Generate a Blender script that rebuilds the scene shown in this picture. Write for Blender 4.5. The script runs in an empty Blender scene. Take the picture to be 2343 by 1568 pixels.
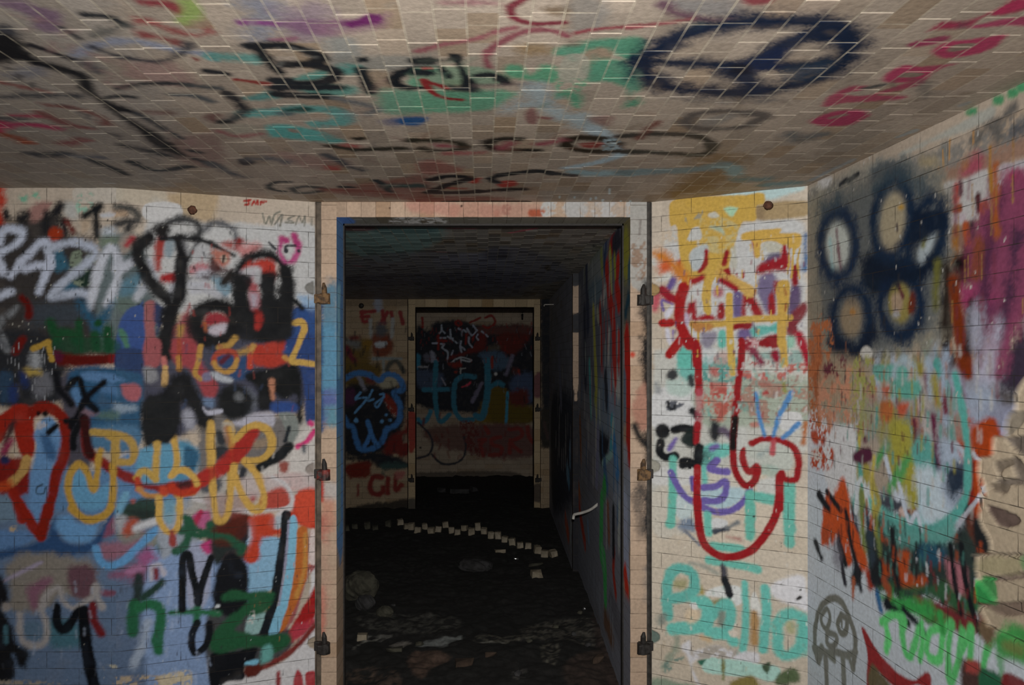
# Graffiti-covered tiled bunker room, looking through a doorway into a dark corridor.
import bpy, bmesh, math, random
import numpy as np
from mathutils import Vector, Matrix

random.seed(7)
SC = bpy.context.scene
COL = SC.collection
PI = math.pi

# ------------------------------------------------------------------ measures (metres)
EYE = 1.70                       # camera height
CEIL = 2.40
YD = 3.45                        # plane of the doorway
XL, XR = -0.7394, 0.7433         # outer edges of the tiled door surround
OL, OR, OT = -0.6467, 0.6506, 2.333   # clear opening
REV = 0.165                      # depth of the reveal
YF = 8.94                        # far wall of the corridor
YB = 11.40                       # last wall, seen through the far doorway
BL = (-1.4854, 3.1637)           # bend of the left wall
BR = (1.2996, 3.1257)            # corner of the right wall
FLX0, FLX1, FLT = -0.775, 0.585, 2.310  # far opening
FSX0, FSX1 = -0.855, 0.655       # far surround
CRX0, CRX1 = 0.700, 0.790        # corridor right wall (near, far)

# ------------------------------------------------------------------ sprayed paint and a painted shadow line, in millimetres on each surface
# op: kind, red, green, blue, opacity, width, softness, x0,y0,x1,y1...   S = stroke, P = filled patch, T = thin patchy fill, H = hollow (depth in mm)
PAINT = {}
PAINT.update({
 'WL0': [
  ('P',57,55,56,1,0,35.2,128,2258,209,2263,277,2281,335,2299,399,2330,417,2263,480,2199,548,2181,570,2046,570,1730,128,1730),
  ('P',39,42,48,1,0,23.5,128,1798,381,1798,435,1644,417,1527,128,1527),
  ('P',91,130,173,1,0,17.6,128,1193,399,1283,444,1301,534,1260,706,1328,886,1346,886,1072,128,1072),
  ('P',97,119,151,1,0,23.5,128,1048,661,1048,932,957,932,348,128,348),
  ('P',100,114,120,1,0,20.5,570,2199,652,2218,733,2199,760,2136,764,2001,805,1910,805,1730,570,1730),
  ('P',74,73,86,1,0,17.6,417,1644,534,1644,548,1464,534,1274,435,1274,408,1527),
  ('S',183,57,40,1,31.6,23.5,164,2394,168,2339,164,2263),
  ('P',158,121,117,1,0,14.7,281,2303,299,2330,344,2342,376,2339,362,2308,335,2272,286,2267),
  ('T',124,177,155,1,0,11.7,244,2370,273,2370,273,2341,244,2341),
  ('T',125,179,156,1,0,11.7,296,2379,321,2379,321,2354,296,2354),
  ('P',193,191,186,0.6,0,3.5,476,2405,645,2405,645,2343,476,2343),
  ('T',113,174,157,1,0,11.7,480,2367,507,2378,539,2373,534,2362,498,2355,484,2342),
  ('P',180,182,182,1,0,17.6,421,2335,475,2337,480,2303,462,2272,430,2276),
  ('T',153,195,179,1,0,7,475,2339,552,2339,548,2303,498,2285,475,2303),
  ('S',32,33,38,1,36.1,17.6,408,2326,390,2299),
  ('S',33,35,40,1,31.6,17.6,353,2294,349,2258,353,2227),
  ('S',33,35,40,1,36.1,17.6,421,2263,426,2218),
  ('S',34,35,40,1,31.6,17.6,186,2303,191,2281),
  ('S',32,34,39,1,36.1,20.5,250,2272,272,2285),
  ('S',100,34,32,1,27.1,14.7,435,2263,457,2227),
  ('P',156,56,29,1,0,14.7,362,2209,381,2240,417,2231,417,2199,381,2181),
  ('P',180,163,145,1,0,11.7,489,2258,525,2272,525,2236,498,2218),
  ('S',24,27,31,1,27.1,14.7,507,2288,552,2312,570,2324),
  ('S',25,28,32,1,28,16.4,552,2317,554,2272,558,2204),
  ('P',187,163,140,1,0,8.8,615,2303,670,2312,679,2285,615,2281),
  ('P',191,196,207,1,0,8.8,575,2294,624,2297,620,2279,579,2279),
  ('S',61,65,66,1,27.1,23.5,642,2326,697,2312,724,2285,724,2263),
  ('S',44,46,51,1,31.6,20.5,638,2254,688,2263,683,2231),
  ('P',190,200,214,1,0,23.5,584,2231,620,2233,629,2209,584,2206),
  ('P',114,129,115,1,0,23.5,579,2199,638,2199,638,2163,579,2163),
  ('P',161,152,145,1,0,11.7,656,2199,719,2209,719,2163,652,2127),
  ('S',174,60,70,1,22.6,11.7,701,2195,674,2168),
  ('P',55,99,124,1,0,17.6,376,2141,417,2141,444,2082,399,2055,376,2091),
  ('P',52,95,122,1,0,17.6,435,2019,480,2019,489,1978,421,1978),
  ('P',30,51,44,1,0,23.5,471,2055,516,2082,543,2046,516,1996,475,2001),
  ('T',121,135,120,1,0,7,453,2136,539,2136,552,2046,516,2001,453,2019),
  ('P',100,143,166,1,0,23.5,652,2019,724,2055,742,2019,724,1965,633,1938,642,1978),
  ('P',108,128,123,1,0,23.5,638,1956,742,1956,706,1910,647,1892),
  ('S',192,204,229,1,32.5,14.7,164,2181,173,2218,191,2231,245,2224,256,2199,218,2163,168,2136,155,2118),
  ('S',195,206,231,1,40.6,17.6,164,2100,175,2064),
  ('S',189,200,224,1,29.4,16.4,164,1956,204,1978),
  ('S',190,201,226,1,32.5,14.7,209,2046,277,2127,340,2181,362,2136,362,2087,322,1978),
  ('S',190,201,226,1,27.1,14.1,263,2069,313,2082,371,2089),
  ('S',175,186,208,1,33.4,14.1,362,2150,417,2172,480,2177,543,2154,541,2118,471,2059,417,2014,367,1956,417,1960,480,1974,521,1965),
  ('S',194,201,217,1,37,14.1,521,1915,548,2001,566,2078,597,2141,624,2150,640,2109,640,2046,624,1992,602,1933),
  ('S',191,198,214,1,31.6,14.1,642,2064,701,2100),
  ('P',59,67,77,1,0,35.2,290,1933,480,1933,502,1865,435,1843,299,1847),
  ('P',44,87,117,1,0,23.5,471,1942,516,1942,534,1897,570,1883,620,1933,597,1874,579,1811,548,1811,511,1865),
  ('S',93,21,17,1,31.6,11.7,254,1951,277,1924,281,1883),
  ('S',100,23,19,1,31.6,11.7,254,1784,227,1739),
  ('S',123,129,137,1,22.6,17.6,231,1915,204,1883),
  ('S',123,129,137,1,18.1,17.6,173,1865,164,1829),
  ('S',131,137,145,1,22.6,17.6,173,1789,191,1748),
  ('P',55,82,144,1,0,7,728,1929,746,1933,746,1730,633,1730,642,1820,652,1865,683,1906),
  ('S',28,74,46,1,36.1,14.7,390,1784,417,1811,453,1807,475,1775),
  ('S',27,74,45,1,40.6,14.7,367,1852,381,1820),
  ('S',28,74,46,1,27.1,12.9,484,1856,489,1748),
  ('S',27,73,45,1,36.1,12.9,548,1802,557,1748),
  ('S',27,73,45,1,45.2,14.7,602,1825,602,1748),
  ('P',28,73,50,0.7,0,11.7,381,1784,633,1784,633,1712,534,1730,480,1712,381,1730),
  ('P',26,71,44,1,0,8.8,577,1852,572,1841,561,1836,550,1841,545,1852,550,1863,561,1868,572,1863),
  ('S',75,123,103,1,22.6,8.8,656,1820,679,1757),
  ('S',128,36,34,1,42.9,10.6,507,1464,511,1387,525,1328,570,1292,638,1247,728,1211,819,1188,872,1188),
  ('S',152,158,167,1,40.6,23.5,308,1712,308,1676),
  ('P',102,105,115,1,0,23.5,290,1608,313,1640,362,1649,381,1599,344,1554,299,1563),
  ('S',168,147,75,1,27.1,17.6,281,1653,317,1653),
  ('P',45,68,94,1,0,17.6,164,1653,209,1644,209,1554,164,1527),
  ('S',37,54,103,1,27.1,17.6,213,1590,218,1540),
  ('S',36,51,98,1,27.1,17.6,254,1635,272,1599),
  ('S',90,94,102,1,18.1,14.7,164,1780,191,1753),
  ('P',88,20,17,1,0,11.7,381,1735,435,1725,633,1725,633,1689,525,1676,417,1680,385,1698),
  ('P',80,23,51,1,0,14.7,417,1716,410,1700,394,1694,378,1700,371,1716,378,1732,394,1739,410,1732),
  ('P',113,27,27,1,0,7,602,1723,633,1723,633,1689,602,1689),
  ('P',39,59,99,1,0,7,638,1739,742,1739,742,1622,638,1644),
  ('S',167,137,62,1,23.5,5.9,299,1748,335,1762,362,1775,362,1753,374,1703),
  ('P',45,85,121,1,0,14.7,439,1622,453,1653,507,1674,593,1676,683,1658,742,1622,742,1464,719,1346,539,1346,525,1464,502,1536,453,1554),
  ('P',88,127,173,1,0,11.7,489,1640,525,1651,593,1649,638,1635,670,1617,638,1613,570,1608,516,1617),
  ('P',85,125,171,1,0,11.7,453,1581,480,1590,498,1545,475,1513),
  ('P',79,117,161,1,0,14.7,557,1590,633,1599,638,1554,593,1567),
  ('P',77,118,153,1,0,17.6,534,1427,719,1427,719,1346,543,1346),
  ('P',134,153,173,1,0,17.6,633,1522,706,1518,719,1500,638,1491),
  ('P',82,109,107,1,0,17.6,570,1486,633,1491,633,1464,561,1468),
  ('P',125,103,118,1,0,14.7,489,1500,561,1486,480,1468),
  ('P',148,38,26,1,0,8.8,137,1454,191,1500,231,1522,272,1518,299,1491,304,1418,308,1346,286,1301,245,1319,227,1373,209,1436,173,1373,137,1373),
  ('S',126,31,21,1,48.8,8.8,299,1491,335,1509,376,1504,417,1464,426,1382,417,1305,390,1238,371,1147,353,1072),
  ('P',122,31,26,1,0,14.7,137,1292,241,1305,281,1292,286,1174,250,1147,137,1156),
  ('P',100,143,192,1,0,10.6,317,1436,353,1468,390,1454,408,1391,390,1305,367,1238,353,1147,335,1057,277,1057,281,1138,286,1238,308,1328,304,1396),
  ('P',60,96,140,1,0,14.7,331,1396,381,1373,390,1305,353,1310),
  ('T',172,173,185,1,0,8.2,313,1445,344,1468,353,1436,322,1418),
  ('P',63,41,44,1,0,14.7,177,1373,209,1454,227,1436,191,1346),
  ('S',133,48,80,1,31.6,14.7,209,1373,182,1328),
  ('P',36,43,83,1,0,11.7,205,1296,200,1283,186,1277,173,1283,167,1296,173,1310,186,1315,200,1310),
  ('S',180,147,89,1,33.9,8.2,272,1301,254,1247,209,1202),
  ('S',176,68,35,1,36.1,17.6,164,1184,200,1193),
  ('P',107,133,158,1,0,17.6,137,1147,209,1147,245,1057,137,1057),
  ('P',99,129,173,1,0,11.7,250,1147,281,1152,281,1102,254,1111),
  ('S',142,36,24,1,39.7,8.8,218,1161,245,1093,254,1057),
  ('S',57,81,105,1,6.3,3.5,335,1197,313,1184,313,1161,340,1161,349,1184),
  ('S',15,18,23,1,27.1,8.2,457,1613,480,1626,498,1590,516,1536,552,1500),
  ('S',16,18,24,1,26.2,9.4,584,1610,552,1585,507,1540,480,1486,453,1432),
  ('S',19,22,27,1,33.9,9.4,498,1468,462,1391,462,1346),
  ('S',15,18,23,1,24.8,8.2,430,1454,471,1454),
  ('S',20,22,28,1,32.5,11.7,390,1644,403,1585,435,1545,453,1522),
  ('S',25,27,31,1,27.1,10.6,435,1585,462,1617),
  ('S',16,18,23,1,26.2,9.4,362,1409,394,1436),
  ('S',53,21,22,1,40.6,11.7,507,1454,516,1373,530,1319),
  ('P',21,17,19,1,0,7,329,1486,327,1479,320,1476,313,1479,310,1486,313,1493,320,1496,327,1493),
  ('P',20,16,18,1,0,7,358,1484,355,1476,347,1472,338,1476,335,1484,338,1492,347,1496,355,1492),
  ('P',98,154,194,1,0,11.7,471,1260,507,1256,534,1193,552,1170,606,1202,606,1138,579,1102,516,1093,457,1138,453,1202),
  ('S',181,146,67,1,29.4,8.2,620,1274,622,1179,615,1125,597,1084,539,1057,480,1075,453,1125,439,1184,453,1247,489,1278,521,1238,543,1179,557,1238,561,1292,572,1333),
  ('S',174,145,76,1,29.8,7,539,1409,593,1405,652,1396,692,1373,708,1328,692,1290,642,1287),
  ('S',174,145,76,1,32.5,7,633,1391,629,1292),
  ('P',174,145,76,1,0,7,593,1400,633,1396,629,1373,597,1382),
  ('P',44,65,59,1,0,14.7,661,1102,706,1134,796,1129,796,1057,656,1057),
  ('S',110,162,195,1,27.1,11.7,674,1156,642,1084),
  ('P',91,129,179,1,0,14.7,137,1011,290,1002,299,975,231,939,137,926),
  ('P',46,77,121,1,0,14.7,137,926,254,944,313,971,353,984,390,1070,408,993,453,957,525,966,570,1011,615,1093,629,1066,597,1002,548,935,480,912,390,890,335,912,254,912,137,890),
  ('P',102,152,203,1,0,14.7,390,1025,399,1070,453,1066,480,1043,548,1039,570,1057,552,993,516,962,457,962,417,980),
  ('T',183,164,135,1,0,7,204,1025,231,1030,231,1007,204,1007),
  ('S',138,35,23,1,41.5,8.2,245,1120,295,1034,329,984),
  ('S',128,32,21,1,45.2,8.2,356,1102,331,993),
  ('S',180,145,66,1,29.4,8.2,453,1102,498,1061,539,1050,588,1070,615,1106),
  ('P',130,126,121,1,0,23.5,191,876,299,921,480,894,548,867,548,731,417,740,344,695,209,686,200,799),
  ('P',128,91,112,1,0,20.5,272,754,299,799,367,822,376,799,326,750,317,700,290,700),
  ('P',100,72,84,1,0,17.6,444,858,548,858,543,750,498,731,453,750),
  ('P',145,103,123,1,0,17.6,561,935,615,966,670,966,706,1002,742,1011,742,957,661,903,593,885),
  ('P',133,83,113,1,0,23.5,615,840,742,876,751,822,706,804,633,822),
  ('P',121,75,96,1,0,10.6,570,768,629,768,629,750,579,745),
  ('P',131,130,128,1,0,17.6,638,1011,728,1016,728,980,661,966),
  ('P',131,79,106,1,0,11.7,606,1048,629,1066,629,1002,584,984),
  ('P',162,165,175,1,0,17.6,629,1070,674,1061,665,1011,633,1011),
  ('S',170,79,59,1,36.1,17.6,706,1048,683,1011),
  ('S',97,156,209,1,31.6,8.2,552,935,566,894,602,867,652,881,706,926,751,971,796,1011),
  ('S',168,118,158,1,27.1,14.7,728,853,683,840),
  ('S',156,149,175,1,12.6,8.8,177,804,245,840,331,881),
  ('P',89,115,141,1,0,17.6,254,632,322,641,331,573,272,569),
  ('P',70,112,130,1,0,23.5,358,641,480,641,498,551,417,537,362,551),
  ('S',160,158,161,1,26.2,12.9,245,664,245,596,263,555,317,542,353,573,349,641,335,695,358,754,403,777,417,727,462,695,507,718,539,740,552,786,561,731,579,700),
  ('S',17,20,26,1,38.4,8.8,394,700,394,641,417,610,453,637,475,677,507,691),
  ('S',16,19,25,1,50.6,8.8,502,664,507,596,521,506,543,379),
  ('S',109,32,36,1,31.6,10.6,539,709,543,650,575,591),
  ('P',26,28,33,1,0,17.6,137,822,191,786,204,731,173,695,191,664,213,619,231,560,277,515,272,460,236,460,218,506,222,415,137,415),
  ('S',68,107,123,1,16.3,9.4,186,619,191,560),
  ('P',146,141,139,1,0,11.7,210,700,204,686,191,681,177,686,172,700,177,713,191,719,204,713),
  ('T',162,149,129,1,0,7,638,420,872,420,872,385,638,385),
  ('T',154,149,139,1,0,7,164,406,390,397,390,385,164,385),
  ('T',189,186,167,1,0,7,588,465,633,465,633,447,588,447),
  ('D',173,174,167,1,3.2,1.8,164,2339,841,1775,60,1,6,30),
  ('D',29,31,34,1,4.5,2.3,164,2317,751,1910,40,2,12,40),
  ('D',147,152,161,1,2.7,1.8,164,1780,417,1536,30,3,27,8),
  ('D',176,177,171,0.6,2.3,1.8,164,1780,841,1102,24,4,5,40),
  ('D',27,29,33,0.8,3.2,2.3,164,1780,841,1102,24,5,18,15),
  ('D',192,188,178,0.6,2.3,1.8,164,912,872,385,30,14,5,40),
  ('D',69,73,85,0.5,5.4,3.5,164,890,841,415,30,15,32,12),
  ('D',158,172,197,0.5,8.1,5.9,299,822,872,385,24,16,41,20),
 ],
 'WL1': [
  ('P',187,190,194,1,0,15.4,128,2335,213,2343,269,2299,362,2276,451,2287,571,2285,806,2285,806,1925,712,1942,128,1914),
  ('P',172,147,106,0.6,0,18.2,196,2391,380,2409,388,2344,366,2286,278,2294,226,2333),
  ('P',175,172,169,1,0,12.3,362,1463,451,1442,617,1413,806,1422,806,1122,571,1112,388,1114,300,1119,170,1128,128,1323,362,1360),
  ('P',89,128,172,1,0,17.4,-437,1218,-209,1293,-170,1309,-90,1265,65,1325,235,1337,235,1055,-437,1103),
  ('P',93,113,144,1,0,23.3,-437,1080,24,1046,278,934,278,305,-437,415),
  ('P',132,158,201,1,0,15.2,128,947,375,926,524,856,524,626,357,457,357,293,128,328),
  ('P',211,212,218,1,0,7.6,809,889,809,224,344,295,479,355,617,374,712,434,760,599),
  ('P',66,68,86,1,0,18.6,128,1817,741,1816,760,1688,755,1512,617,1476,433,1452,362,1454,128,1368),
  ('P',110,107,108,1,0,18.6,362,1482,442,1480,617,1457,688,1445,688,1299,571,1232,388,1217,313,1221,313,1362),
  ('P',88,100,105,1,0,20.7,-58,2196,15,2218,90,2205,115,2142,119,2005,157,1914,157,1730,-58,1730),
  ('P',77,62,62,1,0,15.4,357,1021,524,1028,524,856,357,871),
  ('P',69,71,75,1,0,12.4,357,645,506,638,693,519,665,416,515,379,357,410),
  ('P',180,179,173,0.6,0,3.5,-141,2394,9,2406,9,2343,-141,2332),
  ('P',184,176,161,0.7,0,3,13,2404,172,2403,172,2350,13,2344),
  ('P',177,154,132,1,0,8.8,-17,2302,32,2315,40,2288,-17,2280),
  ('P',175,181,191,1,0,8.8,-54,2291,-9,2296,-13,2278,-50,2275),
  ('S',55,58,59,1,27.3,23.6,7,2326,57,2316,82,2291,82,2268),
  ('S',39,41,45,1,31.7,20.6,3,2254,48,2266,44,2234),
  ('P',168,176,189,1,0,23.4,-46,2228,-13,2233,-5,2208,-46,2204),
  ('P',102,115,101,1,0,23.4,-50,2197,3,2200,3,2164,-50,2161),
  ('P',144,135,129,1,0,11.8,19,2201,77,2213,77,2167,15,2128),
  ('S',156,52,61,1,22.7,11.8,61,2198,36,2170),
  ('P',199,201,205,1,0,3.6,111,2342,235,2351,235,2287,111,2279),
  ('P',84,120,140,1,0,23.6,15,2019,82,2058,98,2022,82,1967,-1,1938,7,1978),
  ('P',90,107,104,1,0,23.6,3,1956,98,1958,65,1912,11,1893),
  ('S',171,177,191,1,36.9,14,-102,1912,-78,1998,-62,2075,-34,2139,-9,2149,5,2109,5,2046,-9,1991,-30,1932),
  ('S',177,183,198,1,31.7,14.1,7,2064,61,2103),
  ('S',169,175,188,1,31,14.2,111,2023,77,1953),
  ('S',183,189,203,1,22.9,11.9,124,2106,149,2038),
  ('S',168,172,184,1,27.7,13.2,217,2031,200,1948),
  ('P',42,83,112,1,0,23.3,-146,1938,-106,1939,-90,1895,-58,1882,-13,1933,-34,1874,-50,1810,-78,1810,-110,1863),
  ('P',52,78,138,1,0,7.1,86,1931,103,1936,103,1730,-1,1730,7,1820,15,1866,44,1907),
  ('P',149,92,96,1,0,7.1,107,1940,145,1941,153,1891,145,1822,153,1730,111,1730,107,1822,103,1890),
  ('P',42,55,92,1,0,12,145,1937,183,1915,192,1887,157,1813,149,1822),
  ('S',25,70,43,1,45,14.6,-30,1824,-30,1748),
  ('P',26,70,47,0.7,0,11.6,-225,1782,-1,1784,-1,1712,-90,1730,-138,1712,-225,1729),
  ('S',71,117,97,1,22.7,8.8,19,1820,40,1757),
  ('P',20,22,26,1,0,25,506,1970,679,1975,693,1878,684,1791,571,1780,515,1827,433,1921),
  ('P',152,58,53,1,0,15,149,2203,192,2206,179,2145,166,2075,145,2084),
  ('P',155,33,37,1,0,15,170,2053,221,2068,235,2027,170,2025),
  ('P',159,169,179,1,0,12,187,2192,213,2198,213,2138,187,2136),
  ('S',43,45,49,1,27.8,18.1,179,2237,196,2271,248,2288,304,2277,322,2250,300,2216,235,2208,187,2210,177,2233),
  ('S',86,89,96,1,26,17.2,344,2256,366,2281,411,2279,456,2254,463,2207),
  ('S',17,18,22,1,52.8,16.7,124,2206,86,2168,82,2122,119,2041,162,1983,204,1920,187,1823,185,1749),
  ('P',25,23,25,1,0,18,200,2239,191,2215,170,2205,149,2213,141,2235,149,2258,170,2269,191,2261),
  ('S',16,17,21,1,57.7,13.2,187,1781,187,1726),
  ('S',16,17,22,1,60.2,16.9,243,2195,250,2139,243,2055,241,1972,209,1902,196,1823),
  ('S',22,23,28,1,21.1,9.8,170,2202,300,2207,353,2196,415,2166,456,2147),
  ('S',22,23,28,1,21,10.9,313,2199,291,2160,269,2122),
  ('P',135,151,163,1,0,12,183,2187,217,2193,213,2128,187,2127),
  ('P',163,166,173,0.6,0,15.1,252,2195,280,2197,278,2141,263,2149),
  ('P',170,173,180,1,0,18.3,296,2179,344,2181,348,2125,300,2123),
  ('P',173,97,107,1,0,18.3,287,2090,344,2106,357,2069,291,2062),
  ('P',178,181,195,1,0,18.3,309,2077,362,2084,362,2051,300,2039),
  ('P',69,33,33,1,0,24.6,362,2154,415,2100,451,2087,433,2072,366,2074),
  ('P',172,111,99,1,0,12.3,366,2164,433,2158,442,2120,415,2095,388,2113),
  ('P',180,166,154,1,0,9.8,430,2129,426,2118,415,2113,405,2117,401,2128,405,2139,415,2144,426,2140),
  ('S',56,42,41,1,9.5,4.9,415,2143,411,2114),
  ('P',159,89,87,1,0,18.5,402,2203,451,2211,451,2168,415,2176),
  ('S',119,31,31,1,28.6,15.5,479,2212,470,2183),
  ('P',190,128,130,1,0,21.8,479,2188,561,2202,552,2164,488,2141),
  ('P',77,71,77,1,0,24.5,287,2043,451,2073,451,2016,415,2024,353,2041),
  ('P',176,180,192,1,0,15.3,278,2029,344,2031,433,1982,415,1972,344,1984,282,1978),
  ('P',120,148,167,1,0,15.4,366,2046,411,2048,447,2016,433,1978,397,1986),
  ('S',35,31,30,1,37.9,13.5,415,2034,442,2063),
  ('S',18,20,24,1,53.1,21.9,474,2041,479,2089,515,2133,571,2155,636,2139,669,2092,669,2024,660,1950,665,1878,674,1805),
  ('S',17,19,23,1,59.7,21.7,474,2041,479,1993,488,1946,502,1899,548,1828,594,1804),
  ('S',21,23,27,1,57.8,18.8,585,2045,594,1973,594,1876,608,1804),
  ('P',172,55,45,1,0,15.6,488,2089,524,2124,585,2141,627,2124,631,2076,617,2031,589,2055,571,2068,524,2086),
  ('P',191,173,169,1,0,7.6,631,2124,655,2096,650,2071,631,2085),
  ('P',172,168,179,1,0,15.6,483,2084,557,2101,557,2058,506,2047),
  ('P',155,82,89,1,0,15.6,515,2042,552,2048,561,1972,552,1914,524,1923,511,1994),
  ('P',167,159,175,1,0,18.7,520,1985,548,1986,548,1928,524,1933),
  ('P',131,32,31,1,0,12.5,538,1923,571,1900,566,1842,543,1851),
  ('P',142,74,80,1,0,18.1,252,1898,282,1927,287,1824,322,1731,217,1731,226,1823),
  ('P',43,74,131,1,0,12.7,698,1927,806,1935,806,1733,665,1732,688,1829),
  ('P',141,170,203,1,0,25.5,727,1982,806,1974,806,1935,751,1938),
  ('S',18,21,25,1,21.9,9.5,660,1970,707,1961,741,1928),
  ('S',22,23,27,1,29.2,19,674,1927,684,1829,688,1791),
  ('S',16,17,21,1,70.7,21.4,380,1936,433,1916,456,1860,433,1802,380,1778,326,1801,304,1857,326,1914,380,1936),
  ('P',142,43,54,1,0,12.2,335,1848,344,1886,380,1903,420,1892,424,1859,380,1849),
  ('P',183,177,191,1,0,12.3,353,1834,380,1849,422,1854,415,1821,384,1807,357,1816),
  ('S',156,87,54,1,14.1,8.5,337,1858,344,1825),
  ('S',187,155,78,1,26.9,5.1,712,1864,741,1867,751,1835,731,1786,717,1748),
  ('S',180,150,75,1,26.9,5.1,727,1786,707,1713,727,1698,789,1683),
  ('S',162,129,71,1,20.9,12.1,243,1837,239,1800),
  ('S',170,135,71,1,23.7,8.6,393,1755,433,1764,461,1793),
  ('S',176,76,131,1,23.4,11.4,650,2207,646,2168,669,2130,698,2137,722,2172,724,2211),
  ('S',165,58,114,1,31.1,11.4,655,2227,674,2223),
  ('S',165,58,114,1,29.3,11.4,707,2247,717,2206),
  ('S',44,48,56,1,10.7,5.1,669,2174,669,2194,684,2202,712,2203),
  ('P',44,48,56,1,0,5.1,680,2180,678,2173,672,2170,666,2173,663,2179,666,2185,672,2188,678,2186),
  ('S',44,48,56,1,12.6,5,601,2209,627,2184),
  ('P',44,48,56,1,0,5.1,734,2180,732,2174,727,2172,721,2174,719,2179,721,2185,727,2187,732,2185),
  ('S',158,47,41,1,7.6,2.5,497,2383,524,2389),
  ('S',158,47,41,1,7.6,2.5,513,2386,515,2370,499,2366),
  ('S',158,47,41,1,7.7,2.5,529,2368,538,2386,545,2373,552,2388,553,2370),
  ('S',155,46,40,1,7.7,2.5,564,2371,566,2385,589,2387),
  ('S',158,47,41,1,7.7,2.5,564,2378,578,2379),
  ('S',124,125,117,1,6.8,2.5,573,2335,585,2290,601,2323,610,2287,622,2331,646,2347),
  ('S',123,123,116,1,6.8,2.5,622,2288,655,2334,646,2284),
  ('S',123,123,116,1,6.8,2.5,707,2332,679,2316,707,2303,669,2301),
  ('S',123,123,116,1,6.9,2.5,712,2293,727,2333,741,2305,753,2335,751,2291),
  ('S',128,128,120,1,6.9,2.6,782,2327,782,2298),
  ('P',40,64,118,1,0,9.6,679,1786,806,1787,806,1427,755,1433,751,1541,731,1664),
  ('P',150,65,72,1,0,10.9,213,1782,291,1782,335,1680,388,1604,380,1548,344,1543,313,1595,278,1666,222,1689),
  ('P',43,70,112,1,0,12.3,380,1736,524,1713,506,1627,451,1618,388,1670,366,1675),
  ('P',166,55,43,1,0,11.3,515,1756,571,1770,655,1786,665,1757,655,1732,679,1703,669,1684,617,1664,571,1674,534,1689),
  ('S',179,141,79,1,21.5,9.3,534,1761,520,1727),
  ('S',180,66,46,1,23.9,7.5,520,1722,520,1674),
  ('S',178,132,71,1,21.9,7.6,665,1713,693,1693),
  ('S',166,132,73,1,28.6,15.5,479,1732,506,1741),
  ('S',154,69,52,1,16.2,6,237,1782,239,1717),
  ('S',171,123,63,1,18.5,6,235,1712,237,1661),
  ('S',176,137,70,1,21,6.1,322,1759,313,1698,300,1647,320,1621),
  ('S',181,107,105,1,23,7.2,175,1708,183,1671),
  ('S',190,156,103,1,23,6,183,1671,183,1602),
  ('S',164,70,51,1,22.7,7.4,375,1689,380,1722,415,1738,456,1732,467,1703),
  ('S',177,136,71,1,21.8,7.4,467,1703,451,1665,420,1649,388,1665,375,1689),
  ('S',84,30,47,1,18.9,8.6,406,1694,433,1717),
  ('P',114,113,142,1,0,9.2,331,1642,357,1651,366,1618,331,1614),
  ('P',169,176,188,1,0,9.2,362,1647,393,1649,451,1618,433,1604,380,1618),
  ('P',101,123,156,1,0,12.2,331,1539,375,1538,375,1505,335,1511),
  ('P',19,21,25,1,0,18.1,107,1525,120,1561,170,1574,222,1643,274,1642,313,1572,335,1501,375,1463,362,1426,331,1408,300,1432,282,1493,248,1522,239,1420,196,1380,128,1378,103,1347,99,1415),
  ('P',154,157,173,1,0,18.2,256,1485,291,1484,300,1423,261,1419),
  ('P',102,108,121,1,0,24.8,506,1584,552,1516,524,1478,479,1451,415,1471),
  ('P',17,20,24,1,0,18.5,531,1521,517,1475,479,1447,433,1449,396,1478,382,1524,396,1569,433,1597,479,1597,517,1568),
  ('P',100,104,111,1,0,15.5,491,1541,486,1528,474,1523,462,1529,457,1542,462,1554,474,1559,486,1554),
  ('P',15,18,21,1,0,15.7,506,1641,548,1655,617,1669,688,1689,727,1669,741,1591,741,1493,746,1434,717,1425,712,1542,665,1533,617,1553,613,1495,557,1492,552,1569,506,1617),
  ('P',174,121,97,1,0,9.4,599,1611,622,1611,622,1534,608,1544),
  ('P',44,72,134,1,0,12.6,617,1515,707,1513,712,1474,622,1471),
  ('P',176,179,198,1,0,7.3,331,1506,353,1487,406,1495,406,1476,353,1471,333,1492),
  ('P',174,175,192,1,0,12.5,451,1432,506,1455,552,1473,613,1471,622,1437,608,1413,557,1429,506,1412),
  ('P',122,130,129,1,0,7.6,641,1471,707,1464,727,1395,717,1356,684,1338,669,1397,655,1436),
  ('P',198,195,194,1,0,12.6,736,1385,806,1412,806,1136,736,1136,608,1143,599,1192,561,1199,580,1231,674,1270,703,1323),
  ('P',81,137,169,1,0,15.1,170,1330,213,1365,269,1363,313,1315,300,1222,230,1198,170,1192),
  ('P',117,169,198,1,0,15,170,1330,256,1331,265,1261,170,1238),
  ('P',45,91,124,1,0,12.1,256,1340,313,1310,300,1245,265,1233),
  ('P',78,83,93,1,0,15.3,313,1203,397,1207,397,1146,322,1146),
  ('P',107,107,105,1,0,12.3,375,1397,415,1396,424,1339,388,1331),
  ('P',140,124,108,1,0,12.5,529,1354,589,1361,585,1323,538,1320),
  ('S',189,155,81,1,28.3,7.4,362,1435,357,1360,362,1266,366,1195,371,1124,384,1062,406,1018,424,1059,440,1167,442,1238,451,1356,442,1414,424,1433),
  ('S',182,149,77,1,32.6,7.5,474,1375,515,1411,561,1417,599,1394,610,1341,599,1288,561,1268,506,1269),
  ('S',190,155,81,1,31.6,7.5,497,1274,548,1219,571,1160,575,1097,552,1065,520,1077,492,1126,470,1180,451,1238),
  ('S',21,26,30,1,41.1,7.5,684,1324,641,1282,594,1260,561,1237),
  ('S',31,38,45,1,17.5,6.3,684,1406,669,1348),
  ('S',46,50,58,1,28.6,8.7,492,1231,486,1198),
  ('S',192,156,82,1,27.8,7.2,217,1379,226,1319,222,1249,209,1218),
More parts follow.
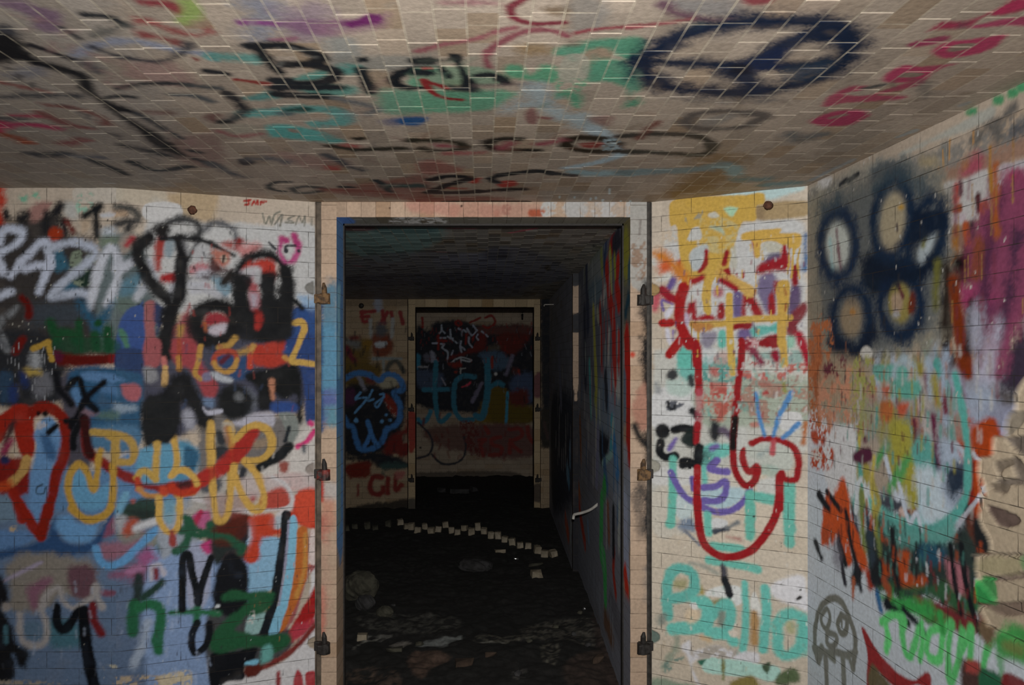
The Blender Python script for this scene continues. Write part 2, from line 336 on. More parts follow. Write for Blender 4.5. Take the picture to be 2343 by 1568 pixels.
  ('S',192,157,82,1,27.9,7.3,213,1236,256,1243,296,1208,307,1180),
  ('S',126,35,34,1,43,10.6,-114,1467,-110,1391,-98,1332,-58,1295,3,1247,86,1206,170,1178,221,1175),
  ('S',136,39,37,1,44,10.8,170,1174,235,1170,291,1180),
  ('S',162,41,35,1,56.6,11,300,1180,353,1212,415,1254,470,1308),
  ('S',159,43,36,1,64.4,11.2,470,1308,492,1345,524,1387),
  ('S',179,57,36,1,27.9,7.2,307,1180,278,1144,226,1152,205,1190),
  ('P',62,29,33,1,0,15.1,235,1188,282,1204,291,1176,239,1170),
  ('S',170,133,71,1,18.6,8.5,226,1138,291,1143),
  ('S',195,58,119,1,22.1,7.7,775,1423,782,1418),
  ('S',202,61,123,1,22.1,7.7,794,1388,760,1345,722,1322),
  ('P',173,74,66,1,0,12.6,594,1101,655,1145,688,1104,688,1065,599,1052),
  ('P',189,60,47,1,0,15.9,698,1026,712,1103,741,1135,806,1126,806,998),
  ('P',208,163,162,1,0,25.3,617,1196,736,1189,736,1136,665,1140),
  ('S',203,202,208,1,24.3,9.5,617,1186,655,1145,693,1089,688,1056,641,1030),
  ('S',202,200,207,1,19.1,9.3,451,1057,571,1044),
  ('P',145,77,69,1,0,12.6,646,1252,679,1256,679,1217,650,1213),
  ('P',87,94,102,1,0,12.7,741,1331,760,1325,755,1291,741,1297),
  ('P',160,78,79,1,0,12.5,520,1129,548,1128,543,1099,524,1095),
  ('P',166,168,171,0.7,0,18.3,248,1123,451,1119,451,1043,248,1058),
  ('P',84,18,15,1,0,11.6,-225,1734,-178,1725,-1,1725,-1,1689,-98,1676,-193,1681,-221,1698),
  ('P',114,27,27,1,0,7,-30,1723,-1,1723,-1,1689,-30,1689),
  ('P',40,59,100,1,0,7.1,3,1739,98,1739,98,1621,3,1644),
  ('P',151,82,88,1,0,8.9,107,1781,162,1781,162,1680,107,1680),
  ('P',134,136,143,1,0,11.9,107,1671,149,1662,149,1620,111,1611),
  ('P',43,83,117,1,0,14.6,-174,1623,-162,1654,-114,1674,-38,1676,44,1658,98,1621,98,1461,77,1343,-86,1350,-98,1466,-118,1538,-162,1557),
  ('P',85,124,169,1,0,11.7,-130,1641,-98,1651,-38,1649,3,1635,32,1617,3,1613,-58,1609,-106,1618),
  ('P',79,117,159,1,0,14.6,-70,1591,-1,1599,3,1554,-38,1568),
  ('P',75,115,150,1,0,17.6,-90,1430,77,1425,77,1343,-82,1349),
  ('P',163,92,101,1,0,10.6,19,1603,82,1598,94,1566,77,1534,40,1540,24,1576),
  ('P',133,152,172,1,0,17.7,-1,1522,65,1516,77,1498,3,1491),
  ('P',81,109,107,1,0,17.6,-58,1488,-1,1491,-1,1464,-66,1470),
  ('P',22,25,29,1,0,14.9,98,1534,221,1536,221,1374,115,1341,94,1415),
  ('P',95,151,184,1,0,11.9,86,1324,149,1349,221,1337,221,1203,86,1210),
  ('S',174,140,64,1,29.1,8.1,-13,1274,-11,1180,-17,1126,-34,1087,-86,1063,-138,1085,-162,1135,-174,1194,-162,1255,-130,1285,-102,1243,-82,1184,-70,1241,-66,1295,-56,1335),
  ('S',170,141,74,1,29.8,7.1,-86,1412,-38,1406,15,1395,53,1371,67,1325,53,1287,7,1287),
  ('S',170,141,74,1,32.5,7,-1,1391,-5,1292),
  ('P',170,141,74,1,0,7,-38,1402,-1,1396,-5,1373,-34,1383),
  ('S',188,155,82,1,27.6,7.2,153,1354,149,1299,149,1212),
  ('S',185,154,81,1,27.4,7.1,145,1212,119,1241,94,1246,75,1220),
  ('S',174,64,44,1,22.8,7.1,77,1215,82,1174),
  ('S',185,133,77,1,21.1,7.1,82,1174,119,1144,183,1145),
  ('P',187,70,48,1,0,8.4,198,1158,192,1144,179,1139,165,1145,160,1160,165,1175,179,1180,192,1173),
  ('S',190,157,83,1,25.3,8.4,166,1128,166,1050),
  ('P',43,64,58,1,0,14.8,24,1101,65,1130,149,1120,149,1046,19,1056),
  ('S',110,162,194,1,27.2,11.8,36,1154,7,1084),
  ('P',165,90,88,1,0,8.9,73,1125,70,1117,63,1114,56,1118,53,1126,56,1134,63,1137,70,1133),
  ('P',43,73,115,1,0,14.4,-430,963,-332,972,-283,994,-248,1004,-217,1086,-201,1010,-162,971,-98,974,-58,1016,-17,1094,-5,1066,-34,1005,-78,941,-138,924,-217,909,-263,936,-332,942,-430,929),
  ('S',180,145,66,1,29.1,8.1,-162,1113,-122,1070,-86,1056,-42,1073,-17,1107),
  ('P',140,100,120,1,0,17.7,-66,940,-17,968,32,964,65,997,98,1004,98,949,24,901,-38,889),
  ('P',133,83,113,1,0,23.6,-17,842,98,867,107,811,65,797,-1,822),
  ('P',115,71,91,1,0,10.5,-58,774,-5,768,-5,750,-50,750),
  ('P',127,127,124,1,0,17.7,3,1011,86,1009,86,973,24,964),
  ('P',127,77,103,1,0,11.7,-26,1049,-5,1066,-5,1003,-46,988),
  ('P',161,165,174,1,0,17.6,-5,1071,36,1059,28,1009,-1,1012),
  ('S',165,77,57,1,36.4,17.7,65,1043,44,1008),
  ('P',37,49,48,1,0,14.9,40,1090,149,1083,141,1056,86,1055),
  ('P',133,136,128,1,0,17.9,107,985,157,990,149,936,107,948),
  ('S',95,153,206,1,31.7,8.2,-74,941,-62,900,-30,870,15,879,65,920,107,962,149,1000),
  ('S',197,201,210,1,27.4,11.9,73,1015,141,1037),
  ('P',152,89,135,1,0,20.8,77,896,119,934,157,884,107,866),
  ('S',166,117,156,1,27.3,14.8,86,845,44,836),
  ('P',49,86,68,1,0,18,149,931,170,952,200,936,192,909,157,912),
  ('S',190,157,83,1,26.7,8.4,162,1091,174,1021,192,999,217,988),
  ('S',190,157,83,1,26.8,8.4,235,1086,235,1026,209,993,179,991),
  ('S',40,53,54,1,36.5,11.8,82,814,77,700),
  ('S',38,63,57,1,34.4,10.7,103,729,136,753,170,782),
  ('S',159,175,199,1,32,17.8,119,627,98,538,65,451),
  ('S',36,95,65,1,41.8,10.6,65,702,61,634,61,593),
  ('S',41,105,72,1,42.2,10.7,82,686,119,700,162,677,166,621,153,554,157,503),
  ('S',184,183,200,1,20.7,9.6,132,799,136,845,162,856,179,818),
  ('S',121,50,59,1,23,10.7,149,835,149,802),
  ('T',178,163,142,1,0,7.1,3,419,221,388,221,352,3,384),
  ('T',185,184,163,1,0,7,-42,471,-1,465,-1,447,-42,453),
  ('P',155,165,181,1,0,12.1,170,1053,291,1045,313,917,256,922,170,883),
  ('P',158,167,196,1,0,12.2,265,935,335,929,366,856,344,670,269,679,261,866),
  ('P',179,94,139,1,0,9.1,291,1054,353,1068,357,1017,322,982,287,1012),
  ('S',171,47,84,1,23.4,8.5,322,1061,296,1016),
  ('P',184,63,122,1,0,12.2,318,926,362,941,366,894,344,886),
  ('S',151,55,75,1,18.5,9.6,213,986,213,939),
  ('P',96,38,27,1,0,11.1,366,992,433,1011,451,1052,515,1038,515,1000,474,951,442,934,380,972),
  ('P',35,40,48,1,0,12.4,474,979,515,1000,515,866,488,869,497,915,451,938),
  ('P',136,180,214,1,0,6.3,515,938,646,927,641,845,617,712,515,713,515,818),
  ('P',188,66,44,1,0,13.7,524,1028,599,1027,599,979,646,976,655,936,580,942,561,910,561,852,534,826,497,844,520,890,543,950,543,1007),
  ('P',191,63,43,1,0,9.6,679,1036,806,1037,806,958,760,962,727,984,698,1016),
  ('P',180,178,196,1,0,9.3,515,1014,543,1003,534,936,520,899,515,938),
  ('P',170,184,198,1,0,7.6,599,1003,660,1028,655,975,622,968),
  ('P',39,48,49,1,0,15.4,371,936,451,934,488,883,433,888,388,830,371,870),
  ('P',20,23,29,1,0,12.3,380,803,415,866,451,881,488,854,515,809,515,723,511,628,433,613,371,663,375,761),
  ('S',38,86,65,1,35.1,10.9,274,1032,282,989,318,963,375,982),
  ('S',40,88,67,1,34.8,10.9,248,992,278,985,256,922,222,906),
  ('S',38,85,64,1,34.1,11.1,357,1007,380,958,442,939,488,897,483,883),
  ('P',143,180,183,1,0,7.5,515,598,589,609,561,526,506,528),
  ('S',24,29,36,1,41.1,5,672,1027,665,926,646,806,627,687,603,593,580,523),
  ('P',129,187,219,1,0,3.8,688,1002,719,999,712,810,688,656,655,538,617,509,599,526,636,637,669,784),
  ('S',147,149,175,1,10.7,5.1,684,997,669,814,641,637),
  ('P',183,104,51,1,0,5.1,722,960,765,957,765,765,746,699,703,581,660,523,646,530,679,633,707,776,715,897),
  ('S',191,138,71,1,22,9.5,755,933,751,786,717,663),
  ('P',156,86,89,1,0,7.6,770,932,802,939,802,801,765,746,712,580,669,522,679,550,741,689,765,765),
  ('T',214,201,201,1,0,5.1,775,941,802,939,802,801,770,765),
  ('P',159,35,36,1,0,9.6,780,675,806,722,806,594,760,525,688,510,712,565),
  ('P',179,61,77,1,0,15.9,707,537,804,555,751,492,693,475),
  ('S',124,51,49,1,24.3,8.8,799,531,712,443,617,388,506,366),
  ('P',93,39,32,1,0,7.5,502,390,571,390,552,345,502,342),
  ('P',19,22,28,1,0,7.4,362,461,451,459,548,465,538,418,497,400,497,338,433,338,362,316),
  ('P',37,88,59,1,0,11.2,406,706,451,725,506,709,617,698,622,663,599,627,548,604,506,609,488,583,461,548,571,515,665,508,693,480,665,450,599,430,548,470,451,464,366,470,362,541,415,591,479,641,506,671,415,676),
  ('P',106,170,168,1,0,12.5,571,457,608,472,608,409,566,395),
  ('P',125,190,221,1,0,6.2,502,409,552,412,548,393,502,395),
  ('S',46,110,76,1,23.3,10.9,205,654,300,647,393,627),
  ('S',45,108,75,1,25.7,10.9,309,660,304,605),
  ('S',18,22,27,1,30.3,5.5,250,662,250,774,254,875,274,888,282,840,304,745,313,683,322,743,344,811,362,866),
  ('S',20,24,30,1,28.1,5.5,309,599,287,546,296,475,335,493,357,547,357,589),
  ('S',148,54,58,1,19.4,9.4,639,342,639,279),
  ('P',172,63,71,1,0,6.4,703,264,717,345,741,317,741,259),
  ('P',177,66,73,1,0,6.4,755,325,804,323,804,249,765,255),
  ('T',205,194,170,1,0,8.4,170,400,278,403,278,333,170,349),
  ('T',200,209,217,1,0,4.9,380,666,402,664,402,635,380,638),
  ('T',207,205,204,1,0,5,515,613,538,625,538,572,506,576),
  ('D',155,155,149,1,3.1,1.7,-408,2310,192,1777,60,1,6,30),
  ('D',23,25,28,1,4.4,2.3,-408,2288,107,1913,40,2,12,40),
  ('D',173,174,169,0.6,2.2,1.7,-408,1776,192,1089,24,4,4,40),
  ('D',26,28,32,0.8,3.1,2.3,-408,1776,192,1089,24,5,18,15),
  ('D',160,158,155,0.6,2.4,1.9,170,2237,794,1748,30,6,6,40),
  ('D',21,22,25,0.8,4.7,3.7,170,2260,665,1781,30,7,19,30),
  ('D',147,56,52,0.7,7.6,4.9,256,2195,617,1780,16,8,28,30),
  ('D',171,169,165,0.6,2.4,1.9,170,1781,799,1048,36,9,6,40),
  ('D',146,70,66,0.7,8.5,4.9,170,1781,712,1493,10,10,33,30),
  ('D',54,70,100,0.6,9.5,6.2,213,1782,760,1473,14,11,38,30),
  ('D',186,185,185,0.6,7.7,5,366,1477,794,1098,20,12,29,40),
  ('D',42,45,50,0.7,5.8,3.7,366,1477,760,1100,14,13,29,30),
  ('D',187,185,174,0.6,2.2,1.7,-408,948,221,352,30,14,5,40),
  ('D',66,70,81,0.5,5.4,3.5,-408,927,192,387,30,15,31,12),
  ('D',157,171,195,0.5,8.1,5.8,-294,851,221,352,24,16,40,20),
  ('D',204,212,218,0.6,2.4,1.9,170,943,799,299,36,17,6,40),
  ('D',51,52,61,0.7,4.3,2.5,170,920,760,305,24,18,19,20),
  ('D',173,191,224,0.5,8.4,6.1,170,897,371,361,20,19,42,20),
  ('D',201,113,71,0.6,3.9,2.5,524,961,799,496,14,20,24,15),
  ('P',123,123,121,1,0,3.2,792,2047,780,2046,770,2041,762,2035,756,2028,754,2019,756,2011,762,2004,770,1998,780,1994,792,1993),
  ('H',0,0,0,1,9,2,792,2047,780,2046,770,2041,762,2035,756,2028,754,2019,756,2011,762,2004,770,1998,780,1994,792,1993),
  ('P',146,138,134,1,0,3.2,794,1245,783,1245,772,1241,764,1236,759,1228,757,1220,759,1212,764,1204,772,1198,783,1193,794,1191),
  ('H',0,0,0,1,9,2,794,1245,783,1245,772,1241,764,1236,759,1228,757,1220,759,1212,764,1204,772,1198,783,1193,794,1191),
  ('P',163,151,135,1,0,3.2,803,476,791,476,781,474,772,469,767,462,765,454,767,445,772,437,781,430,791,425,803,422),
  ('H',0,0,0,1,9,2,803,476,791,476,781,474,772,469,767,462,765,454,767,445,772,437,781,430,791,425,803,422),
  ('P',190,178,180,0.8,0,13.9,470,1187,612,1202,801,1192,801,1125,685,1143,612,1115,480,1123),
  ('P',173,74,64,1,0,12.5,571,1118,653,1145,690,1100,674,1058,581,1054),
  ('P',202,78,56,1,0,12.6,716,1117,807,1125,807,1006,758,966,711,1034),
  ('S',198,198,204,1,13.8,6.9,612,1195,669,1160,700,1094,664,1056,550,1054,470,1065),
  ('S',198,197,203,1,12.4,6.7,293,1120,351,1100),
  ('P',142,78,78,0.35,0,13.6,341,1132,470,1124,510,1069,470,1030,361,1038),
  ('P',43,48,56,1,0,10.8,385,1399,415,1393,415,1346,390,1352),
  ('P',43,48,56,1,0,9.5,380,1332,430,1325,425,1283,385,1285),
  ('P',166,163,159,0.8,0,9.5,405,1440,450,1428,450,1366,420,1377),
  ('S',199,162,85,1,25,6.8,366,1420,368,1306,372,1151,385,1036,407,1011,430,1054,450,1198,460,1302,435,1408),
  ('S',159,102,60,0.7,20.9,10.8,422,1413,440,1345),
  ('S',166,45,40,0.92,52,12.2,312,1196,380,1233,450,1292,495,1353),
  ('P',159,43,38,1,0,12.3,450,1313,490,1390,550,1404,545,1362,500,1290,460,1261),
  ('S',191,156,81,1,27.5,6.9,465,1365,510,1411,560,1420,601,1387,614,1338,581,1281,510,1264),
  ('S',200,162,85,1,26.3,6.8,500,1271,550,1204,579,1117,571,1056,530,1057,485,1134,458,1208,455,1250),
  ('S',204,166,88,1,24.4,6.6,160,1133,162,1042,202,986,237,1026,240,1133),
  ('P',118,166,187,0.7,0,9.2,181,1122,221,1119,216,1038,198,1019,177,1051),
  ('S',179,56,36,1,28.7,8,207,1171,245,1146,298,1155,312,1185),
  ('S',193,158,83,1,24.4,6.6,216,1364,228,1282,213,1232),
  ('S',201,164,87,1,24.6,6.7,207,1220,245,1240,293,1212,307,1180),
  ('S',151,66,61,1,20.4,10.6,209,988,213,936),
  ('P',82,35,27,0.8,0,12.2,371,996,510,1027,500,944,410,909,371,944),
  ('S',38,86,65,1,26.9,10.8,264,1045,293,1001,351,966,430,949,500,891),
  ('P',188,66,44,0.9,0,12.4,520,1026,612,1036,622,955,601,935,550,961,560,886,530,831,500,860,530,941),
  ('S',189,155,82,1,25.8,5.6,703,1864,737,1872,750,1840,732,1791,711,1737,697,1696,742,1691,793,1681),
  ('S',171,174,184,0.9,26.8,10.7,283,2002,332,1996,390,1975),
  ('S',17,19,23,1,60.8,13.6,495,2041,480,1988,490,1936),
  ('S',19,21,25,1,64.2,16.7,669,2090,679,1994,669,1844),
  ('P',21,23,27,1,0,16.6,550,2069,632,2072,622,1971,581,1970),
  ('P',19,21,25,0.9,0,16.4,470,1872,550,1905,550,1800,490,1789),
  ('P',20,22,26,0.9,0,13.9,601,1938,674,1940,664,1790,612,1801),
  ('P',154,44,40,1,0,11,540,1895,566,1895,560,1837,542,1842),
  ('S',182,185,192,0.8,23.2,12.3,510,2083,550,2096,550,2043),
 ],
 'JL': [
  ('P',77,127,156,0.9,0,29.5,-5,1910,19,2028,74,2028,74,1733,-5,1733),
  ('P',92,143,176,1,0,24.6,-10,1836,74,1836,74,1550,-10,1550),
  ('P',92,107,162,1,0,29.5,-10,1550,74,1550,74,1472,-10,1413),
  ('P',98,144,164,1,0,24.6,24,1491,74,1491,74,1413,29,1422),
  ('S',48,77,119,1,24.6,12.3,-5,1935,-5,1541,-3,1393),
  ('P',188,186,187,0.8,0,19.7,-5,1156,74,1156,74,1088,-5,1088),
  ('S',182,61,53,1,22.2,9.8,0,1161,0,1083),
  ('P',201,120,97,0.5,0,29.5,-5,1078,54,1078,54,969,-5,969),
  ('S',185,80,70,0.8,29.5,22.2,0,998,5,915),
  ('S',207,103,90,0.7,24.6,19.7,0,683,5,570,5,506),
  ('P',190,146,132,0.4,0,34.5,-5,989,34,989,34,595,-5,595),
 ],
 'JLR': [
  ('P',139,223,241,0.9,0,70.1,-350,1889,-240,2005,32,2031,32,1733,-350,1729),
  ('P',161,241,241,1,0,58.5,-371,1821,32,1837,32,1549,-371,1567),
  ('P',166,190,241,1,0,70.2,-371,1567,32,1549,32,1470,-371,1443),
  ('P',169,241,241,1,0,60,-217,1504,32,1489,32,1410,-194,1438),
  ('P',241,241,241,0.8,0,47,-350,1212,32,1152,32,1082,-350,1150),
  ('P',241,205,167,0.5,0,69.4,-350,1141,-72,1091,-72,985,-350,1043),
  ('P',89,148,210,0.9,0,37.9,-24,2341,196,2382,196,935,-24,982),
  ('S',153,211,241,1,67.6,25,55,2016,55,1665),
  ('S',132,161,170,1,90.1,25,55,1315,55,985),
 ],
 'WR1': [
  ('P',199,202,205,1,0,14.5,87,2217,222,2207,448,2279,615,2264,633,2108,597,1676,139,1674,129,1934,60,2177),
  ('T',207,209,207,1,0,8.5,6,2155,87,2129,92,2055,6,2054),
  ('T',200,201,199,1,0,8.4,65,2292,113,2278,118,2142,65,2188),
  ('P',197,200,197,1,0,14.6,87,1754,649,1750,651,1367,495,1290,400,1184,150,957,3,957,3,1311,11,1676),
  ('P',222,213,197,0.5,0,23.2,3,1117,651,1172,651,387,3,249),
  ('P',186,213,218,1,0,11.4,317,2412,381,2415,606,2402,633,2392,606,2376,472,2360,381,2380,317,2392),
  ('P',171,150,115,1,0,8.4,448,2338,633,2339,633,2277,448,2284),
  ('P',138,119,94,0.7,0,11.4,446,2329,477,2330,477,2286,446,2284),
  ('P',213,217,222,1,0,7.2,6,1549,170,1609,201,1538,201,1414,11,1406),
  ('P',185,206,203,1,0,12,76,1613,170,1614,170,1552,87,1551),
  ('P',119,189,183,1,0,14.9,124,1744,191,1743,196,1630,124,1635),
  ('P',105,175,171,1,0,17.5,227,1707,352,1707,352,1662,222,1661),
  ('P',185,109,105,1,0,14.6,262,1666,317,1672,332,1627,272,1631),
  ('P',166,179,167,1,0,17.1,222,1615,646,1620,646,1443,458,1425,222,1426),
  ('T',188,128,113,1,0,11.7,227,1590,352,1592,342,1501,302,1439,227,1477),
  ('T',118,166,158,1,0,11.3,396,1592,588,1610,633,1491,400,1483),
  ('P',165,61,63,1,0,14.1,472,1559,491,1584,523,1585,537,1561),
  ('P',167,73,68,1,0,17.3,337,1501,362,1542,400,1553,400,1513,371,1487),
  ('T',185,119,112,1,0,9.3,222,1610,352,1612,352,1551,222,1548),
  ('T',100,158,154,1,0,9.3,222,1707,400,1707,400,1617,222,1615),
  ('T',183,107,101,1,0,9,405,1692,646,1688,646,1625,405,1622),
  ('T',149,178,175,1,0,7.9,458,1732,615,1741,615,1688,458,1687),
  ('T',166,137,125,1,0,10.1,400,1592,646,1597,646,1491,448,1445),
  ('T',176,90,84,1,0,8.1,272,1570,332,1581,332,1491,282,1458),
  ('P',179,102,91,0.7,0,10.5,262,1544,302,1520,332,1541,322,1470,292,1439,282,1484),
  ('P',165,86,80,0.6,0,11.3,429,1613,495,1619,509,1594,448,1593),
  ('P',186,110,100,0.8,0,8,420,1439,448,1445,463,1431,429,1424),
  ('P',207,214,221,0.7,0,11.7,222,1753,282,1743,272,1692,227,1697),
  ('P',198,161,158,0.7,0,11.6,282,1722,332,1732,332,1687,282,1687),
  ('P',213,216,218,1,0,9,3,1221,181,1238,181,1166,3,1157),
  ('P',205,209,208,1,0,11.3,463,1208,533,1224,519,1149,448,1153),
  ('P',180,209,222,1,0,11.6,222,1149,400,1164,352,1084,242,1084),
  ('P',199,226,236,0.7,0,14.9,97,1159,181,1099,170,1010,108,1035),
  ('P',202,207,208,0.5,0,8.6,322,1399,400,1423,400,1333,342,1330),
  ('P',116,197,190,1,0,11.7,222,1333,352,1346,342,1305,282,1276,252,1248,247,1177,222,1180),
  ('P',105,94,142,1,0,14.4,352,1996,391,1994,391,1880,352,1881),
  ('P',116,107,143,1,0,14.1,463,2046,514,2053,519,1969,495,1896,472,1922,448,1997),
  ('P',95,79,115,1,0,13.9,579,1996,619,1999,606,1893,570,1894),
  ('P',113,98,148,1,0,14.3,376,1830,424,1829,424,1789,376,1785),
  ('P',98,88,128,0.7,0,14.7,222,1813,282,1812,262,1756,227,1761),
  ('P',99,179,174,1,0,11.3,429,1839,495,1842,533,1861,533,1817,495,1813,448,1799,429,1809),
  ('P',104,186,176,1,0,8.1,297,1822,322,1821,322,1761,292,1761),
  ('P',106,191,180,1,0,11.9,124,1736,170,1767,181,1674,124,1674),
  ('P',149,195,179,1,0,10,570,1797,597,1801,592,1753,565,1753),
  ('S',77,113,159,1,19.2,13.8,637,2204,637,2108,633,2060),
  ('P',92,88,121,1,0,16.9,477,2119,542,2144,542,2105,486,2089),
  ('P',167,34,45,1,0,10.8,113,2122,134,2141,139,2089,124,2090),
  ('P',149,29,40,1,0,14.1,458,2100,523,2116,547,2143,560,2162,574,2122,574,2069,519,2067,448,2056),
  ('S',134,25,35,1,29,8.9,597,2072,597,2014),
  ('S',150,30,40,1,24.8,8,436,2191,436,2136),
  ('P',149,34,40,1,0,11.4,396,1974,434,1968,472,1892,439,1883,410,1934,405,1889,386,1890),
  ('P',150,34,41,1,0,8.5,495,1965,519,1969,523,1891,495,1892),
  ('P',139,26,36,1,0,11.2,519,2018,542,2017,523,1969,514,1969),
  ('P',149,34,40,1,0,11.6,292,1938,317,1942,317,1877,287,1877),
  ('P',156,35,43,1,0,11.8,160,1943,201,1952,201,1890,252,1904,272,1873,170,1875),
  ('P',172,71,84,0.8,0,14.6,317,1988,310,1970,292,1964,275,1972,267,1990,275,2008,292,2014,310,2006),
  ('P',126,51,59,1,0,11.1,574,1875,633,1935,642,1901,610,1845,610,1806,565,1812),
  ('P',138,28,36,1,0,8.5,453,1779,528,1807,533,1754,463,1754),
  ('P',147,35,54,1,0,11.4,376,1775,439,1789,448,1754,381,1740),
  ('S',161,33,52,1,33.6,11.1,610,1806,633,1738,651,1686),
  ('P',144,28,53,1,0,11.2,500,1734,533,1744,537,1695,514,1695),
  ('T',204,173,178,1,0,4.6,405,1795,448,1799,453,1754,410,1760),
  ('S',130,46,72,1,29.7,14.2,434,1735,463,1695),
  ('P',138,28,36,1,0,8,352,1856,424,1859,424,1834,381,1830,352,1826),
  ('P',201,168,84,1,0,5.2,81,2375,113,2403,150,2409,222,2402,381,2390,472,2390,477,2345,446,2338,444,2279,396,2279,381,2255,366,2216,352,2157,337,2088,352,2046,400,2024,439,1992,424,1968,391,1985,342,2017,302,2044,272,2041,262,1980,262,1899,232,1905,222,1971,227,2043,181,2025,139,2016,134,2110,124,2183,113,2283,87,2291),
  ('P',197,200,201,1,0,4.7,163,2232,181,2267,212,2269,219,2218,165,2218),
  ('P',183,192,198,1,0,7.1,170,2149,191,2184,242,2195,252,2164,232,2124,222,2089,181,2087),
  ('P',197,199,193,1,0,5.8,252,2322,277,2330,297,2308,262,2308),
  ('P',174,216,188,1,0,6.9,317,2341,371,2338,347,2303),
  ('T',153,149,131,1,0,4.8,150,2332,160,2295,150,2285),
  ('T',158,153,135,1,0,4.7,186,2308,227,2345,222,2310),
  ('P',156,195,192,0.7,0,8.2,257,2271,302,2262,317,2230,302,2241),
  ('P',197,200,203,1,0,8,374,2195,424,2197,444,2101,429,2052,405,2054,381,2105),
  ('P',181,180,161,0.6,0,6.9,342,2158,362,2176,366,2096,347,2077),
  ('T',184,202,183,0.35,0,4.7,222,2320,371,2266,352,2157,232,2176),
  ('P',204,168,85,1,0,5.6,391,2229,448,2239,537,2237,542,2217,615,2211,615,2158,592,2150,560,2162,514,2185,467,2183,463,2129,439,2126,429,2191,391,2199),
  ('P',190,190,179,1,0,5.6,481,2182,514,2185,551,2162,542,2144,472,2149),
  ('S',149,29,40,1,24.3,7.8,558,2157,556,2113),
  ('S',197,164,82,1,7.3,2.2,574,2161,574,2078),
  ('S',197,164,82,1,7.3,2.2,588,2160,588,2111,583,2034),
  ('S',192,159,79,1,7.2,2.2,615,2148,606,2100,613,2028),
  ('S',197,164,82,1,7.2,2.2,597,2159,595,2130),
  ('S',202,167,84,1,7.7,2.4,206,1828,209,1756),
  ('S',210,175,88,1,7.6,2.3,287,2050,287,2030),
  ('S',202,167,84,1,7.5,2.3,410,1979,410,1959),
  ('P',196,162,82,1,0,4.5,523,1988,537,2022,574,2020,576,1952,565,1880,565,1846,556,1763,533,1754,528,1822,528,1920),
  ('S',200,166,84,1,29.2,4.5,551,1773,556,1685),
  ('S',197,163,82,1,27.6,5.8,181,1855,302,1854,391,1870,574,1872),
  ('P',183,130,76,1,0,8.8,173,1860,252,1858,262,1832,201,1823),
  ('S',205,171,85,1,30.2,4.6,337,1972,337,1876,342,1775,347,1685),
  ('S',203,175,91,1,25.1,4.6,344,1783,352,1647),
  ('S',203,130,57,1,52.2,24,33,2164,87,2123,160,2046),
  ('P',206,98,57,1,0,24.1,87,2108,79,2090,60,2083,41,2092,33,2111,41,2129,60,2136,79,2127),
  ('S',203,168,97,1,42.6,10.4,302,2069,366,2026,424,1983),
  ('S',147,31,39,1,20.5,8.2,242,2165,237,2114,212,2080),
  ('S',143,30,38,1,22.7,8.1,327,2154,317,2109),
  ('T',154,33,42,1,0,4.6,362,2061,396,2084,396,2039),
  ('S',150,29,42,1,27.7,9.3,302,2039,362,2001),
  ('S',156,38,49,1,30.8,11.8,186,2040,222,2053),
  ('P',148,29,37,1,0,5.8,312,2079,337,2088,342,2057),
  ('P',194,94,108,1,0,18.2,6,1996,49,1989,33,1927,6,1922),
  ('S',114,99,163,1,13.6,6,55,1921,49,1963,97,1945),
  ('S',102,85,151,1,26.1,12,97,2050,81,2019),
  ('S',152,32,49,1,39.2,10.8,49,2010,81,1977,124,1955),
  ('S',161,32,34,1,49.2,7.2,144,2016,129,1960,126,1882,147,1814,173,1767),
  ('S',165,33,34,1,36.7,6,49,1863,87,1865),
  ('S',163,32,34,1,40.6,6,81,1726,118,1773,139,1799),
  ('S',154,31,35,1,41.2,7.1,160,1778,196,1767,201,1685),
  ('P',214,216,232,1,0,8.4,60,1905,81,1935,102,1940,97,1909,71,1883),
  ('P',211,212,229,1,0,7.2,63,1836,81,1836,92,1784,81,1768,65,1800),
  ('P',191,177,202,1,0,7.1,150,1902,165,1891,165,1850,155,1850),
  ('S',135,119,175,1,10.4,6,97,1830,97,1789),
  ('P',49,52,56,1,0,12,117,1637,110,1622,95,1615,79,1621,72,1637,79,1652,95,1659,110,1653),
  ('S',47,50,55,1,23.2,11.9,176,1625,181,1599),
  ('T',92,97,108,1,0,7.2,71,1524,150,1516,108,1483,71,1482),
  ('S',38,41,47,1,13.6,6,76,1519,81,1493,102,1488,105,1504),
  ('S',156,161,166,1,21.1,15.2,22,1597,33,1565),
  ('S',32,35,40,1,37.1,11.8,181,1483,201,1463),
  ('P',25,28,33,1,0,8.5,85,1391,75,1368,52,1357,28,1365,19,1388,28,1412,52,1422,75,1414),
  ('S',25,28,33,1,36.3,7.2,102,1397,139,1407,186,1403),
  ('P',25,38,39,1,0,10.7,134,1354,160,1397,201,1404,201,1332,160,1330),
  ('S',24,27,32,1,36.7,6,44,1339,39,1297,65,1277,108,1285),
  ('S',118,104,172,1,20.9,9,108,1358,81,1310),
  ('P',38,41,47,1,0,17.5,262,1442,297,1434,302,1388,282,1357,257,1376),
  ('S',93,81,105,1,30.2,17.4,312,1409,347,1380),
  ('S',119,105,174,1,25.4,10.5,262,1325,287,1337),
  ('S',112,193,181,1,33.9,8.4,97,1269,92,1107,89,1013),
  ('S',113,197,183,1,33.9,8.4,97,1115,89,994),
  ('P',113,197,183,1,0,8.4,107,988,101,972,86,965,70,969,64,983,70,999,86,1007,101,1002),
  ('S',113,100,178,1,31.4,5.8,287,1276,257,1238,327,1231),
  ('S',112,100,177,1,28.4,5.8,227,1157,282,1167,320,1190,320,1137,287,1106,229,1101),
  ('S',111,99,176,1,25.8,5.9,183,1192,186,1146),
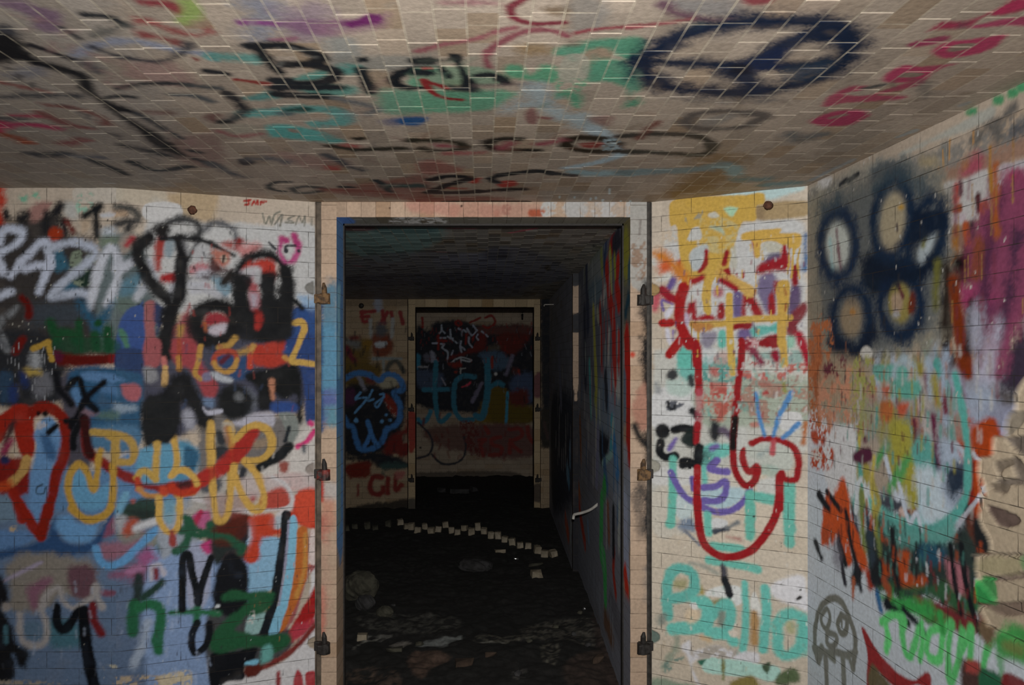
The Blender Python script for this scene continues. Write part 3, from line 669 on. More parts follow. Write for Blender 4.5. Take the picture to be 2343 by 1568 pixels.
  ('S',112,100,177,1,28.6,5.9,87,1211,113,1161,150,1112,186,1094,232,1070,292,1058,352,1074,400,1119,420,1160),
  ('S',111,193,181,1,43.4,8.5,424,1141,514,1129),
  ('S',110,192,178,1,39.8,8.6,420,1106,420,996),
  ('S',111,192,179,1,48.5,8.4,574,1202,574,1013),
  ('S',110,192,178,1,39.8,8,420,1143,420,969),
  ('S',111,192,179,1,39.8,7.8,570,1156,576,962),
  ('S',116,202,189,1,33.2,8.2,247,1041,252,965),
  ('P',126,143,167,1,0,14.9,118,976,139,1009,181,1024,196,969,150,964),
  ('S',127,134,148,1,14.4,7.1,150,964,212,909),
  ('P',218,223,229,1,0,7,272,1028,327,1024,322,993,272,983),
  ('S',69,76,90,1,21.3,7,277,973,327,991),
  ('S',122,129,135,1,14.1,10.4,327,994,371,1023),
  ('S',182,142,135,1,15.1,11.5,327,958,381,954),
  ('S',116,199,187,1,37.8,8.1,272,911,327,915,386,910),
  ('S',116,199,187,1,35.1,8.1,252,850,327,847,400,842,453,837),
  ('S',154,31,37,1,31.8,4.7,196,1764,206,1682,209,1615,209,1564),
  ('S',189,93,110,0.6,30.8,11.8,212,1564,208,1415),
  ('S',157,34,43,1,29.8,7.1,205,1425,201,1348),
  ('S',25,28,33,1,41.2,7.1,212,1328,206,1291,201,1260,150,1262),
  ('S',48,55,58,0.7,56.3,35.3,227,1298),
  ('S',27,30,35,1,31.1,6,139,1261,139,1246),
  ('T',26,29,34,1,0,3,129,1250,191,1254,181,1233,134,1230),
  ('S',160,33,39,1,31.8,4.7,204,1240,201,1116,209,980),
  ('S',157,32,38,1,33.1,4.6,201,1124,209,1012,227,926,262,890,312,871,376,884,434,921,486,991,523,1069,537,1143),
  ('S',155,31,37,1,31.2,4.5,537,1097,537,1170,537,1229),
  ('S',147,29,35,1,29,4.6,386,1782,386,1707,374,1607,364,1507,358,1431,354,1356,354,1280,371,1216,405,1179,439,1202,453,1252),
  ('S',28,23,24,1,28.1,8.1,362,1456,354,1381,353,1336),
  ('P',191,199,194,1,0,8.5,405,1338,458,1356,556,1352,588,1305,579,1256,519,1247,463,1287,415,1304),
  ('P',155,185,177,0.7,0,11.3,463,1268,533,1263,523,1228,463,1228),
  ('S',156,171,173,1,19.7,14.2,463,1312,486,1333),
  ('P',153,30,36,1,0,5.7,381,1322,400,1338,405,1294,420,1255,444,1276,463,1263,463,1228,439,1226,405,1229,381,1272),
  ('S',149,30,35,1,26.8,5.6,429,1357,472,1377,533,1375,588,1349,610,1297,606,1248,597,1219,556,1220,547,1244,537,1229),
  ('S',183,83,92,1,20.6,7.9,514,1369,509,1320),
  ('S',84,141,200,1,17.8,6.8,446,1563,453,1494,467,1436,479,1392),
  ('S',83,138,198,1,17.5,6.7,583,1571,547,1493,523,1428,514,1394),
  ('S',83,138,198,1,17.4,6.7,610,1446,583,1416,551,1386),
  ('P',206,210,214,1,0,2.8,537,1482,615,1488,615,1425,542,1422),
  ('S',83,138,198,1,17.4,6.7,610,1446,583,1419),
  ('S',83,138,198,1,16.6,6.7,542,1488,528,1443),
  ('S',175,111,70,1,17.3,9.9,637,1448,628,1370),
  ('S',142,145,70,1,14.6,9,551,1619,558,1576),
  ('D',192,192,189,1,3.5,1.7,6,1755,646,1060,70,31,7,40),
  ('D',151,63,65,0.7,6.9,4,222,1733,646,1481,30,32,25,40),
  ('D',101,168,162,0.7,9.9,5.1,222,1733,646,1472,24,33,30,40),
  ('D',202,206,208,0.7,8.9,4.6,222,1753,646,1462,24,34,25,60),
  ('D',90,86,106,0.6,6.9,4,222,1753,633,1443,20,35,25,40),
  ('D',205,207,208,1,4,1.7,71,2302,624,1724,60,36,7,40),
  ('D',202,167,84,1,6,2.3,160,2191,615,1724,26,37,45,4),
  ('D',130,36,46,0.8,7,3.5,108,2195,633,1724,24,38,30,25),
  ('D',94,84,123,0.7,7,4,108,2091,633,1724,16,39,30,25),
  ('D',205,213,219,0.7,8,4,108,2216,624,1724,20,40,30,30),
  ('P',233,239,241,1,0,5.8,235,697,267,733,322,751,381,754,391,696,366,672,337,698),
  ('P',230,233,232,1,0,5.7,420,705,439,743,463,692,467,644,429,657),
  ('P',231,233,241,1,0,13.9,505,787,615,837,646,779,646,693,588,712,514,735),
  ('S',79,80,91,1,29.3,9.3,312,825,317,780),
  ('S',37,41,47,1,31.2,5.8,317,775,332,742,338,718),
  ('S',37,41,47,1,15.1,4.6,337,723,338,703),
  ('S',167,171,163,1,14.3,10.6,170,827,232,820,292,797),
  ('P',154,158,103,0.7,0,17.9,97,744,160,753,150,710,97,708),
  ('P',177,162,96,1,0,11.8,222,741,232,702,212,704),
  ('P',132,135,86,0.8,0,11.7,252,674,312,694,292,660,262,661),
  ('S',110,194,186,1,47.8,9.6,76,584,71,672,81,758,124,797,181,782,191,721,150,679,87,659),
  ('S',119,209,199,1,57.6,9.5,201,666,242,658,247,602,212,560,97,530),
  ('S',120,212,202,1,50.5,9.3,252,542,327,545,352,524),
  ('S',115,203,194,1,46.4,9.3,267,621,332,677,342,618,327,580),
  ('P',119,209,201,1,0,9.4,232,630,262,630,262,564,227,558),
  ('P',229,212,186,1,0,14.8,212,607,203,583,181,571,159,576,150,596,159,620,181,632,203,627),
  ('S',217,190,154,1,20.4,11.8,222,516,252,511),
  ('P',237,227,216,1,0,6.9,337,562,371,568,366,542,342,542),
  ('P',238,240,241,1,0,5.9,173,652,196,661,206,636,181,632),
  ('S',135,150,142,1,25.3,11.6,307,632,302,591),
  ('S',117,205,196,1,30.9,8,400,772,405,658,400,558,391,491),
  ('S',117,205,196,1,40.4,7.9,481,759,486,671,477,571,472,511),
  ('S',117,206,196,1,44.6,11.2,556,663,530,625,530,566,540,514,574,506,615,548,628,613,619,664,588,676,556,663),
  ('P',183,187,141,0.8,0,11.1,565,636,592,640,592,602,570,598),
  ('P',116,204,194,0.8,0,13.8,606,676,649,674,649,530,619,534),
  ('P',143,152,146,1,0,18.1,28,576,60,587,60,545,33,535),
  ('S',161,170,155,1,30.3,15,118,492,108,449,60,356),
  ('T',127,152,144,1,0,8.4,60,377,144,419,129,390,65,331),
  ('S',183,146,99,1,28.7,14.2,439,654,439,530),
  ('P',228,230,239,1,0,10.5,134,464,170,491,186,448,282,491,352,479,448,492,453,449,391,441,327,449,232,431,181,390,222,296,191,330,160,422),
  ('P',186,231,223,1,0,6.9,232,426,327,444,448,448,542,446,514,387,439,391,396,382,322,373,232,370),
  ('S',139,141,93,1,14.1,8.1,312,436,312,355),
  ('P',96,115,84,1,0,11.2,542,432,597,457,606,406,519,378),
  ('P',145,133,79,1,0,11.5,352,358,429,394,453,345,352,323),
  ('P',78,99,79,1,0,6.8,467,441,500,463,491,412),
  ('P',64,121,103,1,0,5.9,206,411,242,428,222,393),
  ('P',102,146,126,0.7,0,15,11,299,181,304,181,287,6,250),
  ('P',40,39,40,1,0,2.8,622,778,620,774,617,772,614,773,613,776,614,780,617,782,620,781),
  ('S',45,44,44,1,10.6,4.4,606,739,617,748),
  ('P',55,56,58,1,0,2.3,440,1055,439,1053,436,1051,434,1052,433,1055,434,1057,436,1058,439,1058),
  ('T',186,181,175,1,0,7,191,469,352,499,352,454,191,423),
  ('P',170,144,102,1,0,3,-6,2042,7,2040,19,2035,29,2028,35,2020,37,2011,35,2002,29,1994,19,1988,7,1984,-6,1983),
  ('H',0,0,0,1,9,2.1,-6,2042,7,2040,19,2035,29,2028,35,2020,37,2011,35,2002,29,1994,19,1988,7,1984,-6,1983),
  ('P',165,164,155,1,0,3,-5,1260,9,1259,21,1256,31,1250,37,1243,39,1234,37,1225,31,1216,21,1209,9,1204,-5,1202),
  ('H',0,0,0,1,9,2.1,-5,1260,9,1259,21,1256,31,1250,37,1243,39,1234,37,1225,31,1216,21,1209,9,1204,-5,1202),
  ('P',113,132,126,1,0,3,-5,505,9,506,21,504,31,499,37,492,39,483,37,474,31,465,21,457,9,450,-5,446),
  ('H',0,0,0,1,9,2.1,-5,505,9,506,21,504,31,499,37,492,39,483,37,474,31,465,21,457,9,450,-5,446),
  ('D',93,90,86,0.8,3.5,1.7,6,1096,646,401,40,41,7,40),
  ('D',236,236,232,0.6,5,2.3,6,1096,646,401,40,42,15,40),
  ('D',141,178,170,0.5,7,4.6,44,758,646,401,20,43,25,30),
  ('D',171,155,127,0.4,8.1,4.6,6,1096,646,401,24,44,30,60),
 ],
 'JR': [
  ('P',172,172,170,1,0,6.4,-7,2415,83,2415,83,2071,56,2012,24,2018,-2,2071),
  ('T',151,130,115,1,0,7.4,9,2224,67,2224,67,2071,9,2071),
  ('S',89,75,71,0.5,8.5,4.2,46,2319,40,2256),
  ('S',20,22,26,1,37.1,26.5,75,2044,72,1938,75,1832,72,1690),
  ('S',55,52,50,0.7,26.5,31.8,56,1959,56,1906),
  ('P',170,120,105,0.8,0,15.9,40,1575,83,1607,85,1416,40,1395,9,1490),
  ('S',21,23,28,1,31.8,21.2,72,1797,67,1707,77,1617),
  ('S',22,23,28,1,15.9,7.4,80,1617,83,1443),
  ('S',28,29,32,1,26.5,15.9,19,1411,40,1363,77,1321),
  ('S',27,28,31,1,29.1,21.2,77,1374,80,1258),
  ('S',38,39,45,0.8,47.6,31.8,51,1141,56,1109),
  ('S',43,44,48,1,31.8,21.2,77,1125,77,957),
  ('S',75,73,73,0.6,31.8,26.5,19,1099,19,1046),
  ('S',59,61,64,0.6,31.8,31.8,46,1117,51,937),
  ('S',30,31,36,1,18,10.6,80,1117,83,778),
  ('S',130,125,123,0.6,21.2,21.2,72,778,77,646),
  ('P',195,67,48,1,0,9.5,20,1726,17,1719,10,1716,2,1719,-1,1726,2,1734,10,1737,17,1734),
 ],
 'JRR': [
  ('P',138,132,95,1,0,38.2,-89,2377,176,2329,176,2157,-89,2192),
  ('S',168,168,72,1,137.2,25.4,56,2234,69,2141,42,2052),
  ('S',74,110,128,1,89,24.7,150,2111,150,2032),
  ('P',121,123,116,1,0,38.2,-89,2065,176,2029,176,1862,-89,1875),
  ('S',50,85,104,1,67.9,25.2,124,1975,56,1919),
  ('S',211,55,49,1,124.8,25.2,83,1806,83,1615),
  ('S',181,186,202,1,93.7,26,-30,1742,-30,1629),
  ('S',225,57,49,1,134.8,22.5,110,1691,124,1506),
  ('S',127,144,166,1,115.9,25.8,-1,1618,13,1464),
  ('S',200,58,52,1,112.1,19.9,124,1441,124,1232),
  ('P',172,179,196,1,0,25.7,-74,1300,83,1307,83,1217,-59,1208),
  ('P',164,174,193,1,0,31.9,-89,1161,176,1210,176,886,-89,823),
  ('S',190,202,233,1,160.7,31.9,27,1032,27,883,69,766),
  ('S',241,74,54,1,91,19,42,728,83,669,97,603),
  ('P',151,155,169,1,0,31.9,-89,534,176,618,176,255,-89,143),
 ],
 'LTU': [
  ('P',109,151,221,1,0,10.2,-15,-2,-15,57,153,54,227,-11,227,-42),
  ('T',241,241,241,1,0,7.1,12,255,12,463,197,453,197,234),
  ('S',241,241,241,0.7,6,3,53,70,53,105),
  ('S',203,201,193,0.7,6.1,3.1,124,134,124,170),
  ('S',241,241,239,0.7,6.2,3.1,167,172,167,209),
  ('S',241,241,241,0.7,6,3,53,261,53,296),
  ('S',195,194,186,0.7,6.1,3.1,124,298,124,333),
  ('S',241,241,236,0.7,6.2,3.1,167,338,167,374),
  ('S',241,241,241,0.7,6,3,53,421,53,456),
  ('S',191,191,181,0.7,6.1,3.1,124,461,124,497),
  ('S',241,241,233,0.7,6.2,3.1,167,535,167,571),
  ('S',241,241,241,0.7,6,3,53,582,53,617),
  ('S',188,187,179,0.7,6.1,3.1,124,625,124,661),
  ('S',231,230,221,0.7,6.2,3.1,167,701,167,737),
  ('S',241,241,241,0.7,6,3,53,743,53,778),
  ('S',200,199,191,0.7,6.1,3.1,124,789,124,825),
 ],
 'LT': [
  ('P',191,138,126,0.7,0,19.7,325,62,522,62,527,-2,394,17,325,32),
  ('P',158,93,63,1,0,6.9,721,20,717,10,707,6,697,10,693,20,697,30,707,34,717,30),
  ('P',182,132,116,0.6,0,12.3,522,57,719,57,719,-2,522,-2),
  ('T',138,97,85,1,0,3.9,734,52,769,52,769,13,734,13),
  ('P',176,131,118,0.6,0,14.8,652,57,913,57,913,3,652,3),
  ('P',163,87,64,1,0,6.9,854,32,913,32,913,3,854,3),
  ('T',184,186,187,1,0,4.9,913,67,1011,67,1011,0,913,0),
  ('P',177,178,179,1,0,4.9,1016,67,1110,67,1095,0,1021,0),
  ('P',184,185,187,1,0,6.9,1134,67,1238,67,1233,0,1134,0),
  ('P',178,180,181,1,0,3.9,1282,67,1327,67,1327,-2,1282,-2),
  ('T',179,166,155,1,0,4.9,1095,62,1287,62,1287,3,1095,3),
  ('P',44,34,31,1,0,2.5,239,40,237,37,234,35,231,37,230,40,231,43,234,44,237,43),
  ('P',41,32,29,1,0,2.5,557,49,555,46,552,45,548,46,547,49,548,53,552,54,555,53),
 ],
 'WR': [
  ('P',155,153,144,1,0,29.3,6,2352,391,2387,662,2337,832,2318,845,2264,662,2274,274,2259,6,2283),
  ('P',170,173,168,1,0,9.4,631,2363,819,2364,1037,2378,1037,2340,819,2351,662,2350),
  ('P',213,214,218,1,0,11.5,89,2396,190,2389,179,2364,101,2365),
  ('P',189,188,181,0.7,0,16.8,18,2389,101,2382,89,2340,30,2352),
  ('P',162,151,137,1,0,21.9,6,2283,274,2259,631,2281,845,2264,845,1980,631,1870,6,1912),
  ('P',146,118,104,1,0,23.2,832,2268,1048,2268,1164,2265,1180,2203,1042,2208,845,2214),
  ('P',176,165,148,1,0,23.6,6,2023,274,1995,550,1703,499,1563,253,1513,6,1475),
  ('P',227,232,240,1,0,16.3,6,1475,253,1498,253,1392,264,1263,222,1150,6,1109),
  ('P',215,227,241,1,0,8,6,1298,264,1332,631,1242,992,1308,986,1032,1080,949,1180,950,1180,879,6,385),
  ('P',145,149,163,1,0,23.9,736,1641,1026,1687,1164,1652,1131,1541,909,1483,743,1423),
  ('T',132,130,127,1,0,16.9,6,2380,845,2323,1164,2319,1164,2258,845,2252,6,2266),
  ('S',41,44,51,1,18,6.2,253,2345,294,2354,319,2346,348,2352,382,2356),
  ('S',57,58,59,1,11.1,4.6,274,2346,372,2351),
  ('S',98,97,96,1,31,20.1,998,2305,1037,2328,1080,2289),
  ('S',96,95,94,1,30.1,19.5,1069,2330,1131,2347),
  ('S',82,85,92,1,34.3,21.8,1126,2283,1164,2290),
  ('S',124,127,126,1,33.7,18.7,852,2321,852,2288),
  ('S',107,104,100,1,31.8,17.7,975,2307,992,2322),
  ('P',75,146,104,1,0,9,1058,2398,1090,2391,1090,2371,1058,2379),
  ('P',77,149,106,1,0,8.8,1110,2400,1142,2392,1142,2372,1110,2379),
  ('P',79,153,110,1,0,8.6,1141,2405,1180,2396,1180,2372,1141,2381),
  ('P',76,147,106,1,0,9.5,961,2399,988,2393,988,2377,961,2383),
  ('P',76,147,106,1,0,9.5,945,2397,969,2392,969,2379,945,2384),
  ('P',166,151,114,0.7,0,19.4,729,2320,805,2308,812,2273,736,2287),
  ('P',159,81,99,1,0,23.7,939,2241,980,2263,1020,2256,1009,2216,939,2209,915,2219),
  ('P',184,185,188,1,0,8.5,845,2214,945,2208,1037,2206,1037,2102,986,2081,909,2082,884,2074,877,2018,839,2027,825,2139,877,2141),
  ('P',172,171,181,1,0,6.6,1053,2206,1180,2203,1180,2160,1121,2152,1064,2146),
  ('S',148,54,90,1,49.2,21.9,1121,2174,1156,2144),
  ('S',178,76,68,1,32.9,15.3,909,2192,902,2157),
  ('P',142,78,53,1,0,7.3,884,2140,927,2144,927,2115,884,2124),
  ('S',74,35,40,1,21.1,8.8,995,2149,998,2110),
  ('P',160,66,59,1,0,8.1,1003,2128,1031,2126,1026,2089,1003,2093),
  ('P',46,47,53,1,0,10,876,2125,871,2118,858,2117,845,2122,840,2132,845,2139,858,2140,871,2134),
  ('P',176,156,172,0.6,0,12.2,884,2115,945,2112,939,2089,884,2091),
  ('S',91,60,72,1,18.5,9.7,921,2205,924,2172),
  ('P',136,106,95,1,0,17.8,884,2074,1048,2077,1048,2009,896,2015),
  ('S',153,84,47,1,41.6,11.6,1026,2112,1020,2036),
  ('S',155,105,49,1,33,11,902,2075,896,1982),
  ('S',165,82,46,1,32.3,9,945,2076,960,2018),
  ('S',34,37,44,1,26.6,14.8,972,2075,977,2043),
  ('P',147,59,96,1,0,22.7,1069,2134,1180,2139,1180,1832,909,1851,969,1926,1048,2013),
  ('S',73,48,67,1,55.7,22.5,1095,2121,1069,2081,1069,2036),
  ('S',55,44,61,1,49.5,27.5,1151,2059,1121,1983,1100,1912),
  ('P',73,30,39,1,0,23.8,884,1984,957,2014,1042,1994,1042,1937,969,1906,884,1918),
  ('P',18,16,20,1,0,18.2,942,1972,934,1961,915,1958,895,1965,887,1979,895,1991,915,1994,934,1986),
  ('P',18,15,19,1,0,17.4,1042,1983,1036,1973,1020,1971,1004,1977,998,1989,1004,1999,1020,2001,1036,1995),
  ('S',152,75,103,1,51.3,22.8,1020,1856,1042,1918,1090,1995),
  ('P',113,115,125,1,0,21.8,1165,1894,1158,1882,1141,1879,1123,1886,1116,1899,1123,1912,1141,1915,1158,1908),
  ('S',160,118,64,1,9.3,4.6,1042,2269,1042,2204),
  ('S',164,122,57,1,18.5,5.7,1045,2204,1053,2107),
  ('S',180,139,86,1,6.2,2.5,825,2269,835,2208),
  ('S',179,138,86,1,6.2,2.5,845,2315,848,2264),
  ('S',178,137,86,1,6.7,3.1,877,2335,874,2282),
  ('S',178,136,85,1,7.4,3,977,2330,977,2299),
  ('P',159,108,67,0.6,0,12,933,2259,957,2261,957,2237,933,2231),
  ('P',165,181,180,1,0,27.7,112,2192,253,2190,344,2134,372,2064,314,2020,168,2047,112,2126),
  ('P',166,158,137,1,0,24.8,464,2242,517,2274,623,2269,646,2209,623,2168,615,2101,550,2064,517,2040,482,2098,464,2173),
  ('P',14,29,48,1,0,21.6,372,2139,482,2122,517,2035,631,2062,750,2023,778,1967,778,1860,517,1877,517,1949,446,1882,146,1903,157,2000,401,2010),
  ('S',20,45,75,1,53.5,22.2,344,2190,222,2238,112,2230,54,2173,66,2087,146,2023,274,1998,391,2011,401,2085,372,2149),
  ('S',123,88,99,1,28.4,15.8,243,2144,264,2026),
  ('T',145,186,192,1,0,11.4,112,2137,201,2124,201,2043,135,2057),
  ('S',160,125,137,0.7,23.6,13.9,284,2153,353,2092),
  ('S',172,151,118,0.6,17.7,10.6,372,2129,377,2023),
  ('S',108,120,128,1,41.7,30.9,294,2287,334,2248),
  ('S',78,97,111,0.8,48.5,33.7,482,2340,662,2310,750,2253,805,2223),
  ('S',18,42,69,1,55.1,20.2,410,2163,424,2230,446,2280,491,2313,583,2311,662,2265),
  ('S',176,148,71,1,27.2,15.1,387,2272,372,2195),
  ('P',153,167,176,1,0,19.7,692,2133,792,2145,805,2113,750,2070,699,2043,677,2068),
  ('P',16,34,57,1,0,13.3,646,2223,832,2205,845,2156,778,2148,699,2149,654,2081,623,2086,631,2189),
  ('S',30,48,71,1,48.4,20.2,677,2266,684,2215),
  ('S',45,63,76,1,40.5,25.7,757,2256,812,2222),
  ('S',27,55,103,1,29.1,19.4,812,2133,799,2071,707,2028),
  ('S',23,49,78,1,34.7,19.3,799,2063,778,2032),
  ('P',185,145,69,1,0,11.1,620,2215,614,2207,599,2207,585,2213,578,2223,585,2230,599,2231,614,2224),
  ('P',151,148,130,1,0,10.3,428,2175,455,2170,455,2141,428,2145),
  ('S',65,55,66,1,8.8,4.9,571,2178,575,2163),
  ('P',49,74,79,0.8,0,20.9,517,2040,583,2082,662,2057,615,2018,550,2002),
  ('P',163,148,125,1,0,20.9,30,1964,135,1977,146,1867,30,1822),
  ('S',141,168,195,1,37,24.7,124,1978,135,1917),
  ('P',166,93,56,1,0,18.3,30,1816,146,1823,152,1746,112,1626,78,1558,42,1624),
  ('T',185,112,73,1,0,11.7,18,1828,168,1822,146,1594,18,1589),
  ('P',15,28,45,1,0,21.7,146,2008,778,1960,799,1813,750,1763,677,1752,567,1768,482,1732,372,1698,253,1703,157,1779),
  ('P',149,135,114,1,0,24.4,289,1869,353,1886,410,1852,419,1812,372,1768,314,1770,274,1818),
  ('P',180,130,67,1,0,12.1,382,1843,376,1837,363,1834,349,1838,344,1845,349,1852,363,1855,376,1851),
  ('P',63,82,101,0.7,0,30.8,232,1909,372,1940,410,1882,274,1870),
  ('P',148,139,81,1,0,13.8,534,1916,631,1945,662,1928,666,1865,696,1823,658,1806,583,1838,534,1878),
  ('P',169,149,125,1,0,11.1,550,1896,623,1904,646,1866,575,1857),
  ('P',111,50,31,1,0,12,669,1914,714,1914,714,1853,677,1846),
  ('T',93,40,55,1,0,6.9,583,1940,646,1934,646,1907,583,1912),
  ('P',161,163,175,1,0,13.9,618,1845,611,1834,591,1831,572,1836,564,1848,572,1859,591,1862,611,1856),
  ('P',183,151,99,1,0,5.7,548,1849,544,1844,536,1843,528,1845,524,1850,528,1855,536,1856,544,1854),
  ('P',162,83,64,1,0,5.2,767,1933,764,1930,758,1929,752,1931,750,1935,752,1939,758,1940,764,1937),
  ('P',204,203,202,1,0,4.4,410,1723,446,1754,491,1751,504,1731,504,1695,424,1695),
  ('P',181,140,87,1,0,5.9,419,1713,473,1717,482,1695,424,1697),
  ('S',106,107,56,1,34.4,15.9,812,1948,809,1830),
  ('P',57,42,33,1,0,15.6,832,1854,884,1850,884,1768,845,1761),
  ('S',36,27,26,1,44.7,15.5,865,1893,852,1769,877,1702),
  ('S',123,48,20,1,51.8,12.1,890,1878,915,1807,939,1726,948,1666),
  ('P',150,64,104,1,0,22.6,921,1904,1069,1921,1180,1909,1160,1810,1106,1761,1080,1672,1058,1672,1069,1762,969,1833),
  ('S',99,54,86,1,55.7,28.1,1020,1806,1080,1844,1136,1859),
  ('S',88,48,75,1,41.9,23.3,1014,1791,1003,1733),
  ('P',105,61,89,0.7,0,22.7,998,1827,1121,1823,1121,1761,1014,1764),
  ('P',160,165,187,1,0,23.6,957,1809,998,1807,992,1741,963,1742),
  ('P',169,168,190,1,0,25.8,998,1702,1048,1763,1080,1762,1069,1649,998,1632),
  ('P',45,38,51,1,0,21.8,1100,1702,1164,1741,1180,1638,1111,1628),
  ('S',165,72,116,1,30.4,16.9,1085,1754,1074,1672),
  ('P',177,184,198,0.7,0,16.2,1151,1807,1180,1809,1180,1766,1156,1771),
  ('P',76,61,63,0.7,0,18.9,778,1737,884,1702,877,1653,792,1685),
  ('P',81,149,144,0.7,0,12.9,743,1763,805,1770,819,1702,764,1702),
  ('S',152,169,192,1,34.5,16,792,1796,812,1762,792,1685,819,1601),
  ('S',176,190,209,1,38.3,14.2,499,1616,504,1703,542,1759,583,1730,591,1689),
  ('S',168,181,199,1,36.7,15,643,1748,658,1644),
  ('P',104,177,166,1,0,10.5,482,1683,646,1684,662,1644,517,1631),
  ('P',151,141,63,1,0,16.5,677,1702,743,1711,750,1659,707,1649),
  ('P',147,148,71,0.8,0,12.7,534,1731,567,1740,575,1693,525,1688),
  ('P',128,130,64,0.7,0,12.4,607,1739,639,1739,639,1693,615,1693),
  ('P',199,145,120,0.8,0,14.5,146,1610,253,1619,243,1576,168,1557),
  ('T',163,161,135,1,0,10.6,253,1682,464,1683,464,1571,253,1561),
  ('P',163,59,61,1,0,12.9,157,1670,243,1692,211,1649,146,1637),
  ('P',190,110,62,1,0,10.2,419,1613,499,1611,499,1563,428,1559),
  ('P',183,180,181,1,0,17.1,499,1606,631,1629,764,1642,792,1565,631,1561,517,1559),
  ('P',193,93,69,1,0,9.9,525,1607,591,1619,559,1576),
  ('S',183,119,104,1,24.8,13.8,623,1602,623,1565),
  ('P',103,32,69,1,0,8.8,428,1619,464,1622,464,1610,437,1604),
  ('P',165,161,70,1,0,17.4,482,1548,599,1554,623,1487,646,1389,662,1323,623,1285,583,1311,550,1377,499,1443),
  ('P',87,163,99,1,0,17.7,482,1368,583,1460,615,1454,550,1391,491,1336),
  ('P',102,184,177,1,0,11.6,253,1524,304,1475,314,1394,363,1359,353,1175,274,1160,264,1367),
  ('P',202,219,231,1,0,16.5,646,1421,729,1421,778,1341,832,1265,677,1236,662,1323),
  ('P',95,170,164,1,0,10.1,631,1492,699,1542,714,1473,729,1430,692,1417,639,1447),
  ('S',64,107,108,1,30.4,16.9,662,1540,666,1500),
  ('S',97,30,64,1,35.5,9.9,718,1596,729,1531,746,1441),
  ('S',100,36,57,1,34,10.3,623,1560,623,1492),
  ('S',114,36,55,1,29.1,12.9,771,1651,778,1612),
  ('P',160,172,196,1,0,21.2,884,1653,909,1670,951,1638,980,1588,957,1543,915,1540,884,1583),
  ('P',130,123,144,1,0,18.1,957,1599,950,1587,933,1582,916,1585,909,1597,916,1608,933,1614,950,1610),
  ('P',140,144,166,1,0,20,980,1616,1126,1588,1100,1513,1037,1522,1014,1571),
  ('P',74,66,60,0.8,0,16.8,1053,1611,1141,1622,1126,1588,1053,1588),
  ('S',169,123,77,1,6.2,2.9,1050,1622,1050,1573),
  ('P',171,69,30,1,0,7.1,896,1539,992,1573,1020,1548,1053,1497,1048,1451,1014,1435,992,1432,992,1366,1020,1332,992,1295,909,1280,902,1482),
  ('P',134,37,29,1,0,9.4,957,1428,992,1432,998,1367,1017,1327,992,1295,939,1286),
  ('S',112,63,48,1,39.4,15.6,845,1552,852,1477),
  ('P',173,189,212,1,0,15.9,757,1507,819,1508,871,1438,865,1375,778,1341,757,1425),
  ('P',43,56,75,1,0,19.1,778,1449,865,1466,871,1384,792,1365,764,1382),
  ('P',183,195,209,1,0,12.8,764,1503,812,1503,819,1461,778,1449),
  ('P',189,98,58,1,0,9.1,770,1426,764,1417,750,1412,736,1413,730,1421,736,1431,750,1436,764,1434),
  ('P',215,200,189,1,0,6.5,792,1433,788,1426,778,1423,768,1424,764,1430,768,1436,778,1440,788,1439),
  ('S',84,161,157,1,36.4,6.2,819,1690,845,1644,865,1603,877,1521,890,1440,881,1357,865,1271),
  ('P',94,42,70,1,0,11.6,264,1420,314,1445,372,1456,382,1416,274,1400),
  ('S',96,31,74,1,33.4,10.4,419,1494,424,1430),
  ('P',186,83,58,1,0,10.1,30,1414,78,1424,89,1375,42,1381),
  ('P',186,84,58,1,0,8.2,112,1399,157,1404,146,1381,112,1377),
  ('T',186,84,58,1,0,8.3,18,1475,168,1486,168,1400,18,1396),
  ('P',213,222,226,1,0,10.6,344,1489,391,1497,391,1462,353,1459),
  ('P',166,111,92,1,0,11.9,391,1552,446,1555,437,1501,401,1503),
  ('P',222,215,207,0.8,0,16.7,30,1340,101,1360,124,1318,54,1298),
  ('P',176,166,85,1,0,11.9,410,1364,455,1326,442,1275,410,1250,372,1279,363,1313),
  ('S',201,188,92,1,23.1,7.5,391,1437,372,1355),
  ('S',218,203,101,1,26.8,11.9,410,1265,419,1187),
  ('S',200,188,92,1,27.1,9.6,623,1386,643,1293),
  ('S',215,227,241,1,23.6,7.7,274,1275,289,1339,319,1353,344,1275,368,1233),
  ('S',209,222,241,1,24.8,8.3,550,1377,583,1311,615,1261,650,1294,677,1240),
  ('P',77,92,63,1,0,9.7,591,1326,623,1336,631,1300,599,1291),
  ('P',113,121,134,1,0,21.2,508,1252,583,1274,615,1224,499,1202),
  ('S',58,52,70,1,22.3,11.6,101,1182,135,1155),
  ('S',30,32,38,1,15.9,6.4,179,1239,227,1273),
  ('S',184,191,207,1,18.7,4.9,902,1462,939,1438,952,1396,930,1344,877,1290,845,1264),
  ('S',154,177,209,0.7,17,11.4,845,1360,812,1304),
  ('P',224,232,241,1,0,12.8,757,1325,805,1337,819,1292,771,1288),
  ('P',115,198,191,1,0,13.9,428,1205,482,1239,631,1210,778,1234,778,1191,692,1164,567,1164,437,1182),
  ('P',174,218,238,1,0,16,721,1302,845,1323,845,1268,792,1194,750,1220),
  ('P',101,176,170,1,0,9.9,852,1366,902,1389,902,1357,858,1312),
  ('P',107,196,188,1,0,11.6,274,1302,353,1333,344,1189,284,1178),
  ('P',73,77,90,1,0,17.2,517,1226,583,1270,707,1256,707,1216,583,1205),
  ('P',217,194,187,1,0,8.2,623,1222,662,1234,654,1201),
  ('P',151,63,55,1,0,8,669,1231,714,1244,707,1216),
  ('S',210,223,241,1,24.7,8.2,583,1303,615,1257,646,1290,677,1246),
  ('P',171,162,82,1,0,9.6,583,1373,646,1381,639,1298,615,1285),
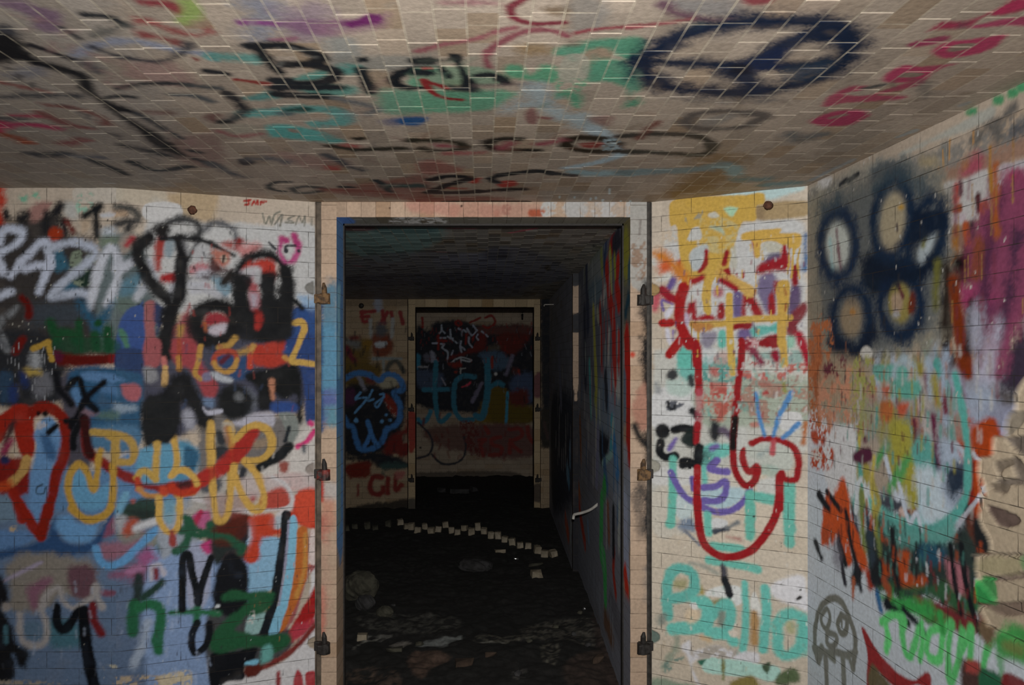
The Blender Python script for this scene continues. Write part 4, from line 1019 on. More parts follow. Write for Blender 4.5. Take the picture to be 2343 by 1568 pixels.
  ('S',187,194,209,1,18.7,4.9,952,1454,948,1396,915,1342,871,1302,819,1255),
  ('P',52,67,67,1,0,17.4,446,1159,631,1159,778,1174,778,1011,677,936,550,944,482,924,437,1009),
  ('P',43,88,113,1,0,16.6,631,1159,771,1177,764,1123,646,1108),
  ('P',125,70,51,1,0,13.2,896,1278,992,1269,992,1167,896,1168),
  ('P',213,91,45,1,0,11.9,135,1151,201,1270,232,1222,253,1162,304,1120,324,1031,344,985,304,954,243,1033,190,1096,146,1000,112,1003),
  ('P',189,84,51,1,0,16.3,112,1036,190,1086,168,994),
  ('S',54,69,85,1,47.9,19,334,1162,372,1093,372,993,353,922),
  ('S',128,145,84,1,40.3,14.9,401,1239,410,1102,419,1005),
  ('S',29,33,40,1,33.3,9.9,89,1176,184,1133),
  ('S',32,36,43,1,35.6,9.5,211,1143,243,1033,294,962),
  ('S',46,46,57,1,28.2,9.4,264,970,289,893),
  ('S',37,40,47,1,30,11.7,66,987,112,937),
  ('S',120,115,133,0.7,50.3,31.9,211,1026,232,962),
  ('P',32,38,45,1,0,15.1,344,944,410,1002,410,952,363,914),
  ('S',189,106,73,1,20.6,11.5,348,920,344,853),
  ('S',30,32,38,1,21.5,9.6,211,1255,243,1281),
  ('S',59,53,94,1,29,14.5,195,1215,195,1162),
  ('P',180,79,39,1,0,10.4,517,1096,631,1123,615,1055,721,1069,707,1034,583,1000,517,972),
  ('S',167,62,45,1,39.6,14.7,446,963,464,933),
  ('S',32,35,42,1,38.9,14.4,491,1168,499,1025,517,958),
  ('P',59,103,71,1,0,16.1,499,929,707,990,845,997,986,1032,986,1072,845,1047,764,1050,631,1000),
  ('P',98,100,68,0.7,0,16.9,631,1086,707,1096,707,1065,631,1050),
  ('P',128,54,59,1,0,12.5,707,972,845,984,980,1011,980,952,933,948,819,913,743,913),
  ('P',69,174,91,1,0,17.2,517,915,692,959,699,921,567,902),
  ('S',30,34,44,1,50.1,13.9,559,899,623,892),
  ('S',34,37,45,1,24.5,9.5,623,892,677,873),
  ('S',48,110,168,1,25.8,14.4,499,915,525,865),
  ('P',47,136,73,0.7,0,12.8,750,976,792,980,845,922,764,903),
  ('P',180,117,131,1,0,15.8,771,1155,884,1148,896,1062,819,1065,778,1097),
  ('P',209,211,223,1,0,12.5,819,1175,865,1160,877,1139,832,1136),
  ('P',153,64,87,1,0,9.5,939,1138,983,1126,980,1109,933,1100),
  ('P',139,50,49,1,0,8.2,957,1317,1000,1329,992,1249,1034,1216,1028,1178,992,1222,969,1264),
  ('P',34,37,42,1,0,8.4,902,1296,957,1302,1003,1240,1014,1181,945,1171,909,1211),
  ('S',26,29,36,1,25.6,6.3,805,1193,819,1107,845,997),
  ('S',26,29,35,1,36,6.2,858,1229,871,1162,890,1084,921,952),
  ('S',25,29,35,1,32.4,6,915,1164,939,1106,980,1058),
  ('P',208,138,101,0.6,0,12.5,832,1085,884,1091,877,1060,839,1054),
  ('P',146,142,129,1,0,47.7,26,2308,199,2313,433,2322,704,2301,867,2222,882,2024,867,1869,804,1733,556,1714,199,1691,26,1798),
  ('P',79,91,101,0.75,0,53.9,93,2269,433,2322,738,2272,867,2144,851,1930,772,1774,389,1703,147,1820),
  ('P',18,35,53,1,0,30,433,2060,536,2062,686,2027,721,1943,632,1919,496,1908,411,1962),
  ('P',195,204,202,1,0,22.5,321,2112,310,2070,280,2041,239,2034,196,2051,164,2089,152,2137,164,2181,196,2209,239,2214,280,2195,310,2157,321,2112),
  ('S',123,88,99,1,16.9,15,229,2181,259,2039),
  ('S',165,211,219,0.7,27.5,19.1,183,2150,199,2046),
  ('P',166,157,135,1,0,23,665,2131,645,2086,612,2057,574,2051,540,2072,520,2115,521,2167,542,2213,577,2242,616,2244,648,2222,665,2181,665,2131),
  ('P',185,148,70,1,0,9.7,658,2184,652,2178,640,2177,627,2183,621,2192,627,2198,640,2199,652,2193),
  ('S',60,51,62,1,8.8,6.5,614,2139,617,2116),
  ('P',172,186,195,1,0,18.4,791,2148,823,2132,804,2045,745,1971,725,2005,752,2084),
  ('S',130,133,86,1,16.6,12.3,772,2111,752,2053),
  ('P',150,136,115,1,0,25.4,402,1852,393,1817,369,1792,335,1783,299,1794,273,1822,263,1860,273,1896,299,1921,335,1928,369,1916,393,1888,402,1852),
  ('P',180,129,66,1,0,14.5,362,1871,357,1865,344,1863,331,1866,325,1873,331,1880,344,1882,357,1878),
  ('P',145,135,79,1,0,16.2,693,1882,685,1849,663,1825,632,1818,600,1829,577,1856,568,1892,577,1926,600,1950,632,1956,663,1944,685,1917,693,1882),
  ('P',168,147,127,1,0,13.1,587,1908,640,1912,640,1865,602,1856),
  ('P',111,50,31,1,0,12.6,686,1914,718,1905,711,1850,676,1852),
  ('S',93,40,55,1,14.6,9.7,625,1942,647,1903),
  ('P',164,167,179,1,0,13.1,629,1844,623,1836,610,1834,596,1838,591,1846,596,1853,610,1856,623,1852),
  ('S',20,45,75,1,57.3,33.7,362,2108,346,2053,302,2015,239,2006,173,2030,123,2081,104,2146,123,2206,173,2243,239,2247,302,2219,346,2168,362,2108),
  ('S',18,42,69,1,53.4,29.6,689,2134,666,2078,621,2041,565,2035,512,2062,479,2118,476,2185,503,2245,552,2280,609,2281,658,2250,686,2197,689,2134),
  ('S',17,39,65,1,46.9,27.6,840,2054,809,2008,765,1979,720,1976,686,2001,673,2048,686,2103,720,2150,765,2176,809,2176,839,2150,851,2105,840,2054),
  ('S',18,42,69,1,61.9,32.6,454,1840,439,1787,396,1749,335,1735,271,1751,222,1794,204,1853,222,1910,271,1948,335,1957,396,1937,439,1894,454,1840),
  ('S',17,39,66,1,55.2,29.1,742,1870,728,1824,690,1790,636,1779,579,1794,536,1833,520,1886,536,1937,579,1970,636,1977,690,1958,728,1919,742,1870),
  ('S',14,30,50,1,47.1,29.4,411,2045,524,1996,704,1965,804,1991),
  ('S',17,33,55,1,58.5,32.5,199,1762,367,1727,475,1784),
  ('P',16,33,55,1,0,18.4,704,2154,842,2144,854,2083,772,2070,686,2052),
  ('S',63,80,91,0.8,41,45.6,496,2296,632,2293,738,2241),
  ('S',67,83,96,0.8,41.5,46.1,120,2290,224,2290),
  ('P',208,208,206,1,0,8.7,398,1732,433,1748,475,1729,458,1706,411,1710),
  ('S',106,107,56,1,29.8,18,820,1983,811,1863),
  ('S',40,32,29,1,37.1,23.6,867,1967,854,1811),
  ('S',119,50,21,1,38.9,17.3,891,1926,914,1827,931,1684),
  ('S',34,25,24,1,25.3,19.7,968,1862,954,1731),
  ('P',130,67,97,1,0,37.5,954,2013,1035,2129,1180,2150,1180,1829,1110,1729,1073,1676,1035,1730,1061,1855,995,1878),
  ('S',78,45,72,1,39,38,1073,2103,1030,1984,1022,1876),
  ('S',69,45,70,1,33,31.4,1146,2020,1110,1869,1086,1764),
  ('P',157,160,180,1,0,33.3,968,1834,1003,1841,1014,1758,976,1749),
  ('S',174,174,196,1,34,37.7,1073,1783,1035,1657),
  ('P',58,49,67,1,0,36.2,1110,1729,1180,1761,1180,1643,1086,1641),
  ('S',137,70,102,1,26.1,23.7,1110,1764,1091,1676),
  ('S',158,87,46,1,21.7,13.4,1061,2213,1066,2033),
  ('S',130,71,48,1,30,22.2,995,2026,987,1934),
  ('S',167,93,56,1,39.1,23.7,77,1823,104,1664,82,1532),
  ('T',186,113,74,1,0,11.8,26,1838,199,1830,173,1486,26,1475),
  ('P',170,153,131,0.8,0,29.6,120,1691,411,1692,433,1505,147,1471),
  ('T',206,150,124,1,0,14.9,120,1639,411,1668,411,1480,120,1443),
  ('T',164,167,101,1,0,17.7,344,1691,475,1692,475,1462,344,1450),
  ('T',107,52,66,1,0,15.2,147,1691,297,1716,249,1641,136,1639),
  ('P',154,152,149,0.6,0,31.2,433,1575,867,1615,954,1543,896,1461,475,1416),
  ('S',167,189,203,1,26,16.1,602,1583,602,1670,651,1703,704,1671,718,1599),
  ('S',165,184,203,1,22,18.3,772,1693,791,1602),
  ('P',101,173,160,1,0,12.8,587,1630,721,1638,732,1589,595,1578),
  ('S',161,178,202,1,31.9,20.7,860,1722,842,1594,860,1526),
  ('S',155,146,65,1,27.1,18,804,1653,823,1573),
  ('P',193,93,68,1,0,12.9,617,1557,676,1565,640,1520),
  ('S',184,119,105,1,16.9,15.7,721,1557,714,1504),
  ('P',185,107,60,1,0,13.4,524,1561,587,1560,587,1505,532,1501),
  ('S',189,180,180,1,33.3,21.6,738,1568,772,1499),
  ('S',101,31,67,1,21.7,12,798,1531,811,1472,830,1394),
  ('S',100,36,58,1,22.7,12.6,704,1514,707,1430),
  ('S',111,35,54,1,18.6,14.8,854,1594,860,1552),
  ('P',157,170,193,1,0,27.4,954,1599,1035,1630,1073,1551,1061,1479,982,1489),
  ('P',140,145,170,1,0,26.4,1035,1567,1146,1556,1134,1478,1073,1471),
  ('P',170,166,72,1,0,19.2,572,1493,676,1505,704,1419,732,1298,697,1229,661,1276,602,1386),
  ('P',90,169,102,1,0,19.5,564,1292,651,1392,697,1393,632,1314,576,1261),
  ('S',96,176,169,1,25.7,14.3,344,1450,380,1358,407,1267),
  ('P',98,174,168,1,0,15.4,697,1429,772,1478,798,1410,804,1351,772,1342,718,1369),
  ('P',199,218,233,1,0,24.1,721,1369,820,1377,882,1304,926,1235,772,1203,732,1277),
  ('P',172,189,212,1,0,23.2,836,1455,911,1453,948,1372,931,1303,851,1279),
  ('P',43,56,75,1,0,26,860,1388,940,1405,943,1333,879,1307),
  ('S',92,175,169,1,30,9.1,902,1655,937,1541,954,1430,943,1315,867,1233,738,1179,576,1172,475,1186),
  ('P',228,232,238,1,0,14.9,199,1437,353,1463,367,1357,344,1209,199,1183,120,1326),
  ('P',90,40,68,1,0,10.6,353,1374,454,1402,467,1357,362,1337),
  ('T',187,84,59,1,0,11.7,38,1356,199,1374,189,1296,38,1276),
  ('S',220,232,241,1,19,7.1,362,1164,380,1263,415,1280,441,1203,467,1150),
  ('S',208,222,241,1,17.1,6.3,625,1302,654,1238,683,1193,718,1229,745,1181),
  ('S',209,195,96,1,21.6,10.3,483,1371,467,1277,483,1188,500,1077),
  ('S',178,167,86,1,27.8,13.7,475,1278,508,1227,483,1165),
  ('P',168,68,29,1,0,10.9,971,1516,1048,1549,1073,1524,1091,1473,1081,1428,1030,1403,1014,1327,1035,1285,1009,1253,976,1283,982,1433),
  ('S',182,188,204,1,14,4.2,976,1442,1009,1418,1022,1380,998,1328,954,1279,896,1214,860,1163),
  ('D',164,106,72,0.7,9.3,6.9,38,1797,896,1422,40,51,51,6),
  ('D',190,193,194,0.7,11.7,8.1,199,1742,1061,1264,50,52,52,6),
  ('D',103,50,64,0.8,9.1,5.1,93,1691,954,1354,26,53,36,6),
  ('D',90,160,153,0.8,11.7,6.5,297,1667,954,1204,34,54,56,5),
  ('D',156,153,78,0.8,11.6,6.5,389,1691,896,1190,26,55,56,5),
  ('D',46,49,56,0.7,8.8,6.5,93,2006,1157,1318,34,56,48,6),
  ('D',115,55,73,0.6,12.3,8.2,896,2215,1164,1592,24,57,73,8),
  ('D',153,119,69,0.8,6.2,2.7,867,2320,1164,1847,14,58,92,2),
  ('P',103,169,164,1,0,24.9,524,1173,738,1179,896,1239,867,1164,772,1111,595,1100),
  ('P',50,64,63,1,0,23.9,433,1108,632,1108,867,1164,954,1241,1035,1276,1073,1213,1035,1159,1048,1081,954,1053,772,999,632,1011,475,1048),
  ('P',125,58,37,0.8,0,21.9,954,1260,1035,1295,1048,1189,1081,1153,1035,1159,995,1194),
  ('P',186,82,41,1,0,12.7,614,1082,686,1100,683,1036,772,1044,755,1010,651,980,602,981),
  ('P',42,86,111,1,0,18.2,721,1130,851,1151,842,1099,738,1082),
  ('S',32,36,42,1,38.3,16.4,587,1146,602,1036,632,946),
  ('P',213,92,45,1,0,14.7,199,1183,278,1271,321,1205,344,1137,411,1056,441,1005,411,962,321,1035,259,1095,199,1006,173,1077),
  ('S',31,34,41,1,23.9,7.6,157,1202,259,1149),
  ('S',31,34,41,1,26.1,10.9,297,1152,335,1038,389,944),
  ('S',43,43,53,1,22.5,10.7,371,975,398,899),
  ('S',54,69,85,1,34.3,17.3,433,1178,467,1069,483,959),
  ('P',33,38,45,1,0,13.7,458,986,524,1038,532,977,475,933),
  ('S',125,142,82,1,24.5,17,500,1157,516,1058),
  ('S',170,85,57,1,27.1,16.7,540,975,572,939),
  ('P',58,102,70,1,0,20.4,595,946,772,999,926,987,1048,1027,1048,1072,940,1058,836,1047),
  ('P',126,53,58,1,0,17.2,788,973,911,982,1035,1004,1048,955,995,951,896,929,820,933),
  ('P',69,175,92,1,0,18.9,595,924,788,973,788,922,651,898),
  ('S',29,33,43,1,28.2,12.5,651,909,721,890,772,866),
  ('P',181,118,132,1,0,17.3,851,1121,940,1115,954,1053,896,1045),
  ('S',26,29,36,1,18.2,5.8,879,1167,896,1074,926,987),
  ('S',27,31,37,1,22.8,5.6,926,1178,943,1087,968,1020,998,964),
  ('S',25,28,34,1,19.8,5.5,987,1146,1009,1097,1056,1038),
  ('P',35,39,43,1,0,10.9,976,1265,1035,1267,1073,1195,1081,1144,1022,1137,987,1193),
  ('P',144,52,52,1,0,10.7,1035,1295,1073,1302,1068,1212,1100,1175,1091,1138,1061,1183,1040,1214),
  ('D',32,35,40,0.85,10.3,5.9,147,1200,1073,1035,40,61,61,10),
  ('D',179,79,44,0.8,11.8,6.5,147,1226,1073,1088,26,62,57,10),
  ('D',82,138,132,0.7,11.3,7.8,475,1163,954,1015,20,63,50,8),
  ('D',121,49,56,0.7,10.3,5.7,772,1121,1073,964,22,64,46,8),
  ('D',219,227,238,0.6,9,5,66,1213,1061,1013,26,65,31,10),
  ('D',68,149,84,0.7,10.8,6,556,957,1073,964,20,66,40,8),
  ('D',193,193,191,1,4.8,2.3,66,2407,1110,994,110,67,9,40),
  ('P',65,185,94,1,0,5.8,986,1103,1045,1119,1056,1062,1003,1042,986,1060),
  ('S',108,223,134,1,32.4,9.7,525,827,583,870,646,881,654,861),
  ('S',116,238,143,1,33,9.9,550,826,567,785,554,747),
  ('S',107,221,133,1,31.4,9.4,639,856,654,784,684,773,707,812,729,873),
  ('S',107,223,133,1,30.6,9.2,743,896,750,850,736,784),
  ('S',107,223,133,1,29.7,8.9,839,915,785,884,771,823,805,810,832,829,845,905),
  ('S',102,211,127,1,28.4,8.5,845,905,884,943,871,873,877,776,915,848,933,936,927,885,963,942,969,948,957,817),
  ('S',101,211,127,1,27,8.1,1042,954,1020,889,1009,811),
  ('P',112,232,139,1,0,8.9,778,813,845,834,832,808,778,796),
  ('S',68,171,89,1,28.3,10.1,832,951,845,913),
  ('S',66,168,88,0.7,25.3,11.2,1080,919,1085,876),
  ('P',122,103,82,1,0,14.4,992,976,1048,1033,1058,960,1026,933),
  ('P',164,54,58,1,0,7,401,760,419,772,482,735,550,708,631,698,707,711,757,753,785,755,785,712,721,699,631,648,550,647,499,650,464,577,437,566,437,689),
  ('P',117,108,83,1,0,10.8,464,665,517,657,583,628,455,574),
  ('P',87,65,63,1,0,14.6,927,853,986,868,1080,867,1090,841,939,777),
  ('P',50,113,84,1,0,10.3,1009,865,1080,874,1080,837,1003,804),
  ('P',133,52,56,1,0,7.7,1095,888,1180,889,1095,843),
  ('P',176,80,77,1,0,11.8,951,866,1003,878,992,847,945,828),
  ('S',129,131,125,1,28.8,6.4,60,559,64,655,112,749,201,809,274,811,324,770,361,711,346,604),
  ('S',137,140,135,1,39,6.7,66,567,89,536,118,591),
  ('S',136,139,134,1,27.3,6.4,48,566,179,595,222,616,304,634,368,673),
  ('S',138,140,135,1,33.8,6.5,144,584,157,448),
  ('S',138,142,136,1,32.4,6.3,274,617,286,502),
  ('S',138,142,136,1,20.8,6.2,314,643,339,601),
  ('S',129,132,126,1,22.2,4.9,112,716,157,755,181,728,152,677,114,689,112,716),
  ('S',136,139,134,1,26.2,4.8,157,666,222,677,227,653,190,623,157,627,157,660),
  ('S',129,131,125,1,26.8,4.7,264,766,302,763,296,719,264,700,238,725,264,766),
  ('S',129,131,125,1,14.1,3.9,266,745,268,725),
  ('S',138,142,136,1,31.9,6.4,179,587,211,583),
  ('P',188,174,153,1,0,4.4,1226,1646,1136,1625,1126,1563,1100,1509,1048,1493,1042,1448,992,1430,992,1374,1017,1331,1000,1380,998,1313,992,1261,1031,1215,1026,1179,983,1165,986,1099,1053,1061,995,1031,1020,997,1053,989,1226,1055),
  ('H',0,0,0,1,11,2.3,1226,1646,1136,1625,1126,1563,1100,1509,1048,1493,1042,1448,992,1430,992,1374,1017,1331,1000,1380,998,1313,992,1261,1031,1215,1026,1179,983,1165,986,1099,1053,1061,995,1031,1020,997,1053,989,1226,1055),
  ('P',114,106,100,1,0,4.4,1074,1495,1164,1508,1180,1452,1121,1467,1090,1486),
  ('H',0,0,0,1,20,1.8,1074,1495,1164,1508,1180,1452,1121,1467,1090,1486),
  ('P',124,114,102,1,0,4.5,1042,1427,1100,1442,1121,1434,1080,1417,1069,1393,1100,1383,1080,1350,1014,1358,1058,1384),
  ('H',0,0,0,1,20,1.9,1042,1427,1100,1442,1121,1434,1080,1417,1069,1393,1100,1383,1080,1350,1014,1358,1058,1384),
  ('P',123,114,105,1,0,4.4,1100,1446,1141,1444,1160,1399,1131,1388),
  ('H',0,0,0,1,20,1.8,1100,1446,1141,1444,1160,1399,1131,1388),
  ('P',104,89,84,1,0,4.5,1014,1308,1106,1303,1136,1287,1080,1260,1042,1271),
  ('H',0,0,0,1,20,1.9,1014,1308,1106,1303,1136,1287,1080,1260,1042,1271),
  ('P',136,122,114,1,0,4.5,998,1108,1080,1137,1180,1175,1180,1164,1080,1122,1003,1102),
  ('H',0,0,0,1,20,1.9,998,1108,1080,1137,1180,1175,1180,1164,1080,1122,1003,1102),
  ('P',135,119,108,1,0,4.5,1003,1036,1180,1098,1180,1071,1080,1030,1020,1028),
  ('H',0,0,0,1,20,1.9,1003,1036,1180,1098,1180,1071,1080,1030,1020,1028),
  ('P',123,114,105,1,0,4.4,1048,1383,1131,1399,1180,1414,1180,1392,1106,1377,1058,1373),
  ('H',0,0,0,1,20,1.8,1048,1383,1131,1399,1180,1414,1180,1392,1106,1377,1058,1373),
  ('P',147,135,122,1,0,4.5,986,1170,1180,1218,1180,1212,992,1164),
  ('H',0,0,0,1,20,1.9,986,1170,1180,1218,1180,1212,992,1164),
  ('P',144,136,123,1,0,4.4,1106,1561,1160,1569,1131,1526,1090,1504),
  ('H',0,0,0,1,14,1.8,1106,1561,1160,1569,1131,1526,1090,1504),
  ('P',61,156,89,0.9,0,5.8,992,1105,1042,1117,1053,1061,1003,1042),
  ('P',79,166,92,1,0,16.5,1064,985,1106,1014,1180,1021,1180,943,1121,927,1069,934),
  ('P',141,131,81,0.6,0,13.7,1095,973,1164,984,1160,950,1106,944),
  ('P',167,164,123,0.5,0,11.3,992,1159,1131,1194,1131,1158,998,1118),
  ('P',73,153,94,0.6,0,8.6,1141,1204,1180,1218,1180,1171,1146,1169),
 ],
 'CE': [
  ('P',147,145,143,0.5,0,79,116,1213,116,1486,1708,942,1708,176),
  ('P',157,126,123,0.7,0,24.3,428,1370,428,1469,528,1477,600,1456,545,1333,460,1340),
  ('P',123,91,90,0.6,0,33.5,1091,1192,1020,1381,1420,1245,1330,1139),
  ('P',130,133,146,1,0,43,116,1732,116,1800,175,1800,238,1762,313,1724,313,1683,206,1729),
  ('P',139,123,138,0.8,0,35.8,151,1790,128,1865,175,1892,292,1849,292,1788,206,1787),
  ('P',148,107,104,0.6,0,49,1228,1506,1333,1712,1447,1643,1389,1521),
  ('P',138,80,75,0.7,0,42.7,1707,1677,1638,1814,1572,1992,2019,1961,1963,1773,1856,1541),
  ('P',142,119,88,0.8,0,23.5,335,2273,328,2320,365,2359,388,2343,388,2288),
  ('P',105,85,63,0.8,0,17.4,151,2319,151,2377,181,2378,181,2353,169,2325),
  ('P',123,64,58,0.8,0,38.2,1935,1929,1963,2330,2107,2156,2107,1915),
  ('P',125,127,132,0.7,0,26.5,116,2564,116,2698,184,2710,190,2644,161,2585),
  ('P',125,98,64,0.8,0,57.6,1295,2953,1245,3043,1383,3133,1707,3140,1849,3076,1951,2993,1753,2967),
  ('P',154,137,124,0.5,0,39.7,116,2708,116,2875,172,2899,190,2785),
  ('P',125,127,128,0.6,0,21.1,116,2376,116,2441,238,2454,258,2386),
  ('P',129,140,143,0.6,0,23.3,299,1859,299,1920,396,1919,396,1858),
  ('P',107,119,121,0.5,0,24.6,404,1866,396,2074,479,2068,479,1852),
  ('P',116,91,118,0.85,0,20.3,116,1247,116,1300,149,1331,184,1345,232,1325,264,1286,239,1262,184,1273,149,1257),
  ('S',33,38,44,1,23.6,13.7,184,1395,184,1429,202,1446,226,1451),
  ('P',87,89,87,0.8,0,21.2,258,1376,226,1445,214,1467,271,1414,297,1346),
  ('P',132,60,67,1,0,14.8,116,1526,116,1581,144,1600,178,1592,155,1570,138,1539),
  ('P',143,79,78,1,0,17.5,190,1486,196,1515,226,1531,251,1553,271,1592,232,1630,271,1620,291,1582,277,1548,232,1512,220,1480),
  ('P',131,72,72,1,0,18.2,258,1469,297,1513,311,1535,339,1524,304,1496,297,1457),
  ('P',139,160,95,1,0,15,116,1606,116,1636,155,1639,202,1615,223,1580,202,1573,166,1602,138,1608),
  ('S',139,145,164,1,28.7,18.7,390,1264,346,1321,318,1378,311,1437,339,1482,368,1522,383,1566),
  ('S',58,59,67,1,20.5,17.1,346,1327,390,1358,421,1403,421,1454,383,1513,325,1553),
  ('P',106,161,164,1,0,11.5,383,1566,383,1597,428,1581,413,1555),
  ('P',116,41,38,1,0,9.7,401,1527,413,1543,428,1529),
  ('P',67,68,75,1,0,21.3,232,1175,232,1217,291,1202,291,1138),
  ('P',21,23,28,1,0,20,284,1137,284,1186,332,1186,368,1171,421,1173,460,1202,493,1228,545,1227,638,1194,719,1189,784,1229,819,1214,807,1176,890,1179,1006,1198,1213,1194,1279,1190,1245,1142,1120,1130,928,1147,807,1158,688,1163,600,1167,528,1195,485,1164,460,1132,428,1117,428,1045),
  ('S',31,32,41,1,20.3,11.3,332,1197,360,1213,413,1246),
  ('S',55,60,67,1,22.9,17.4,807,1219,902,1230,1062,1252),
  ('S',46,50,54,1,20.4,13.3,678,1202,668,1244,678,1273),
  ('S',44,49,53,1,24.4,14.8,609,1261,577,1328,572,1398,581,1453),
  ('S',75,81,84,1,23,17.1,586,1451,609,1520),
  ('S',78,85,90,1,23.9,17.7,658,1384,663,1433,709,1464),
  ('P',121,123,134,0.8,0,24.4,493,1045,460,1141,519,1117,545,1029),
  ('S',60,61,65,1,16.4,10.7,239,1316,297,1323),
  ('S',85,84,88,1,24.4,23.8,428,1265,493,1266),
  ('P',197,55,98,1,0,20,872,773,902,799,986,740,993,697),
  ('S',172,59,98,1,46,24.9,934,757,915,845,953,907),
  ('S',168,61,89,1,33,23.8,830,858,836,928),
  ('S',124,71,66,1,29.2,23.7,741,1010,773,1070,854,1102,915,1084),
  ('S',127,77,76,1,30,24.4,796,950,902,965,953,1015),
  ('S',156,77,49,1,44.6,31.6,1034,719,1105,733),
  ('S',133,72,75,1,36.9,32,1120,849,1076,937),
  ('S',137,85,81,1,26.3,21.4,563,986,600,1029,638,1067),
  ('S',55,60,67,1,60.9,33.9,1254,677,1245,799),
  ('S',62,66,73,1,30.6,26.5,678,915,658,1029,668,1125),
  ('S',43,49,56,1,37.1,18.1,1321,830,1420,850,1537,857),
  ('S',45,51,58,1,41.7,18.1,1348,961,1439,971,1477,1011,1439,1097,1420,1141),
  ('S',49,52,57,1,42.9,27.9,1150,1033,1213,1091,1279,1124),
  ('S',45,48,55,1,40.6,23.5,1313,1200,1383,1233),
  ('S',81,82,86,1,40.8,33.8,854,806,866,859),
  ('S',102,105,115,1,39.6,34.4,1270,794,1295,887),
  ('S',115,90,84,1,28.9,28.2,796,1257,807,1306),
  ('S',43,47,53,1,34.4,16.8,1213,1228,1229,1248),
  ('P',112,79,76,1,0,24.1,830,1407,830,1445,890,1425,890,1393),
  ('S',184,194,201,1,10.1,5.3,1686,707,1686,743),
  ('S',127,71,126,1,22.2,12.6,218,1701,218,1725,222,1766),
  ('P',120,85,117,0.8,0,16.4,212,1769,206,1922,238,1916,271,1833,238,1784),
  ('P',137,104,123,0.7,0,21.7,225,1863,187,1985,181,2007,244,1985,285,1870),
  ('S',105,44,98,1,41.4,12.6,225,1927,199,1975),
  ('P',139,99,115,1,0,9.5,299,1737,289,1795,312,1783,312,1742),
  ('P',101,151,146,1,0,20.1,381,1577,388,1682,428,1686,437,1661,412,1566),
  ('P',90,143,136,1,0,18.8,453,1857,453,1907,496,1904,514,1858),
  ('P',102,152,143,1,0,20.3,588,1723,588,1852,648,1863,669,1781,638,1732),
  ('P',92,146,143,1,0,18.4,679,1565,638,1641,648,1659,690,1648,701,1573),
  ('S',101,164,161,1,57.4,22.4,815,1532,803,1603,773,1700,785,1773,839,1804,896,1775,915,1708),
  ('P',89,169,166,1,0,21.5,955,1546,915,1597,942,1662,1084,1757,1115,1734,1069,1607,1039,1539),
  ('P',128,139,142,0.7,0,29.9,803,1807,827,1841,876,1817),
  ('P',144,136,127,1,0,10.6,955,1610,962,1633,997,1633,990,1610),
  ('P',109,153,132,1,0,32.9,628,1921,628,2058,791,2047,803,1920,690,1917),
  ('S',55,58,65,1,35.7,11.6,339,1678,339,1702),
  ('S',27,32,37,1,32.5,12.9,335,1679,365,1695,437,1699,501,1708),
  ('S',28,32,37,1,43,12.8,339,1705,339,1759,364,1801,396,1823,424,1815,445,1789,449,1731),
  ('P',90,143,135,1,0,17.2,550,1708,514,1760,483,1819,514,1822,550,1785,558,1730),
  ('S',29,33,39,1,39.6,12.9,453,1806,487,1841,523,1835,565,1796,571,1730,550,1685),
  ('S',30,36,42,1,48,13.4,603,1671,603,1774,603,1829),
  ('S',29,35,40,1,49.5,13.8,653,1661,664,1726,671,1788),
  ('P',33,39,45,1,0,13.2,541,1671,532,1729,588,1723,638,1669,598,1665),
  ('S',32,78,75,1,33.6,14.6,785,1660,773,1708),
  ('S',92,111,115,1,34.1,19.7,815,1634,815,1653),
  ('S',111,114,117,1,31.4,21.6,690,1813,734,1874,779,1901,815,1873),
  ('S',33,38,43,1,35.1,13.9,479,1907,541,1907,638,1910),
  ('P',30,35,40,1,0,10.1,404,1909,404,1934,430,1933,430,1908),
  ('S',27,32,37,1,37.5,13,428,2044,424,2074),
  ('S',28,33,39,1,41.7,13.9,479,2071,483,2019,532,1983,579,1982,603,2007,598,2049),
  ('P',120,170,143,1,0,13.1,550,2009,541,2046,588,2050,588,2015),
  ('S',35,39,45,1,29.3,11.8,487,1533,509,1575),
  ('S',134,57,53,1,23.5,9.6,546,1586,574,1655),
  ('S',33,38,44,1,36.1,17.8,648,1529,701,1537,779,1535),
  ('S',62,70,73,1,27,20,791,1528,864,1478,889,1439),
  ('S',30,35,39,1,35.4,14.3,896,1429,896,1452),
  ('P',157,153,141,0.8,0,21,915,1426,928,1521,1011,1506,997,1419),
  ('S',151,101,102,1,28.9,20.4,990,1397,1039,1430,1011,1514),
  ('P',38,86,140,1,0,17.8,876,1934,851,1976,851,2030,889,2035,928,2000,915,1953),
  ('P',117,114,133,0.8,0,25.6,876,1907,864,1939,928,1944,915,1914),
  ('P',49,45,38,1,0,13.7,1054,1787,1047,1835,1076,1826,1084,1795),
  ('P',50,49,42,1,0,13.8,1069,1937,1069,1992,1107,1985,1099,1942),
  ('P',58,49,40,1,0,14.2,1138,1682,1138,1730,1178,1727,1162,1686),
  ('S',47,46,39,1,46.4,21.8,1170,1733,1194,1795,1186,1863,1178,1934),
  ('S',171,94,90,1,34.8,25.4,1130,1757,1146,1785),
  ('P',174,74,70,1,0,22.1,1408,1632,1408,1680,1467,1669,1467,1629),
  ('P',41,43,52,1,0,17.1,1333,1338,1297,1386,1361,1400,1399,1341),
  ('S',95,99,106,1,42,36.4,1315,1390,1315,1474,1352,1511),
  ('S',72,77,85,1,40.4,23.5,1262,1666,1333,1694,1428,1724,1477,1755),
  ('S',86,89,95,1,44.4,32.1,1370,1231,1508,1258,1572,1283),
  ('S',48,54,58,1,35,15.4,1661,1434,1665,1390,1731,1341,1805,1343,1835,1379),
  ('S',59,63,66,1,38.4,17.8,1780,1426,1743,1488,1792,1554,1856,1485,1856,1424,1780,1426),
